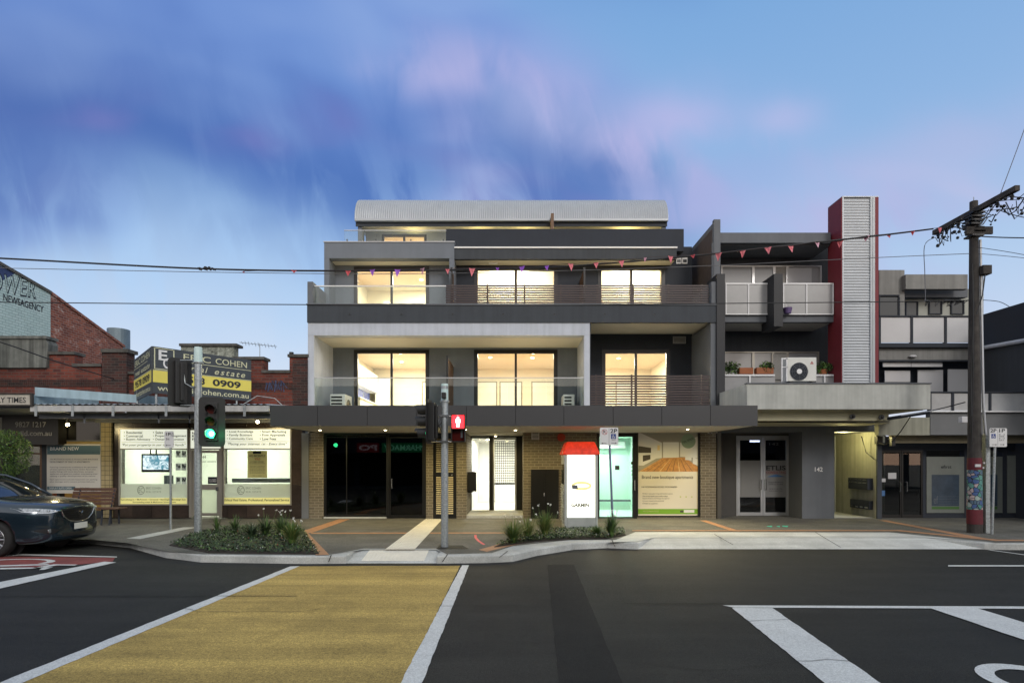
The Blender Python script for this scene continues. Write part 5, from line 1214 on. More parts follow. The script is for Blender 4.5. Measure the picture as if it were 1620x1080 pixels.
tube = MB().box(KX(1187, 19.5), KX(1202, 19.5), 19.5, 19.55, KZ(699, 19.5), KZ(696, 19.5)).build('ceiling_batten', mat('blue white tube', (.9, .9, 1), .4, var=0, emit=(.7, .75, 1), es=5), T)
# passage at the right: back wall with a narrow door, long right wall carrying letterboxes
yw = mat('passage render', (.30, .30, .24), .8, var=.12, scale=2, bump=.2, streak=.2)
rx = 11.58
tb('passage_wall', yw, (KX(1386, D0), KX(1393, D0), D0, 20.4, .15, 3.0)); tb('pier', 'dgrey', (KX(1386, D0) + .001, KX(1393, D0) + .003, D0 - .06, D0 - .002, .15, lo - .35))
mb = MB().F(1318, 668, 1400, 811, 20.3, .1); mb.build('passage_wall', yw, T)
o = MB().F(1321, 690, 1340, 810.5, 20.25, .05).build('passage_door', 'lgrey', T); MB().F(1338, 742, 1341, 751, 20.2, .05).build('lock', 'steel', o)
mp = MB().box(9.18 + 1.02, 9.3 + 1.02, 18.9, 20.3, .15, 3).build('passage_wall', yw, T)
tb('passage_floor', 'conc2', (KX(1320, D0) + .002, KX(1386, D0), 18.1, 20.3, .16, .17))
pl = MB().disc(Vector((KX(1331, 18.5), 18.5, 2.96)), .13, 20, .06, 'z').build('ceiling_light', mat('bulkhead glow', (.9, .8, .4), .4, var=0, emit=(1, .92, .42), es=30), T)
lamp('bulkhead_bulb', Vector((KX(1331, 18.5), 18.42, 2.80)), 48, (1, .86, .36), .08, 'POINT', parent=T)
# plants, planters and the condenser on the awning
def acu():
    o = thing('air_conditioner', 'large white air conditioner condenser with one fan standing on the concrete awning', 'air conditioner', P(1268, 604, 16.5))
    D = 16.5; MB().F(1246, 565, 1292, 603, D, .42).build('casing', mat('condenser white', (.62, .62, .58), .5, var=.05), o, bevel=.02)
    mb = MB(); c = P(1264, 587.5, D - .012); rr = 14 / F * D
    mb.disc(c, rr, 28, .01); mb.build('fan_recess', 'char', o)
    mb = MB()
    for k in range(1, 6): pts = [(c.x + rr * k / 5 * math.cos(R(i * 15)), D - .03, c.z + rr * k / 5 * math.sin(R(i * 15))) for i in range(25)]; mb.tube(pts, .004, 4)
    for i in range(8): mb.tube([(c.x, D - .03, c.z), (c.x + rr * math.cos(R(i * 45)), D - .03, c.z + rr * math.sin(R(i * 45)))], .005, 4)
    mb.m = 1; mb.disc((c.x, D - .045, c.z), .075, 20, .02); mb.build('fan_grille', ['mgrey', 'wht'], o)
    mb = MB().F(1236.5, 566, 1238, 603, D, .03).F(1238, 566, 1246, 568, D, .03).F(1238, 580, 1246, 581, D, .03).F(1244, 567, 1246, 603, D + .0, .02); mb.build('side_bracket', 'wht', o)
    mb = MB(); mb.F(1250, 603, 1254, 607, D, .4).F(1284, 603, 1288, 607, D, .4); mb.build('foot', 'black', o)
    mb = MB(); q = P(1284.5, 574, D - .004)
    for an_ in (90, 210, 330):                # three red diamonds round a point
        d = Vector((math.cos(R(an_)), 0, math.sin(R(an_)))) * .055; e = Vector((-d.z, 0, d.x)) * .45; mb.add([q, q + d * .5 + e, q + d, q + d * .5 - e], [(0, 1, 2, 3)])
    mb.build('emblem', mat('emblem red', (.35, .04, .04), .5, var=0), o)
acu()
pot = mat('terracotta trough', (.28, .09, .03), .7, var=.15)
def leaves(mb, c, rx_, ry, rz, n, s_=.04):
    for i in range(n):
        v = Vector((random.gauss(0, .45), random.gauss(0, .45), random.gauss(0, .45)))
        if v.length > 1: v.normalize()
        p = Vector(c) + Vector((v.x * rx_, v.y * ry, v.z * rz)); a = Vector((random.uniform(-1, 1), random.uniform(-1, 1), random.uniform(-.6, 1))).normalized(); b = a.cross(Vector((random.random(), random.random(), random.random()))).normalized()
        mb.m = random.choice((0, 0, 1, 1, 2)); q = s_ * random.uniform(.6, 1.3)
        mb.add([p - a * q, p + b * q * .5, p + a * q, p - b * q * .5], [(0, 1, 2, 3)])
lm = [mat('pot leaf green', (.06, .13, .02), .5, var=.3, scale=12), leafg[1], mat('pot leaf light', (.12, .2, .04), .5, var=.3, scale=12)]
for x0, x1, lab, lx, rr, trough in ((1168, 1190, 'terracotta trough with a bushy plant at its left on the level one balcony ledge', 1157, .34, 1), (1195, 1222, 'terracotta trough with straggly plant left of the large condenser', 1212, .24, 1), (1293, 1311, 'low green pot plant to the right of the large condenser', 1302, .3, 0)):
    D = D0 + .5; a = P(x0, 592, D); b = P(x1, 583, D)
    o = thing('planter', lab, 'planter', (a.x, D, a.z), 'planters on the balcony ledge')
    if trough: MB().box(a.x, b.x, D - .1, D + .12, a.z, b.z + .02).build('trough', pot, o, bevel=.015)
    else: MB().tube([(a.x + .18, D, a.z), (a.x + .18, D, a.z + .15)], .1, 16, .14).build('pot', pot, o)
    mb = MB(); c = P(lx, 582, D); leaves(mb, c, rr, .16, .22, 420); mb.build('foliage', lm, o)
bp_ = thing('flower_pot', 'purple hanging flower pot behind the glass of the upper right balcony', 'planter', P(1248, 496, D0 + .34))
MB().tube([P(1246, 496, D0 + .28), P(1246, 487, D0 + .28)], .1, 16, .14).build('pot', mat('purple plastic', (.12, .08, .2), .5, var=0), bp_); MB().tube([P(1243, 487, D0 + .28), P(1244.5, 476, D0 + .28), P(1249, 487, D0 + .28)], .006, 5).build('hook', 'alum', bp_)
mb_ = thing('mailbox_bank', 'row of battered steel mailboxes on the yellow lit passage wall', 'mailbox', (rx - .05, 19, 1))
xw = KX(1386, D0)
MB().box(xw - .18, xw, 18.15, 19.2, 1.05, 1.42).build('housing', 'char', mb_, bevel=.01); MB().box(xw - .12, xw, 18.15, 19.2, .42, .70).build('meter_box', 'char', mb_, bevel=.01)
mb = MB()
for i in range(4): mb.box(xw - .186, xw - .18, 18.2 + i * .25, 18.4 + i * .25, 1.25, 1.28).box(xw - .186, xw - .18, 18.2 + i * .25, 18.4 + i * .25, 1.36, 1.38); mb.box(xw - .147, xw - .14, 18.2 + i * .25, 18.36 + i * .25, .46, .5)
mb.build('flap', 'steel', mb_)
for i, (x, y, D) in enumerate(((1350, 658.5, 16.1), (1396, 659.5, 16.1))):
    o = thing('security_camera', ('round dome camera under the pale awning above the passage lamp', 'round dome camera under the pale awning near its sloping right end')[i], 'camera', P(x, y, D))
    MB().disc(P(x, y, D), .07, 16, .08).build('housing', 'mgrey', o, bevel=.01); MB().ball(P(x, y, D - .02), .045).build('dome', 'black', o)
tl = thing('tube_light', 'long slanting fluorescent light fitting under the right end of the pale awning', 'light', P(1440, 658, 15.6))
a = P(1405, 662, 16.1); b = P(1472, 651.5, 15.0)
mb = MB().tube([a, b], .05, 6); mb.build('housing', 'char', tl); a2 = a.lerp(b, .3) - Vector((0, .06, -.02)); mb = MB().tube([a2, b - Vector((0, .06, -.02))], .022, 6); mb.build('tube', 'obs', tl)
# ---------------------------------------------------------------- pale block with glazed balconies further right
Q = thing('balcony_block', 'concrete apartment block with white glass balcony panels behind the power pole', 'building', (14, 20, .15))
qf = lambda name, m, *b, **k: tf(name, m, *b, parent=Q, **k)
DQ = 19.0; co = mat('raw concrete', (.22, .22, .21), .85, var=.12, scale=2, bump=.3, streak=.2); dk = 'char'
qf('wall', co, (1391, 427, 1431, 470, DQ, .2), (1424, 470, 1431, 500, DQ, .2))
qf('parapet', co, (1433, 434, 1531, 457, DQ - .2, .2)); qf('parapet', co, (1549, 434, 1556, 458, DQ + .2, .2))
qf('soffit', 'mgrey', (1431, 457.5, 1531, 470, DQ + .25, .2))
qf('wall', mat('pale inner wall', (.36, .37, .33), .8, var=.05), (1431, 457, 1556, 500, DQ + .5, .2))
for a, b, y0, y1 in ((1391, 1423, 466, 500), (1433, 1453, 476, 500), (1470, 1491, 475, 497), (1505, 1526, 475, 497)):
    D = DQ - .03 if a < 1420 else DQ + .45
    o = MB().F(a, y0, b, y0 + 2, D, .06).F(a, y0 + 2, a + 1.5, y1, D, .06).F(b - 1.5, y0 + 2, b, y1, D, .06).F(a + 1.5, y1 - 1.5, b - 1.5, y1, D, .06).build('window', 'char', Q); MB().F(a + 1.5, y0 + 2, b - 1.5, y1 - 1.5, D + .03, .01).build('pane', mat('dim glass', (.05, .055, .06), .1, var=0), o)
ob = 'obs'
def panels(y0, y1, xs, D, m=ob, post=3.5):
    for a, b in zip(xs, xs[1:]): 
        MB().F(a + post / 2, y0, b - post / 2, y1, D, .03).build('balcony_panel', m, Q)
    mb = MB()
    for x in xs: mb.F(x - post / 2, y0 - 1, x + post / 2, y1 + 1, D - .03, .1)
    mb.F(xs[0], y0 - 3, xs[-1], y0 - 1, D - .04, .12); mb.build('post_row', dk, Q)
panels(502, 541.5, (1392, 1443, 1496.5, 1550), DQ - .1)
qf('floor_slab', 'char', (1391, 542.5, 1556, 549, DQ - .15, .3)); qf('slab_edge', co, (1391, 549, 1556, 570, DQ, .2))
MB().ball(P(1444, 563.5, DQ - .05), .13, .08, .05).build('wall_light', ob, Q)
qf('wall', dk, (1391, 570, 1556, 622, DQ + .5, .2), (1391, 569, 1556, 571.5, DQ - .02, .4))
qf('blind', ob, (1397, 572, 1441, 580, DQ + .1, .03), (1442, 572, 1491, 580, DQ + .1, .03), (1400, 586, 1440, 604, DQ + .3, .03), (1452, 585, 1492, 622, DQ + .3, .03), (1500, 584, 1531, 619, DQ + .2, .03))
DS = 17.2; pn = mat('white glazed panel', (.33, .34, .35), .2, var=.15, scale=1.2)
panels(622, 649, (1472, 1508, 1567, 1640, 1700), DS, pn)
qf('ledge', 'wht', (1472, 649.5, 1760, 651.5, DS - .1, .4)); qf('awning_fascia', mat('awning grey', (.15, .155, .16), .8, var=.06, scale=2), (1472, 651.5, 1760, 687.5, DS, .2)); qf('awning_fascia', MATS['passage render'], (1390, 660, 1472, 688, DS + .02, .2))
qf('awning_soffit', mat('tan soffit beam', (.16, .14, .09), .8, var=.1), (1416, 688, 1760, 700.5, DS + .35, .3))
# ground floor shopfront with translucent posters
SD = 18.2
qf('wall', 'char', (1393, 700, 1760, 712, SD, .2), (1460, 712, 1465.5, 822, SD, .2), (1526, 712, 1546, 822, SD, .2), (1586, 712, 1594, 822, SD, .2), (1607, 700, 1760, 822, SD, .2), (1465, 812, 1620, 822, SD + .01, .2))
qf('interior_lining', 'dark', (1393, 690, 1760, 825, 20.6, .1)); qf('plinth', 'dgrey', (1393, 819, 1760, 823, SD - .03, .2))
def sleaf(x0, x1, hx):
    o = MB().F(x0, 712, x0 + 2, 819, SD, .05).F(x1 - 2, 712, x1, 819, SD, .05).F(x0 + 2, 712, x1 - 2, 715, SD, .05).F(x0 + 2, 814, x1 - 2, 819, SD, .05).build('door', 'black', Q); MB().F(x0 + 2, 715, x1 - 2, 814, SD + .02, .01).build('pane', 'sglass', o)
    p = P(hx, 777, SD); q = P(hx, 762, SD); MB().tube([p, p - Vector((0, .07, 0)), q - Vector((0, .07, 0)), q], .015).build('handle', 'steel', o)
sleaf(1394, 1426, 1422.5); sleaf(1427, 1459.5, 1433)
qf('sill', 'wht', (1394, 819.2, 1460, 820.4, SD - .04, .05))
for a, b in ((1404, 1412), (1543, 1560), (1594, 1606)): MB().F(a, 711 if a < 1500 else 711, b, 714.5, 19.2, .05).build('ceiling_light', mat('dull yellow light', (.8, .7, .3), .4, var=0, emit=(1, .85, .3), es=1.6), Q)
film = mat('shop poster film', (.15, .165, .15), .35, var=.1, scale=3); pb = mat('poster slate blue', (.035, .055, .08), .3, var=.3, scale=3)
for a, b, lab in ((1466, 1525.5, 'grey window poster headed efirst left of the power pole'), (1547, 1586, 'grey window poster headed efirst between the power pole and the parking sign')):
    sgn('window_poster', lab, 'poster', a, 722, b, 811, SD - .02, film, [('efirst', a + (b - a) * .38, 735.5, a + (b - a) * .66, 740.5, dict(bold=.02))] , t=.02, tm=['txt', pb, mat('poster dim green', (.05, .13, .03), .4, var=0), 'mgrey'],
        extra=lambda mb, D, a=a, b=b: (setattr(mb, 'm', 1), mb.F(a + 8, 750.5, b - 8, 800, D - .003, .002), setattr(mb, 'm', 2), mb.F(a + 8, 801, b - 8, 805, D - .003, .002), [tx(mb, 'opening special for the new', a + 20 if b - a > 50 else a + 12, 784 + i * 4, b - 10, 786 + i * 4, D - .004, m=3) for i in range(4)], tx(mb, 'ef', a + 11, 784, a + 18, 796, D - .004, m=3)))
sgn('window_poster', 'narrow grey poster film strip right of the parking sign', 'poster', 1594, 720, 1607, 811, SD - .02, film, [], t=.02)
for x0, y0, x1, y1, m in ((1405, 747.5, 1418, 757, 'obs'), (1393.5, 756.5, 1401, 762, 'obs'), (1393, 775.5, 1400, 784, MATS['etlis blue'])): MB().F(x0, y0, x1, y1, SD - .006, .004).build('door_notice', m, Q)
# ---------------------------------------------------------------- dark side wall at the far right
K = thing('dark_building', 'dark rendered side wall with a sloping pale gutter at the right edge', 'building', (18, 17, .15))
kx = 15.8
def ky(p): return kx * F / (p - CX)
def kz(p, y): return HC + (HY - y) / F * ky(p)
MB().sprism([(ky(1740), 3.9), (ky(1550), 3.9), (ky(1550), kz(1550, 499)), (ky(1740), kz(1740, 442))], kx, kx + .3).build('wall', 'char', K)
MB().sprism([(ky(1740), 3.9), (ky(1550) - .02, 3.9), (ky(1550) - .02, kz(1550, 554)), (ky(1740), kz(1740, 520))], kx - .04, kx - .002).build('wall_skin', 'dgrey', K)
MB().tube([(kx - .1, ky(1740), kz(1740, 519)), (kx - .1, ky(1552), kz(1552, 551.5))], .07, 10).build('gutter', 'lgrey', K)
MB().box(kx + .3, kx + 8, ky(1740), ky(1550), .15, kz(1550, 499)).build('wall', 'char', K)
# ---------------------------------------------------------------- traffic signals
gl = mat('signal green lamp', (.01, .2, .1), .3, var=0, emit=(.02, 1, .32), es=9); glc = mat('signal green core', (.1, .5, .3), .3, var=0, emit=(.55, 1, .7), es=14)
rl = mat('signal red lamp', (.3, .01, .01), .3, var=0, emit=(1, .015, .02), es=5); rw = mat('signal figure', (.6, .5, .5), .3, var=0, emit=(1, .75, .75), es=6)
dr_ = mat('unlit red lens', (.06, .006, .004), .2, var=0); da_ = mat('unlit amber lens', (.10, .05, .01), .2, var=0); bk_ = mat('signal black', (.012, .012, .012), .5, var=.1)
capm = mat('pale mint cap', (.52, .66, .64), .5, var=.08, scale=6)
def signal_head(par, base, yaw, cz, board=True, lit=2, bw=.3, bh=.63, w=.27, sp=.30):
    "head centred at base (x,y) and height cz, looking along -Y turned by yaw"
    T_ = Matrix.Translation((base[0], base[1], cz)) @ Matrix.Rotation(yaw, 4, 'Z')
    mb = MB(T_); mb.box(-w / 2, w / 2, -.02, .16, -sp * 1.5 - .03, sp * 1.5 + .03); 
    mb.box(-.04, .04, .16, .21, -sp * 1.4, sp * 1.4)
    h = mb.build('signal_head', bk_, par, bevel=.012)
    if board:
        pts = []
        for cx_, cz_, a0 in ((bw - .1, bh - .1, 0), (-bw + .1, bh - .1, 90), (-bw + .1, -bh + .1, 180), (bw - .1, -bh + .1, 270)):
            pts += [(cx_ + .1 * math.cos(R(a0 + i * 22.5)), cz_ + .1 * math.sin(R(a0 + i * 22.5))) for i in range(5)]
        mb = MB(T_); mb.vprism(pts, .02, .035); mb.build('backboard', bk_, h)
    for i, z in enumerate((sp, 0, -sp)):
        mb = MB(T_); mb.disc((0, -.03, z), .1, 24, .012); 
        if i == lit: mb.m = 1; mb.disc((0, -.034, z), .05, 16, .004)
        mb.build('lens', [gl if i == lit else (dr_, da_, dr_)[i], glc], h)
        mb = MB(T_); vs = []; n = 22; L_ = .26
        for k in range(n + 1):                        # open-bottomed cowl
            a = R(-50 + 280 * k / n); 
            for rr, yy in ((.115, -.02), (.115, -L_ * (1 if 20 < math.degrees(a) < 160 else .75)), (.108, -L_ * (1 if 20 < math.degrees(a) < 160 else .75)), (.108, -.02)): vs.append((rr * math.cos(a), yy, z + rr * math.sin(a)))
        mb.add(vs, [(4 * k + j, 4 * k + (j + 1) % 4, 4 * k + 4 + (j + 1) % 4, 4 * k + 4 + j) for k in range(n) for j in range(4)]); mb.build('visor', bk_, h)
    return T_
def pole_thing(label, px_, py_base, py_top, D, r):
    b = P(px_, py_base, D); t = P(px_, py_top, D); b.z = .15
    o = thing('traffic_light', label, 'traffic light', b)
    MB().tube([b, Vector((b.x, b.y, t.z - .05))], r, 20).build('pole', 'galv', o, smooth=True, auto=40)
    return o, b, t
# left pole
o, b, t = pole_thing('tall galvanised traffic light pole with a green light, left of the crossing', 313.5, 845, 549, 14.1, .085)
cp = MB().tube([(b.x, b.y, t.z - .38), (b.x, b.y, t.z - .04), (b.x, b.y, t.z)], .10, 20, .085).build('cap', capm, o, smooth=True, auto=40)
MB().tube([(b.x, b.y, t.z - .40), (b.x, b.y, t.z - .37)], .12, 20).build('collar', 'galv', o)
signal_head(o, (KX(335, 13.75), 13.75), R(16), KZ(667, 13.75), sp=.29, bw=.29, bh=.60)
signal_head(o, (KX(284, 14.1), 14.1), R(-90 - 42), KZ(605, 14.1), sp=.33, bw=.27, bh=.60, lit=9)
mb = MB()
for y, xx in ((640, 335), (700, 335)): mb.tube([(b.x, b.y, KZ(y, 14)), (KX(xx - 4, 13.9), 13.9, KZ(y, 14))], .02)
for y in (570, 641): mb.tube([(b.x, b.y, KZ(y, 14.1)), (KX(287, 14.1), 14.05, KZ(y, 14.1))], .014)
mb.tube([P(290, 585, 14.05), P(293, 606, 14.0), P(303, 612, 14.0), P(309, 611, 14.0)], .012, 6); mb.build('bracket', 'galv', o)
mb = MB(); 
for y in (600, 642, 697): mb.tube([(b.x, b.y, KZ(y, 14.1) - .02), (b.x, b.y, KZ(y, 14.1) + .02)], .094, 20)
mb.build('strap', 'galv', o)
lamp('green_glow', (KX(341, 13.5), 13.42, KZ(686, 13.5)), 3.5, (.05, 1, .35), .08, 'POINT', parent=o)
# right pole
o, b, t = pole_thing('galvanised traffic light pole with a red walk figure and small camera beside the tactile path', 703.5, 865, 607, 12.0, .075)
MB().tube([(b.x, b.y, t.z - .37), (b.x, b.y, t.z - .03), (b.x, b.y, t.z)], .078, 20, .07).build('cap', capm, o, smooth=True, auto=40)
MB().tube([(b.x, b.y, t.z - .39), (b.x, b.y, t.z - .35)], .1, 20).build('collar', 'galv', o)
MB().box(b.x - .045, b.x + .045, b.y - .2, b.y - .07, t.z - .32, t.z - .20).build('camera', bk_, o, bevel=.01)
signal_head(o, (KX(677, 11.9), 11.9), R(-90 - 8), KZ(667, 11.9), sp=.245, bw=.24, bh=.46, w=.22)
z1_, z2_ = KZ(658, 12), KZ(698.5, 12)
mb = MB()
for z in (z1_, z2_): mb.tube([(KX(677, 12) if z == z2_ else b.x, b.y, z), (KX(727, 12), b.y, z)], .011); mb.box(b.x - .1, b.x + .1, b.y - .09, b.y - .075, z - .02, z + .02)
mb.build('bracket', 'steel', o)
mb = MB().tube([P(681, 655, 11.95), P(684, 670, 11.85), P(692, 675, 11.85), P(699, 668, 11.85)], .01, 6).tube([P(697, 662, 11.85), P(694, 672, 11.8), P(698, 682, 11.88)], .01, 6); mb.build('cable', bk_, o)
MB().F(693.5, 663, 697, 675, 11.9, .1).build('junction_box', 'mgrey', o)
D = 11.85
ph = MB().F(714, 656, 735, 699, D, .16).build('pedestrian_head', bk_, o, bevel=.01)
mb = MB().F(715, 657, 734, 677, D - .006, .005); mb.m = 1; c = P(724.5, 667, D - .012)
mb.disc((c.x, c.y, c.z + .085), .021, 12, .004); mb.box(c.x - .03, c.x + .03, c.y, c.y + .004, c.z - .03, c.z + .06); mb.box(c.x - .045, c.x - .032, c.y, c.y + .004, c.z - .02, c.z + .055).box(c.x + .032, c.x + .045, c.y, c.y + .004, c.z - .02, c.z + .055).box(c.x - .026, c.x - .004, c.y, c.y + .004, c.z - .105, c.z - .031).box(c.x + .004, c.x + .026, c.y, c.y + .004, c.z - .105, c.z - .031)
mb.build('walk_figure', [rl, rw], ph)
MB().F(715, 679, 734, 697, D - .006, .005).build('lens', dr_, ph)
mb = MB()
for y0 in (656, 678): mb.F(713.4, y0, 714.4, y0 + 20, D - .16, .2).F(734.6, y0, 735.6, y0 + 20, D - .16, .2).F(713.4, y0 - .8, 735.6, y0, D - .16, .2)
mb.build('visor', bk_, ph); mb = MB().F(729, 680, 732, 692, D - .02, .012); mb.build('label', 'mgrey', ph)
lamp('red_glow', (c.x, c.y - .12, c.z), 2.2, (1, .02, .03), .06, 'POINT', parent=o)
# ---------------------------------------------------------------- payphone booth
D = 14.9; bx0, bx1 = KX(893, D), KX(946, D); gy = D
pb_ = thing('payphone_booth', 'payphone booth with glowing white advertising panel and red roof standing in the planting bed', 'payphone', ((bx0 + bx1) / 2, D + .4, .15))
gm = mat('booth grey', (.42, .44, .42), .45, .3, var=.08, scale=5)
z0 = .15; zt_ = KZ(719, D); zb2 = KZ(817, D)
mb = MB().box(bx0, bx0 + .07, D, D + .9, z0, zt_).box(bx1 - .07, bx1, D, D + .9, z0, zt_).box(bx0 + .07, bx1 - .07, D + .01, D + .9, z0 + .02, zb2 - .02).box(bx0 + .07, bx1 - .07, D + .3, D + .9, zb2 - .02, zt_)
mb.build('frame', gm, pb_, bevel=.012)
adm = mat('lit advertising panel', (.8, .8, .7), .4, var=0, emit=(1, 1, .82), es=1.5)
ad = MB().box(bx0 + .075, bx1 - .075, D + .02, D + .05, zb2 - .015, zt_ - .01).build('advertising_panel', adm, pb_)
mb = MB(); tx(mb, 'GARMIN', 903.5, 795.5, 932, 801.5, D + .014, bold=.05)
gold = mat('pale gold ink', (.45, .38, .15), .5, var=0, emit=(.8, .72, .35), es=.7)
mb.build('lettering', mat('advert grey ink', (.12, .12, .1), .5, var=0), ad)
mb = MB(); ya = D + .016                       # fitness band product picture: a flattened loop
oc = P(920, 768, ya); n = 30; ring = lambda sx, sz: [(oc.x + sx * math.cos(R(i * 12)), ya, oc.z + sz * math.sin(R(i * 12))) for i in range(n)]
mb.add(ring(.27, .12) + ring(.20, .045), [(i, (i + 1) % n, n + (i + 1) % n, n + i) for i in range(n)]); mb.m = 1; mb.F(905, 767, 914, 773, D + .013, .001); mb.build('band_picture', [gold, 'mgrey'], ad)
# left flank: glazed above, louvred below
MB().box(bx0 - .012, bx0 - .002, D + .12, D + .8, 1.35, zt_ - .25).build('side_glass', 'bglass', pb_)
mb = MB()
for i in range(14): mb.box(bx0 - .03, bx0 - .002, D + .08, D + .85, .35 + i * .07, .35 + i * .07 + .035)
mb.build('side_louvre', gm, pb_)
rm_ = mat('red translucent roof', (.6, .03, .01), .25, var=.4, scale=7, emit=(1, .05, .01), es=.22)
mb = MB(); zr = zt_ + .005; h = .34; e = .05
v = [(bx0 - e, D - .05, zr), (bx1 + e, D - .05, zr), (bx1 + e, D + .95, zr), (bx0 - e, D + .95, zr), (bx0 - e, D - .05, zr + .03), (bx1 + e, D - .05, zr + .03), (bx1 + e, D + .95, zr + .03), (bx0 - e, D + .95, zr + .03), (bx0 + .07, D + .1, zr + h), (bx1 - .07, D + .1, zr + h), (bx1 - .07, D + .8, zr + h), (bx0 + .07, D + .8, zr + h)]
mb.add(v, [(0, 3, 2, 1), (8, 9, 10, 11)] + [(i, (i + 1) % 4, 4 + (i + 1) % 4, 4 + i) for i in range(4)] + [(4 + i, 4 + (i + 1) % 4, 8 + (i + 1) % 4, 8 + i) for i in range(4)]); mb.build('roof', rm_, pb_, bevel=.03)
ph2 = MB().box(bx0 + .3, bx0 + .6, D + .905, D + 1.0, 1.0, 1.6).build('telephone', 'black', pb_, bevel=.01)
lamp('advert_light', ((bx0 + bx1) / 2, D - .2, 1.5), 5, (1, 1, .8), .5, 'AREA', rot=(R(-90), 0, 0), parent=pb_) if False else None
# ---------------------------------------------------------------- parking signs
sw = mat('sign white', (.62, .62, .62), .45, var=.03)
sblue = mat('sign blue', (.02, .05, .22), .5, var=0)
def park(label, px0, px1, py0, py1, D, base, top, two, polem='galv', tilt=0):
    o = thing('parking_sign', label, 'sign', (KX(base[0], D), D, .15))
    a = Vector((KX(base[0], D), D + .03, .15)); b = Vector((KX(top[0], D), D + .03, KZ(top[1], D)))
    MB().tube([a, b], .028, 14).build('post', polem, o, smooth=True, auto=40)
    pts = []; x0, x1, z0, z1 = KX(px0, D), KX(px1, D), KZ(py1, D), KZ(py0, D); r = .03
    for cx_, cz_, a0 in ((x1 - r, z1 - r, 0), (x0 + r, z1 - r, 90), (x0 + r, z0 + r, 180), (x1 - r, z0 + r, 270)): pts += [(cx_ + r * math.cos(R(a0 + i * 22.5)), cz_ + r * math.sin(R(a0 + i * 22.5))) for i in range(5)]
    pl = MB().vprism(pts, D - .012, D - .002).build('plate', sw, o)
    mb = MB(); two(mb, D - .013, px0, px1, py0, py1); mb.build('lettering', ['txt', sblue, mat('sign red', (.4, .02, .02), .5, var=0), sw], pl)
    return o
def wheelchair(mb, x, y, s_, D):
    mb.m = 1; mb.F(x, y, x + s_, y + s_, D, .002); mb.m = 3; c = P(x + s_ * .5, y + s_ * .66, D - .002); k = D / F * s_
    ri = [(c.x + k * .26 * math.cos(R(a)), c.y, c.z + k * .26 * math.sin(R(a))) for a in range(120, 381, 20)]; rj = [(c.x + k * .19 * math.cos(R(a)), c.y, c.z + k * .19 * math.sin(R(a))) for a in range(120, 381, 20)]
    mb.add(ri + rj, [(i, i + 1, len(ri) + i + 1, len(ri) + i) for i in range(len(ri) - 1)]); mb.F(x + s_ * .4, y + s_ * .2, x + s_ * .5, y + s_ * .6, D - .002, .001).F(x + s_ * .5, y + s_ * .52, x + s_ * .78, y + s_ * .6, D - .002, .001).F(x + s_ * .72, y + s_ * .6, x + s_ * .8, y + s_ * .85, D - .002, .001)
    mb.disc(P(x + s_ * .45, y + s_ * .14, D - .003), k * .07, 10, .001)
def arrow(mb, x, y, w, d, D):
    mb.m = 0; mb.F(x, y - .35, x + w, y + .35, D, .001); a = x if d < 0 else x + w; mb.add([P(a, y - 1.3, D - .0005), P(a + 2.2 * d, y, D - .0005), P(a, y + 1.3, D - .0005)], [(0, 1, 2)])
def s1(mb, D, x0, x1, y0, y1):
    mb.F(963.3, 677, 963.7, 703.5, D, .001); tx(mb, '2P', 965.3, 678, 976.5, 684.5, D, bold=.02); wheelchair(mb, 966.5, 686, 8, D); mb.m = 0; tx(mb, 'ONLY', 967.5, 695, 974, 696.7, D); arrow(mb, 967, 700.5, 6.5, 1, D); arrow(mb, 953.5, 700.8, 6, -1, D)
    mb.m = 0; tx(mb, 'P', 954.6, 680.5, 957.8, 685.5, D, bold=.01); mb.m = 2; c = P(956.4, 683, D - .001); k = D / F
    mb.add([(c.x + 4.4 * k * math.cos(R(i * 20)), c.y, c.z + 4.4 * k * math.sin(R(i * 20))) for i in range(18)] + [(c.x + 3.7 * k * math.cos(R(i * 20)), c.y, c.z + 3.7 * k * math.sin(R(i * 20))) for i in range(18)], [(i, (i + 1) % 18, 18 + (i + 1) % 18, 18 + i) for i in range(18)])
    mb.add([P(953, 680, D - .0015), P(953.6, 679.4, D - .0015), P(960, 686, D - .0015), P(959.4, 686.6, D - .0015)], [(0, 1, 2, 3)])
park('leaning parking sign reading 2P with disabled symbol in front of the mint lit shop', 949, 978, 676, 704, 13.9, (970.5, 848), (964.3, 690), s1, mat('blue grey post', (.20, .24, .34), .5, .5, var=.1, scale=8))
def s2(mb, D, x0, x1, y0, y1):
    mb.F(1578.4, 678, 1578.7, 705, D, .001); tx(mb, '2P', 1566.5, 678, 1576.5, 683.5, D, bold=.02); tx(mb, '1P', 1580.5, 678, 1590, 683.5, D, bold=.02); wheelchair(mb, 1568.3, 686, 7, D); arrow(mb, 1569, 703, 6, 1, D); arrow(mb, 1582, 703, 5, 1, D)
    mb.m = 0
    for i, q in enumerate(('8 - 6', 'MON-FRI', '8 - 12', 'SAT')): tx(mb, q, 1580.5, 686 + i * 3, 1589.5 - (i % 2), 688 + i * 3, D)
park('parking sign reading 2P and 1P right of the power pole', 1565, 1592.5, 677, 706.5, 14.1, (1571, 845), (1576, 690), s2)
def s3(mb, D, x0, x1, y0, y1):
    tx(mb, '1P', 262.5, 684, 270, 689, D, bold=.02); tx(mb, '1/2', 270.5, 684.5, 274.5, 690, D); tx(mb, '8-6', 263, 692, 268, 696, D); arrow(mb, 264, 704, 6, -1, D)
park('small pale parking sign on a thin post in front of the left real estate window', 260.5, 275, 681.5, 708, 15.0, (269, 839), (269, 700), s3)
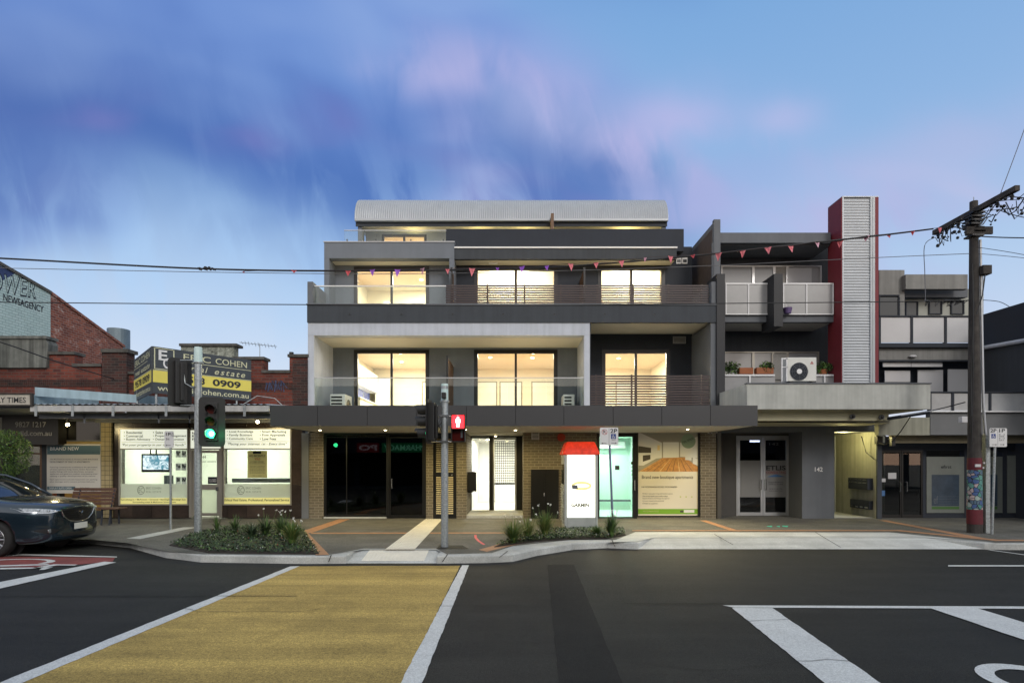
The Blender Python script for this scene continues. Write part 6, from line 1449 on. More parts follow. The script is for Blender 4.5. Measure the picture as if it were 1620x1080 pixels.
# ---------------------------------------------------------------- power pole
PD = 14.4
b = Vector((KX(1542, PD), PD, .15)); t = Vector((KX(1540.5, PD), PD, KZ(319, PD)))
pp = thing('power_pole', 'tall weathered timber power pole with crossarms, cables and a painted band near its foot', 'power pole', b)
MB().tube([b + (t - b) * (i / 12) for i in range(13)], .165, 24, .088).build('pole', 'wood', pp, smooth=True, auto=50)
at = lambda y, dx=0, dy=0: Vector((b.x + (t.x - b.x) * ((KZ(y, PD) - b.z) / (t.z - b.z)) + dx, PD + dy, KZ(y, PD)))
def rad(y): return .165 + (.088 - .165) * ((KZ(y, PD) - b.z) / (t.z - b.z))
mr = mat('maroon pole paint', (.12, .012, .02), .7, var=.2, scale=8, streak=.3)
for y0, y1 in ((724, 743), (805, 828)): MB().tube([at(y1), at(y0)], rad(y1) + .006, 24, rad(y0) + .006).build('painted_band', mr, pp, smooth=True, auto=50)
m_, t_, b_ = nodes('mosaic mural'); n_ = t_.nodes; g_ = n_.new('ShaderNodeNewGeometry'); v_ = n_.new('ShaderNodeTexVoronoi'); v_.inputs['Scale'].default_value = 10; v2 = n_.new('ShaderNodeTexVoronoi'); v2.feature = 'DISTANCE_TO_EDGE'; v2.inputs['Scale'].default_value = 10
t_.links.new(g_.outputs['Position'], v_.inputs['Vector']); t_.links.new(g_.outputs['Position'], v2.inputs['Vector']); sp_ = n_.new('ShaderNodeSeparateXYZ'); t_.links.new(v_.outputs['Color'], sp_.inputs[0])
r_ = n_.new('ShaderNodeValToRGB'); r_.color_ramp.interpolation = 'CONSTANT'; cols = [(.06, .22, .20), (.05, .10, .25), (.30, .38, .36), (.10, .28, .24), (.42, .34, .34), (.08, .14, .20)]
while len(r_.color_ramp.elements) < 6: r_.color_ramp.elements.new(.5)
for i, (e, c_) in enumerate(zip(r_.color_ramp.elements, cols)): e.position = .15 + i * .13 if i else 0; e.color = (*c_, 1)
t_.links.new(sp_.outputs[0], r_.inputs[0]); r2 = n_.new('ShaderNodeValToRGB'); r2.color_ramp.elements[0].position = .04; r2.color_ramp.elements[1].position = .07; t_.links.new(v2.outputs['Distance'], r2.inputs[0])
mx = n_.new('ShaderNodeMix'); mx.data_type = 'RGBA'; mx.blend_type = 'MULTIPLY'; mx.inputs[0].default_value = 1; t_.links.new(r_.outputs[0], mx.inputs[6]); t_.links.new(r2.outputs[0], mx.inputs[7]); t_.links.new(mx.outputs[2], b_.inputs['Base Color']); b_.inputs['Roughness'].default_value = .5; MATS['mosaic mural'] = m_
MB().tube([at(805), at(743)], rad(805) + .006, 24, rad(743) + .006).build('painted_band', m_, pp, smooth=True, auto=50, label='multicoloured mosaic band')
mb = MB(); q = at(736, -.04, -rad(736) - .014); mb.box(q.x - .07, q.x + .07, q.y, q.y + .02, q.z - .035, q.z + .035)
for dx, yy in ((.15, 732), (.13, 739.5)): w_ = at(yy, dx, -.12); mb.disc(w_, .025, 10, .03)
mb.build('tag_plate', 'obs', pp)
MB().tube([at(640, .19, -.04), at(300 + 80, .13, -.04)], .03, 8).build('conduit', 'alum', pp)
MB().box(b.x + .20, b.x + .31, PD - .1, PD + .02, .15, KZ(688, PD)).build('cable_guard', 'galv', pp)
MB().tube([at(688, .25, -.04), at(640, .19, -.04)], .03, 8).build('conduit', 'alum', pp)
xc = t.x; zc1 = at(345).z
ar = MB().box(xc - .06, xc + .06, 13.15, 15.75, KZ(335, 14.4) - .06, KZ(335, 14.4) + .07).build('crossarm', 'wood', pp, bevel=.01)
MB().box(xc - .3, xc + .36, PD - .16, PD - .11, KZ(374, PD), KZ(362, PD)).build('crossarm', 'wood', pp, bevel=.01)
mb = MB(); mb.tube([(xc, 13.6, KZ(335, PD)), (xc, 14.3, KZ(365, PD))], .014, 6).tube([(xc, 15.2, KZ(335, PD)), (xc, 14.5, KZ(365, PD))], .014, 6)
mb.tube([t, t + Vector((0, 0, .12))], .01, 6); mb.build('brace', 'galv', pp)
mb = MB()
for yy in (13.3, 13.7, 14.9, 15.3, 15.6):
    z = KZ(335, PD) - .12; mb.ball((xc, yy, z), .045, n=8, m=6); mb.ball((xc, yy, z - .06), .035, n=8, m=6); mb.ball((xc + .16, yy, z - .05), .04, n=8, m=6); mb.ball((xc - .15, yy, z - .06), .035, n=8, m=6)
mb.build('insulator', 'black', pp)
random.seed(11); mb = MB()
for i in range(28):                                   # jumper leads and clamps hanging in loops under the arm
    ya = random.uniform(13.2, 15.7); yb = ya + random.uniform(-.5, .5); xa_ = xc + random.uniform(-.3, .35); xb_ = xc + random.uniform(-.3, .35); z = KZ(335, PD) - .1; d = random.uniform(.08, .5)
    mb.tube([(xa_, ya, z - random.uniform(0, .12)), ((xa_ * 2 + xb_) / 3, ya * .6 + yb * .4, z - d * .8), ((xa_ + xb_ * 2) / 3, ya * .4 + yb * .6, z - d), (xb_, yb, z - random.uniform(0, .2))], random.choice((.007, .009, .014)), 5)
for i in range(26): mb.ball((xc + random.uniform(-.35, .4), random.uniform(13.2, 15.6), KZ(335, PD) - random.uniform(.1, .5)), random.uniform(.02, .05), n=6, m=5)
for i in range(7): z_ = KZ(340 + i * 6, PD); mb.box(xc - random.uniform(.08, .2), xc + random.uniform(.08, .2), PD - .16, PD + .13, z_, z_ + .04)
mb.build('lead_bundle', 'black', pp)
mb = MB().box(xc + .08, xc + .30, PD - .2, PD, KZ(437, PD), KZ(423, PD)); mb.build('junction_box', 'wood', pp, bevel=.01)
mb = MB().F(1522, 658.5, 1531, 668, 14.1, .12); mb.build('meter_box', 'obs', pp, bevel=.01)
mb = MB()
def sag(p, q, d, n=14): 
    p, q = Vector(p), Vector(q); return [p.lerp(q, i / n) - Vector((0, 0, 4 * d * (i / n) * (1 - i / n))) for i in range(n + 1)]
for pts in ([at(430, -.1, -.1), at(560, -.15, -.15), at(640, -.17, -.15), at(700, -.22, -.18)], [at(420, -.12, -.1), at(500, -.12, -.12), at(600, -.2, -.15), at(658, -.24, -.2)], [at(437, .15, -.16), at(470, .05, -.2), at(500, -.1, -.2)]): mb.tube(pts, .014, 6)
mb.build('riser_cable', 'black', pp)
# overhead lines running along the street
cb = mat('cable black', (.012, .012, .014), .6, var=0); cg = mat('cable grey', (.12, .12, .13), .6, var=0)
def wire(lab, pts, r, m=cb, group='overhead cables along the street', nm='overhead_cable'):
    "smooth curve through points"
    pts = [Vector(p) for p in pts]; out = []
    for i in range(len(pts) - 1):
        p0 = pts[max(i - 1, 0)]; p1 = pts[i]; p2 = pts[i + 1]; p3 = pts[min(i + 2, len(pts) - 1)]
        for k in range(8):
            s_ = k / 8; out.append(.5 * ((2 * p1) + (p2 - p0) * s_ + (2 * p0 - 5 * p1 + 4 * p2 - p3) * s_ * s_ + (3 * p1 - p0 - 3 * p2 + p3) * s_ ** 3))
    out.append(pts[-1]); o = MB().tube(out, r, 6).build(nm, m, None, smooth=True)
    return tag(o, lab, 'cable', group), out
wire('thick twisted cable carrying the pink and purple flags across the street front', [P(-600, 382, PD), P(-200, 399, PD), P(0, 408.5, PD), P(320, 425, PD), P(560, 428.5, PD), P(750, 426.5, PD), P(900, 421, PD), P(1090, 405.5, PD), P(1240, 389, PD), P(1387, 373, PD), P(1476, 362, 15.5)], .022)
wire('thin pale cable just below the flag cable', [P(-600, 412, PD), P(0, 424, PD), P(400, 431.5, PD), P(650, 433, PD), P(900, 428, PD), P(1130, 420, PD), P(1387, 407.5, PD), P(1537, 401, PD)], .008, cg)
wire('thin cable across the front of the upper terraces meeting the pole above the pale block', [P(-600, 472, PD), P(0, 478, PD), P(350, 481, PD), P(810, 483, PD), P(1130, 480, PD), P(1390, 477.5, PD), P(1540, 475, PD)], .012)
wire('black service cable running down to the brick pier of the old shop', [P(-400, 440, 13), P(-100, 515, 14.5), P(0, 541, 15.2), P(90, 572, 16.5), P(180, 599, 17.85)], .016)
wire('thin cable from the pole to the right, under the crossarm', [P(1545, 401, PD), P(1620, 408, 13.5), P(1800, 430, 12)], .007, cg)
wire('thin cable from the pole leaving right at the height of the pale block roof', [P(1545, 391, 14.2), P(1620, 403, 13.5), P(1800, 440, 12)], .007)
wire('thick cable leaving the power pole to the right at flag height', [P(1540, 373, 14.3), P(1600, 376, 13.8), P(1800, 378, 12)], .014)
wire('topmost cable leaving the crossarm end to the right', [P(1598, 311, 13.2), P(1650, 316, 13), P(1800, 330, 12)], .012)
wire('cable leaving the far side of the crossarm to the right', [P(1580, 332, 13.6), P(1620, 344, 13), P(1800, 380, 11)], .010)
wire('steep thin wire rising out of the top right corner', [P(1583, 306, 13.4), P(1620, 206, 13.2), P(1660, 90, 13)], .008, cg)
wire('black lead hanging from the awning light to the power pole', [P(1405, 660, 16), P(1470, 650, 15.2), P(1527, 636, 14.3)], .014)
wire('dangling lead below the crossarm over the pale block', [P(1480, 375, 15.4), P(1463, 388, 15.4), P(1463, 430, 15.3), P(1464, 470, 15.2), P(1462, 478, 15)], .009, cg)
wire('thin drooping service wire from the pole to the dark building at the right', [P(1545, 474, 14.3), P(1580, 477, 14.6), P(1600, 487, 15)], .008)
random.seed(5); mb = MB()
for i in range(12): x = random.uniform(1462, 1520); mb.tube([P(x, 475, 14.5), P(x + random.uniform(-6, 6), 480 + random.uniform(0, 5), 14.4), P(x + random.uniform(4, 12), 475, 14.5)], .01, 5); mb.ball(P(x, 476, 14.45), random.uniform(.02, .045), n=6, m=5)
tag(mb.build('cable_joint', cb), 'tangled cable joint hanging left of the power pole', 'cable')
random.seed(9); mb = MB()
for x in (316, 325, 331, 338): mb.ball(P(x, 425 + random.uniform(-1, 1), PD), random.uniform(.03, .055), n=6, m=5); mb.tube([P(x - 3, 424, PD), P(x + 3, 427, PD)], .025, 6)
tag(mb.build('cable_clamp', cb), 'black clamps on the flag cable over the old brick shop', 'cable')
# passage wiring
mb = MB()
for pts in ([P(1387, 668, 17.9), P(1387, 705, 17.9)], [P(1387, 683, 17.9), P(1400, 689, 17.2), P(1408, 697, 17)], [P(1412, 698, 17), P(1425, 682, 16.8), P(1442, 656, 16)], [P(1363, 690, 18.3), P(1370, 715, 18.3), P(1383, 726, 18)], [P(1387, 700, 17.9), P(1400, 703, 17.4), P(1412, 698, 17.1)]): mb.tube(pts, .015, 6)
mb.box(KX(1386, 17.85), KX(1395, 17.85), 17.8, 17.93, KZ(702, 17.85), KZ(690, 17.85)).box(KX(1411, 17), KX(1416.5, 17), 17, 17.1, KZ(705, 17), KZ(691, 17))
tag(mb.build('wiring', 'black'), 'loose black wiring and small boxes on the yellow lit wall by the passage', 'cable')
# ---------------------------------------------------------------- bunting
bt = thing('bunting', 'string of pink, red and purple triangular flags hung along the thick cable', 'bunting', P(810, 426, PD - .05))
pk_ = mat('pink flag', (.62, .17, .20), .7, var=.1); rdf = mat('red flag', (.45, .06, .07), .7, var=.1); pu = mat('purple flag', (.30, .10, .55), .7, var=.1); pl_ = mat('pale pink flag', (.62, .36, .45), .7, var=.1)
flags = [(551, 428, 9, 10, rdf), (589, 426, 9, 11, pu), (629, 426, 9, 13, pu), (668, 424, 8, 10, pl_), (708, 425, 7, 9, pk_), (747, 424, 10, 14, pk_), (787, 423, 6, 6, pu), (826, 421, 9, 11, pu), (865, 420, 7, 9, pu), (903, 417, 9, 13, pk_), (943, 415, 8, 11, pk_), (983, 412, 9, 12, pk_), (1021, 407, 5, 8, pl_), (1061, 405, 9, 13, pk_), (1096, 403, 6, 7, rdf), (1137, 400, 9, 12, pk_), (1175, 396, 9, 12, pk_), (1215, 391, 9, 12, pk_), (1251, 389, 9, 12, pk_), (1293, 382, 8, 11, pl_), (1329, 381, 9, 10, pk_), (1371, 373, 8, 8, pl_), (1405.5, 370, 7, 8, pk_), (1444, 365.5, 6, 7, rdf), (1487, 360, 9, 9, pk_), (465, 427, 8, 5, rdf), (385, 429, 5, 3, rdf)]
cord = []
for x, y, w, h, m in sorted(flags): cord.append(P(x, y, PD - .06 if x < 1400 else 14.6))
mb = MB().tube(cord, .006, 5); mb.build('cord', 'slat', bt)
for i, (x, y, w, h, m) in enumerate(flags):
    D = PD - .06 if x < 1400 else 14.6; tw = random.uniform(-.05, .05); a = P(x - w / 2, y + .3, D); c = P(x + w / 2, y - .3, D); d = P(x + random.uniform(-1, 1), y + h, D); a.y -= tw; c.y += tw; d.y += random.uniform(-.06, .06)
    md = (a + c) / 2; md.y += .02; q = (md + d) / 2 + Vector((0, .025, 0)); e = Vector((0, .004, 0))
    MB().add([a, md, c, (c + d) / 2, d, (a + d) / 2, q, a + e, md + e, c + e, (c + d) / 2 + e, d + e, (a + d) / 2 + e, q + e], [(0, 1, 6, 5), (1, 2, 3, 6), (5, 6, 3, 4), (7, 12, 13, 8), (8, 13, 10, 9), (12, 11, 10, 13), (0, 7, 8, 1), (1, 8, 9, 2), (2, 9, 10, 3), (3, 10, 11, 4), (4, 11, 12, 5), (5, 12, 7, 0)]).build('pennant', m, bt)
# ---------------------------------------------------------------- bench and topiary
bn = thing('bench', 'slatted timber bench with dark metal legs between the dark car and the cream tiled pier', 'bench', P(150, 826, 16.2))
DBn = 16.1; zs = .62
wb = mat('bench timber', (.10, .05, .032), .6, var=.25, scale=6)
x0, x1 = KX(92, DBn), KX(186, DBn) 
mb = MB()
for i in range(4): mb.box(x0, x1, DBn + i * .11, DBn + i * .11 + .09, .60, .635)
mb.build('seat', wb, bn, bevel=.006)
mb = MB()
for i in range(5): mb.box(x0, KX(162, DBn), DBn + .44 + i * .03, DBn + .47 + i * .03, .70 + i * .10, .785 + i * .10)
mb.build('backrest', wb, bn, bevel=.006)
for x in (x0 + .2, KX(162, DBn) - .05, x1 - .25):
    mb = MB(); mb.tube([(x, DBn + .02, .15), (x - .03, DBn + .1, .42), (x, DBn + .06, .6)], .024, 8).tube([(x, DBn + .42, .6), (x, DBn + .42, .15)], .024, 8).tube([(x, DBn + .04, .585), (x, DBn + .42, .585)], .02, 8)
    if x < KX(162, DBn): mb.tube([(x, DBn + .42, .6), (x, DBn + .58, 1.14)], .024, 8)
    mb.build('leg', 'char', bn)
tp = thing('topiary_bush', 'round clipped green bush in a pot behind the dark car', 'bush', P(5, 830, 15.8))
c = P(2, 718, 15.8)
mb = MB()
random.seed(3)
for i in range(5200):
    v = Vector((random.gauss(0, 1), random.gauss(0, 1), random.gauss(0, 1))).normalized(); rr = .68 * random.uniform(.75, 1.03) * (1 + .05 * math.sin(v.x * 7 + v.z * 5))
    p = c + v * rr; a = (v + Vector((random.uniform(-1, 1), random.uniform(-1, 1), random.uniform(-1, 1)))).normalized(); bb = a.cross(v).normalized(); s_ = random.uniform(.018, .038); mb.m = random.choice((0, 0, 1, 2))
    mb.add([p - a * s_, p + bb * s_ * .5, p + a * s_, p - bb * s_ * .5], [(0, 1, 2, 3)])
mb.build('foliage', lm, tp); MB().tube([(c.x, c.y, .55), (c.x, c.y, c.z)], .03, 8).build('trunk', 'wood', tp); MB().tube([(c.x, c.y, .15), (c.x, c.y, .6)], .2, 20, .27).build('pot', 'dgrey', tp)
# ---------------------------------------------------------------- parked car
paint = mat('blue black car paint', (.018, .034, .050), .22, .55, var=.05, scale=1, coat=1.0); cg_ = mat('car glass', (.01, .015, .018), .03, var=0, spec=.8); chrome = mat('chrome', (.75, .75, .75), .08, 1, var=0); pla = mat('black car plastic', (.008, .008, .009), .5, var=0)
CX0, CY0 = -9.46, 12.5                              # nose position; the car points towards +X
def cpt(s_, w, z): return (CX0 - s_, CY0 - w, z)      # s back from nose, w towards the viewer
car = thing('parked_car', 'dark blue grey crossover car parked nose right at the left kerb', 'car', (CX0 - 2.5, CY0, 0))
# rows: s, [(w,z) from underside centre round to top centre]
rows = [(.00, .50, .36, .60, .76, .97), (.05, .66, .29, .70, .80, 1.02), (.16, .79, .25, .82, .84, 1.065), (.34, .87, .23, .90, .88, 1.10), (.60, .90, .22, .95, .91, 1.135), (.95, .91, .21, .967, .94, 1.17), (1.35, .91, .21, .968, .97, 1.21), (1.55, .91, .21, .968, 1.0, 1.23), (2.2, .91, .21, .966, 1.03, 1.21), (3.2, .91, .21, .966, 1.05, 1.22), (4.1, .90, .22, .962, 1.07, 1.23), (4.7, .87, .26, .93, 1.06, 1.22), (5.0, .80, .34, .87, 1.0, 1.16), (5.08, .70, .42, .78, .9, 1.05)]
prof = []
for s_, wb_, zb, ws_, zs_, zt in rows:
    hood = s_ < 1.5
    prof.append([(0, zb), (wb_ * .7, zb), (wb_, zb + .03), (ws_ * .99, zb + .14), (ws_, (zb + zs_) / 2 + .02), (ws_ * .985, zs_), (ws_ * .93, zs_ + (zt - zs_) * .45), (ws_ * .80, zt - .035), (ws_ * .5, zt - .006), (0, zt)])
vs = []; fs = []; m = len(prof[0]); full = 2 * m - 2
for (s_, *_), pr in zip(rows, prof):
    ring = pr + [(-w, z) for w, z in pr[-2:0:-1]]
    for w, z in ring:
        k = 0 if s_ > .5 else .30 * (1 - (s_ / .5)) * (abs(w) / .9) ** 2.2       # nose swept back towards the corners
        if s_ < .3: k -= .05 * max(0, (.75 - abs(z - .62)) )* 1.0
        vs.append(cpt(s_ + k, w, z))
for i in range(len(rows) - 1):
    for j in range(full): fs.append((i * full + j, i * full + (j + 1) % full, (i + 1) * full + (j + 1) % full, (i + 1) * full + j))
fs += [tuple(range(full)), tuple(range((len(rows) - 1) * full, len(rows) * full))[::-1]]
body = MB().add(vs, fs).build('body', paint, car, smooth=True)
ss = body.modifiers.new('subdivision', 'SUBSURF'); ss.levels = 2; ss.render_levels = 2
cut = [(1.08, 1), (3.95, 1), (1.08, -1), (3.95, -1)]
for s_, sd in cut:                                     # carve the wheel arches
    mb = MB(); mb.tube([cpt(s_, sd * .62, .38), cpt(s_, sd * 1.2, .38)], .43, 32); c = mb.build('arch_cutter', 'black'); bo = body.modifiers.new('arch', 'BOOLEAN'); bo.object = c; bo.operation = 'DIFFERENCE'
bpy.context.view_layer.update(); dg = bpy.context.evaluated_depsgraph_get(); nm = bpy.data.meshes.new_from_object(body.evaluated_get(dg)); body.modifiers.clear(); body.data = nm
for o in [o for o in bpy.data.objects if o.name.startswith('arch_cutter')]: bpy.data.objects.remove(o)
# greenhouse
gr_rows = [(1.35, .80, .60, 1.17, 1.19), (1.75, .84, .66, 1.18, 1.42), (2.25, .88, .68, 1.18, 1.64), (2.7, .89, .69, 1.18, 1.71), (3.5, .89, .69, 1.19, 1.73), (4.3, .88, .67, 1.2, 1.69), (4.75, .84, .62, 1.2, 1.54), (5.02, .76, .58, 1.18, 1.2)]
def loft(rws, fn):
    vs = []; fs = []; 
    for r in rws: vs += [cpt(r[0], w, z) for w, z in fn(r)]
    n = len(fn(rws[0]))
    for i in range(len(rws) - 1): fs += [(i * n + j, i * n + j + 1, (i + 1) * n + j + 1, (i + 1) * n + j) for j in range(n - 1)]
    return MB().add(vs, fs)
gfn = lambda r: [(r[1], r[3]), (r[1] * .99, r[3] + (r[4] - r[3]) * .3), (r[2] + .02, r[4] - .05 * (r[4] > 1.2)), (r[2] * .8, r[4]), (0, r[4] + .02), (-r[2] * .8, r[4]), (-r[2] - .02, r[4] - .05 * (r[4] > 1.2)), (-r[1] * .99, r[3] + (r[4] - r[3]) * .3), (-r[1], r[3])]
g = loft(gr_rows, gfn).build('window', cg_, car, smooth=True); s2_ = g.modifiers.new('subdivision', 'SUBSURF'); s2_.levels = 1; s2_.render_levels = 2
rf = loft([(2.22, .66, 1.645), (2.7, .69, 1.72), (3.5, .70, 1.74), (4.3, .67, 1.70), (4.8, .62, 1.54)], lambda r: [(r[1] + .03, r[2] - .045), (r[1] * .8, r[2] + .008), (0, r[2] + .03), (-r[1] * .8, r[2] + .008), (-r[1] - .03, r[2] - .045)]).build('roof', paint, car, smooth=True); s3_ = rf.modifiers.new('subdivision', 'SUBSURF'); s3_.levels = 2; s3_.render_levels = 2
for sd in (1, -1):
    MB().tube([cpt(1.33, sd * .83, 1.17), cpt(1.8, sd * .81, 1.43), cpt(2.3, sd * .73, 1.63), cpt(2.9, sd * .73, 1.69), cpt(4.2, sd * .72, 1.67), cpt(4.85, sd * .66, 1.48), cpt(5.02, sd * .78, 1.18)], .028, 8).build('pillar', paint, car, smooth=True)
    MB().tube([cpt(3.05, sd * .90, 1.11), cpt(3.1, sd * .73, 1.66)], .03, 8).build('pillar', pla, car)
    mr_ = MB().ball(cpt(1.95, sd * 1.06, 1.22), .07, .12, .08, 16, 10).build('mirror', paint, car, smooth=True); MB().tube([cpt(1.93, sd * .88, 1.17), cpt(1.95, sd * 1.0, 1.2)], .03, 8).build('mirror_arm', pla, mr_)
    # headlight: swept cluster hugging the corner
    hm = mat('headlight glass', (.55, .58, .60), .08, .5, var=.5, scale=26, coat=1)
    pts = [(.16, .56, .765), (.22, .70, .80), (.36, .83, .845), (.52, .905, .875)]; lo_ = [(.155, .56, .74), (.21, .70, .745), (.33, .835, .77), (.50, .915, .82)]
    def nose(s_, w): return s_ 
    v = [cpt(a, sd * w, z) for a, w, z in pts] + [cpt(a - .004, sd * w, z) for a, w, z in lo_] + [cpt(a + .05, sd * (w - .04), z) for a, w, z in pts] + [cpt(a + .05, sd * (w - .04), z) for a, w, z in lo_]
    f = [(i, i + 1, i + 5, i + 4) for i in range(3)] + [(8 + i, 8 + i + 1, 12 + i + 1, 12 + i) for i in range(3)] + [(i, 8 + i, 9 + i, i + 1) for i in range(3)] + [(4 + i, 5 + i, 13 + i, 12 + i) for i in range(3)] + [(0, 4, 12, 8), (3, 11, 15, 7)]
    HL = MB().add(v, f); HL.build('headlight', hm, car)
def surf_hit(w, z):
    "distance back from the nose where the body skin is met at this width and height"
    me = body.data; from mathutils.bvhtree import BVHTree
    global _bvh
    try: _bvh
    except NameError: _bvh = BVHTree.FromObject(body, bpy.context.evaluated_depsgraph_get())
    o_ = ORG[body.name]; loc, nrm, i, d = _bvh.ray_cast(Vector((CX0 + 3, CY0 - w, z)) - o_, Vector((-1, 0, 0)))
    return (CX0 - (loc.x + o_.x)) if loc else .1
bpy.context.view_layer.update()
for ch in [c for c in car.children if c.name.startswith('headlight')]: bpy.data.objects.remove(ch)
def patch(name, outline, m, par, off=.008, thick=.0, nx=14, nz=5, parent_label=None):
    "outline: function t -> (w, z_low, z_high); the patch follows the nose skin"
    mb = MB(); vs = []
    for i in range(nx + 1):
        w, zl, zh = outline(i / nx)
        for j in range(nz + 1):
            z = zl + (zh - zl) * j / nz; vs.append(cpt(surf_hit(w, z) - off, w, z))
    mb.add(vs, [(i * (nz + 1) + j, (i + 1) * (nz + 1) + j, (i + 1) * (nz + 1) + j + 1, i * (nz + 1) + j + 1) for i in range(nx) for j in range(nz)])
    return mb.build(name, m, par, smooth=True)
def ip(t, *k):
    n = len(k) - 1; i = min(int(t * n), n - 1); f_ = t * n - i; return k[i] + (k[i + 1] - k[i]) * f_
gfm = mat('black grille bars', (.006, .006, .007), .4, var=0)
gw = .46
def gout(t): w = -gw + 2 * gw * t; q = abs(w) / gw; return (w, .66 + .16 * q ** 2.5, .95 - .03 * q)
grl = patch('grille', gout, gfm, car, .006, nx=24, nz=8)
for z in (.72, .77, .82, .87, .915):
    q = gw * (1 if z > .84 else (max(0, (z - .66) / .16)) ** .4) * .97; mb = MB(); mb.tube([cpt(surf_hit(-q + 2 * q * i / 12, z) - .014, -q + 2 * q * i / 12, z) for i in range(13)], .006, 5); mb.build('grille_bar', pla, grl)
pts = [(-.60, .925), (-.47, .915), (-.40, .78), (-.28, .69), (-.1, .655), (.1, .655), (.28, .69), (.40, .78), (.47, .915), (.60, .925)]
fine = []
for (a, b_), (c_, d_) in zip(pts, pts[1:]):
    for k in range(4): fine.append((a + (c_ - a) * k / 4, b_ + (d_ - b_) * k / 4))
MB().tube([cpt(surf_hit(w, z) - .016, w, z) for w, z in fine + [pts[-1]]], .012, 8).build('grille_surround', chrome, car, smooth=True)
for sd in (1, -1):
    hl = patch('headlight', lambda t: (sd * (.54 + .36 * t), ip(t, .905, .875, .88, .92), ip(t, .93, .965, .985, 1.0)), mat('headlight dark glass', (.34, .36, .38), .06, .2, var=.6, scale=30, coat=1), car, .009)
    for w, z in ((.66, .92), (.77, .935)): MB().ball(cpt(surf_hit(sd * w, z) - .006, sd * w, z), .02, .03, .028, 12, 8).build('projector', chrome, hl)
    MB().tube([cpt(surf_hit(sd * (.55 + .34 * i / 8), ip(i / 8, .91, .885, .888, .925)) - .02, sd * (.55 + .34 * i / 8), ip(i / 8, .91, .885, .888, .925)) for i in range(9)], .007, 6).build('light_strip', mat('light strip', (.8, .85, .9), .2, var=0), hl)
    rc = patch('fog_recess', lambda t: (sd * (.50 + .34 * t), ip(t, .50, .44, .46, .52), ip(t, .52, .56, .57, .54)), pla, car, .004)
    MB().disc((CX0 - surf_hit(sd * .68, .51) + .012, CY0 - sd * .68, .51), .045, 18, .012, 'x').build('fog_light', chrome, rc)
patch('lower_intake', lambda t: (-.44 + .88 * t, .36, .44), pla, car, .004)
sx = surf_hit(0, .55) ; sz_ = .56
np_ = MB().box(CX0 - sx + .02, CX0 - sx + .03, CY0 - .186, CY0 + .186, sz_ - .065, sz_ + .065).build('number_plate', mat('number plate white', (.62, .62, .58), .4, var=.05), car, bevel=.004)
ex = CX0 - surf_hit(0, .84) + .022; mb = MB()
n = 28
def er(sy, sz): return [(ex, CY0 + sy * math.cos(2 * math.pi * i / n), .845 + sz * math.sin(2 * math.pi * i / n)) for i in range(n)]
o1, o2 = er(.085, .065), er(.070, .051); mb.add(o1 + o2 + [(x - .012, y, z) for x, y, z in o1 + o2], [(i, (i + 1) % n, n + (i + 1) % n, n + i) for i in range(n)] + [(i, (i + 1) % n, 2 * n + (i + 1) % n, 2 * n + i) for i in range(n)])
mb.tube([(ex + .002, CY0 - .072, .875), (ex + .002, CY0 - .03, .87), (ex + .002, CY0, .83), (ex + .002, CY0 + .03, .87), (ex + .002, CY0 + .072, .875)], .008, 6); mb.build('emblem', chrome, car)
for s_, sd in cut:
    wc = Vector(cpt(s_, sd * .80, .365)); e = Vector((0, -sd, 0))
    prof_ = [(.0, .24), (.0, .31), (.02, .345), (.06, .362), (.12, .365), (.16, .362), (.20, .345), (.215, .31), (.215, .24)]
    vs = []; n = 36
    for off, rr in prof_: vs += [wc + e * (off - .06) + Vector((math.cos(2 * math.pi * k / n) * rr, 0, math.sin(2 * math.pi * k / n) * rr)) for k in range(n)]
    ty = MB().add(vs, [(i * n + k, i * n + (k + 1) % n, (i + 1) * n + (k + 1) % n, (i + 1) * n + k) for i in range(len(prof_) - 1) for k in range(n)])
    whl = ty.build('tyre', mat('tyre rubber', (.012, .012, .012), .8, var=.1), car, smooth=True)
    mb = MB(); mb.tube([wc + e * .02, wc + e * .03], .24, n)
    for k in range(10): a = R(k * 36); d = Vector((math.cos(a), 0, math.sin(a))); mb.tube([wc + e * .13 + d * .03, wc + e * .14 + d * .235], .018, 6)
    mb.tube([wc + e * .10, wc + e * .15], .05, 16); q = [wc + e * .145 + Vector((math.cos(2 * math.pi * k / n) * .235, 0, math.sin(2 * math.pi * k / n) * .235)) for k in range(n + 1)]; mb.tube(q, .014, 6, cap=False); mb.build('rim', mat('alloy', (.35, .36, .37), .3, .9, var=0), whl)
    MB().tube([Vector(cpt(s_, sd * .62, .38)), Vector(cpt(s_, sd * .64, .38))], .42, 32).build('arch_liner', pla, car)
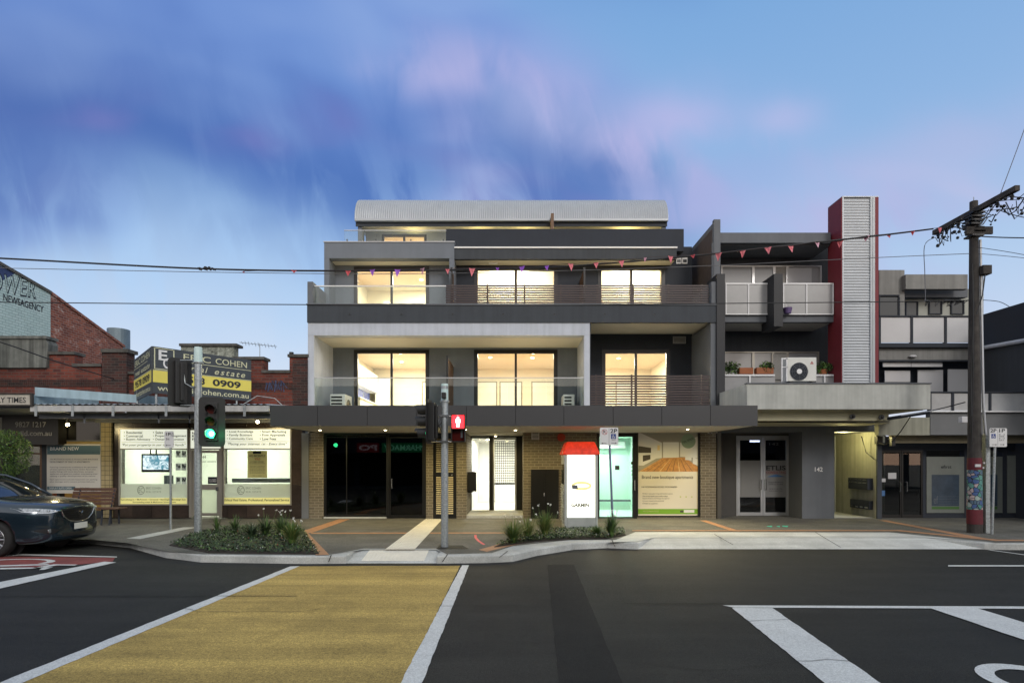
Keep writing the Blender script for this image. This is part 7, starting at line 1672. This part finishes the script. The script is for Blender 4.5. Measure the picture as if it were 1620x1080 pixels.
for sd in (1, -1):
    mb = MB()
    for s_ in (1.75, 2.85, 3.75): mb.tube([cpt(s_, sd * .972, .32), cpt(s_ + .01, sd * .973, .7), cpt(s_ + .03, sd * .955, 1.08)], .004, 4)
    mb.build('door_seam', pla, car); 
    for s_ in (2.55, 3.55): MB().tube([cpt(s_, sd * .982, .98), cpt(s_ + .2, sd * .982, .985)], .014, 6).build('door_handle', chrome, car)
    patchl = MB().box(CX0 - 5.06, CX0 - 4.9, CY0 - sd * .55 - .14, CY0 - sd * .55 + .14, .84, .95).build('tail_light', dr_, car, bevel=.02)
# ---------------------------------------------------------------- shops across the road, seen only as reflections
Op = thing('opposite_shops', 'low dark shop row across the road, mirrored in the dark shopfront glass', 'building', (-2, -6, 0))
mb = MB().box(-30, 30, -5.2, -5, 2.55, 3.9).box(-30, 30, -10, -9.5, 0, 8); mb.build('wall', mat('dim shop wall', (.05, .048, .045), .9, var=.3, scale=1), Op)
mb = MB()
for x in range(-30, 31, 6): mb.box(x, x + .4, -7.5, -7.1, 0, 2.55)
mb.build('pier', 'dgrey', Op); MB().box(-30, 30, -9.5, -5.2, 3.75, 3.9).build('roof', 'dark', Op); MB().box(-30, 30, -9.5, -4.4, -.01, .12).build('footpath', 'path', Op)
Yb = -4.98
def osgn(name, lab, x0, x1, s_, col, tcol, st=.25, z0=2.62, z1=3.3):
    o = thing(name, lab, 'sign', ((x0 + x1) / 2, Yb, z0)); MB().box(x0, x1, Yb, Yb + .05, z0, z1).build('board', col, o)
    mb = text_mb(s_, (x1 - .15, Yb + .056, z0 + .14), (-1, 0, 0), (0, 0, 1), x1 - x0 - .3, z1 - z0 - .28, MB(), bold=.03); mb.build('lettering', tcol, o)
osgn('shop_sign', 'green PHARMACY fascia sign across the road, mirrored in the dark glass door', -9.4, -6.15, 'PHARMACY', mat('pharmacy green', (.01, .08, .03), .5, var=0, emit=(.01, .22, .07), es=.5), mat('pharmacy letters', (.2, .4, .3), .5, var=0, emit=(.25, .8, .45), es=.7))
osgn('shop_sign', 'red PO fascia sign across the road, mirrored in the dark window', -11.2, -9.6, 'PO', mat('post red', (.12, .01, .01), .5, var=0, emit=(.3, .02, .02), es=.35), mat('post letters', (.5, .5, .5), .5, var=0, emit=(.7, .5, .5), es=.5))
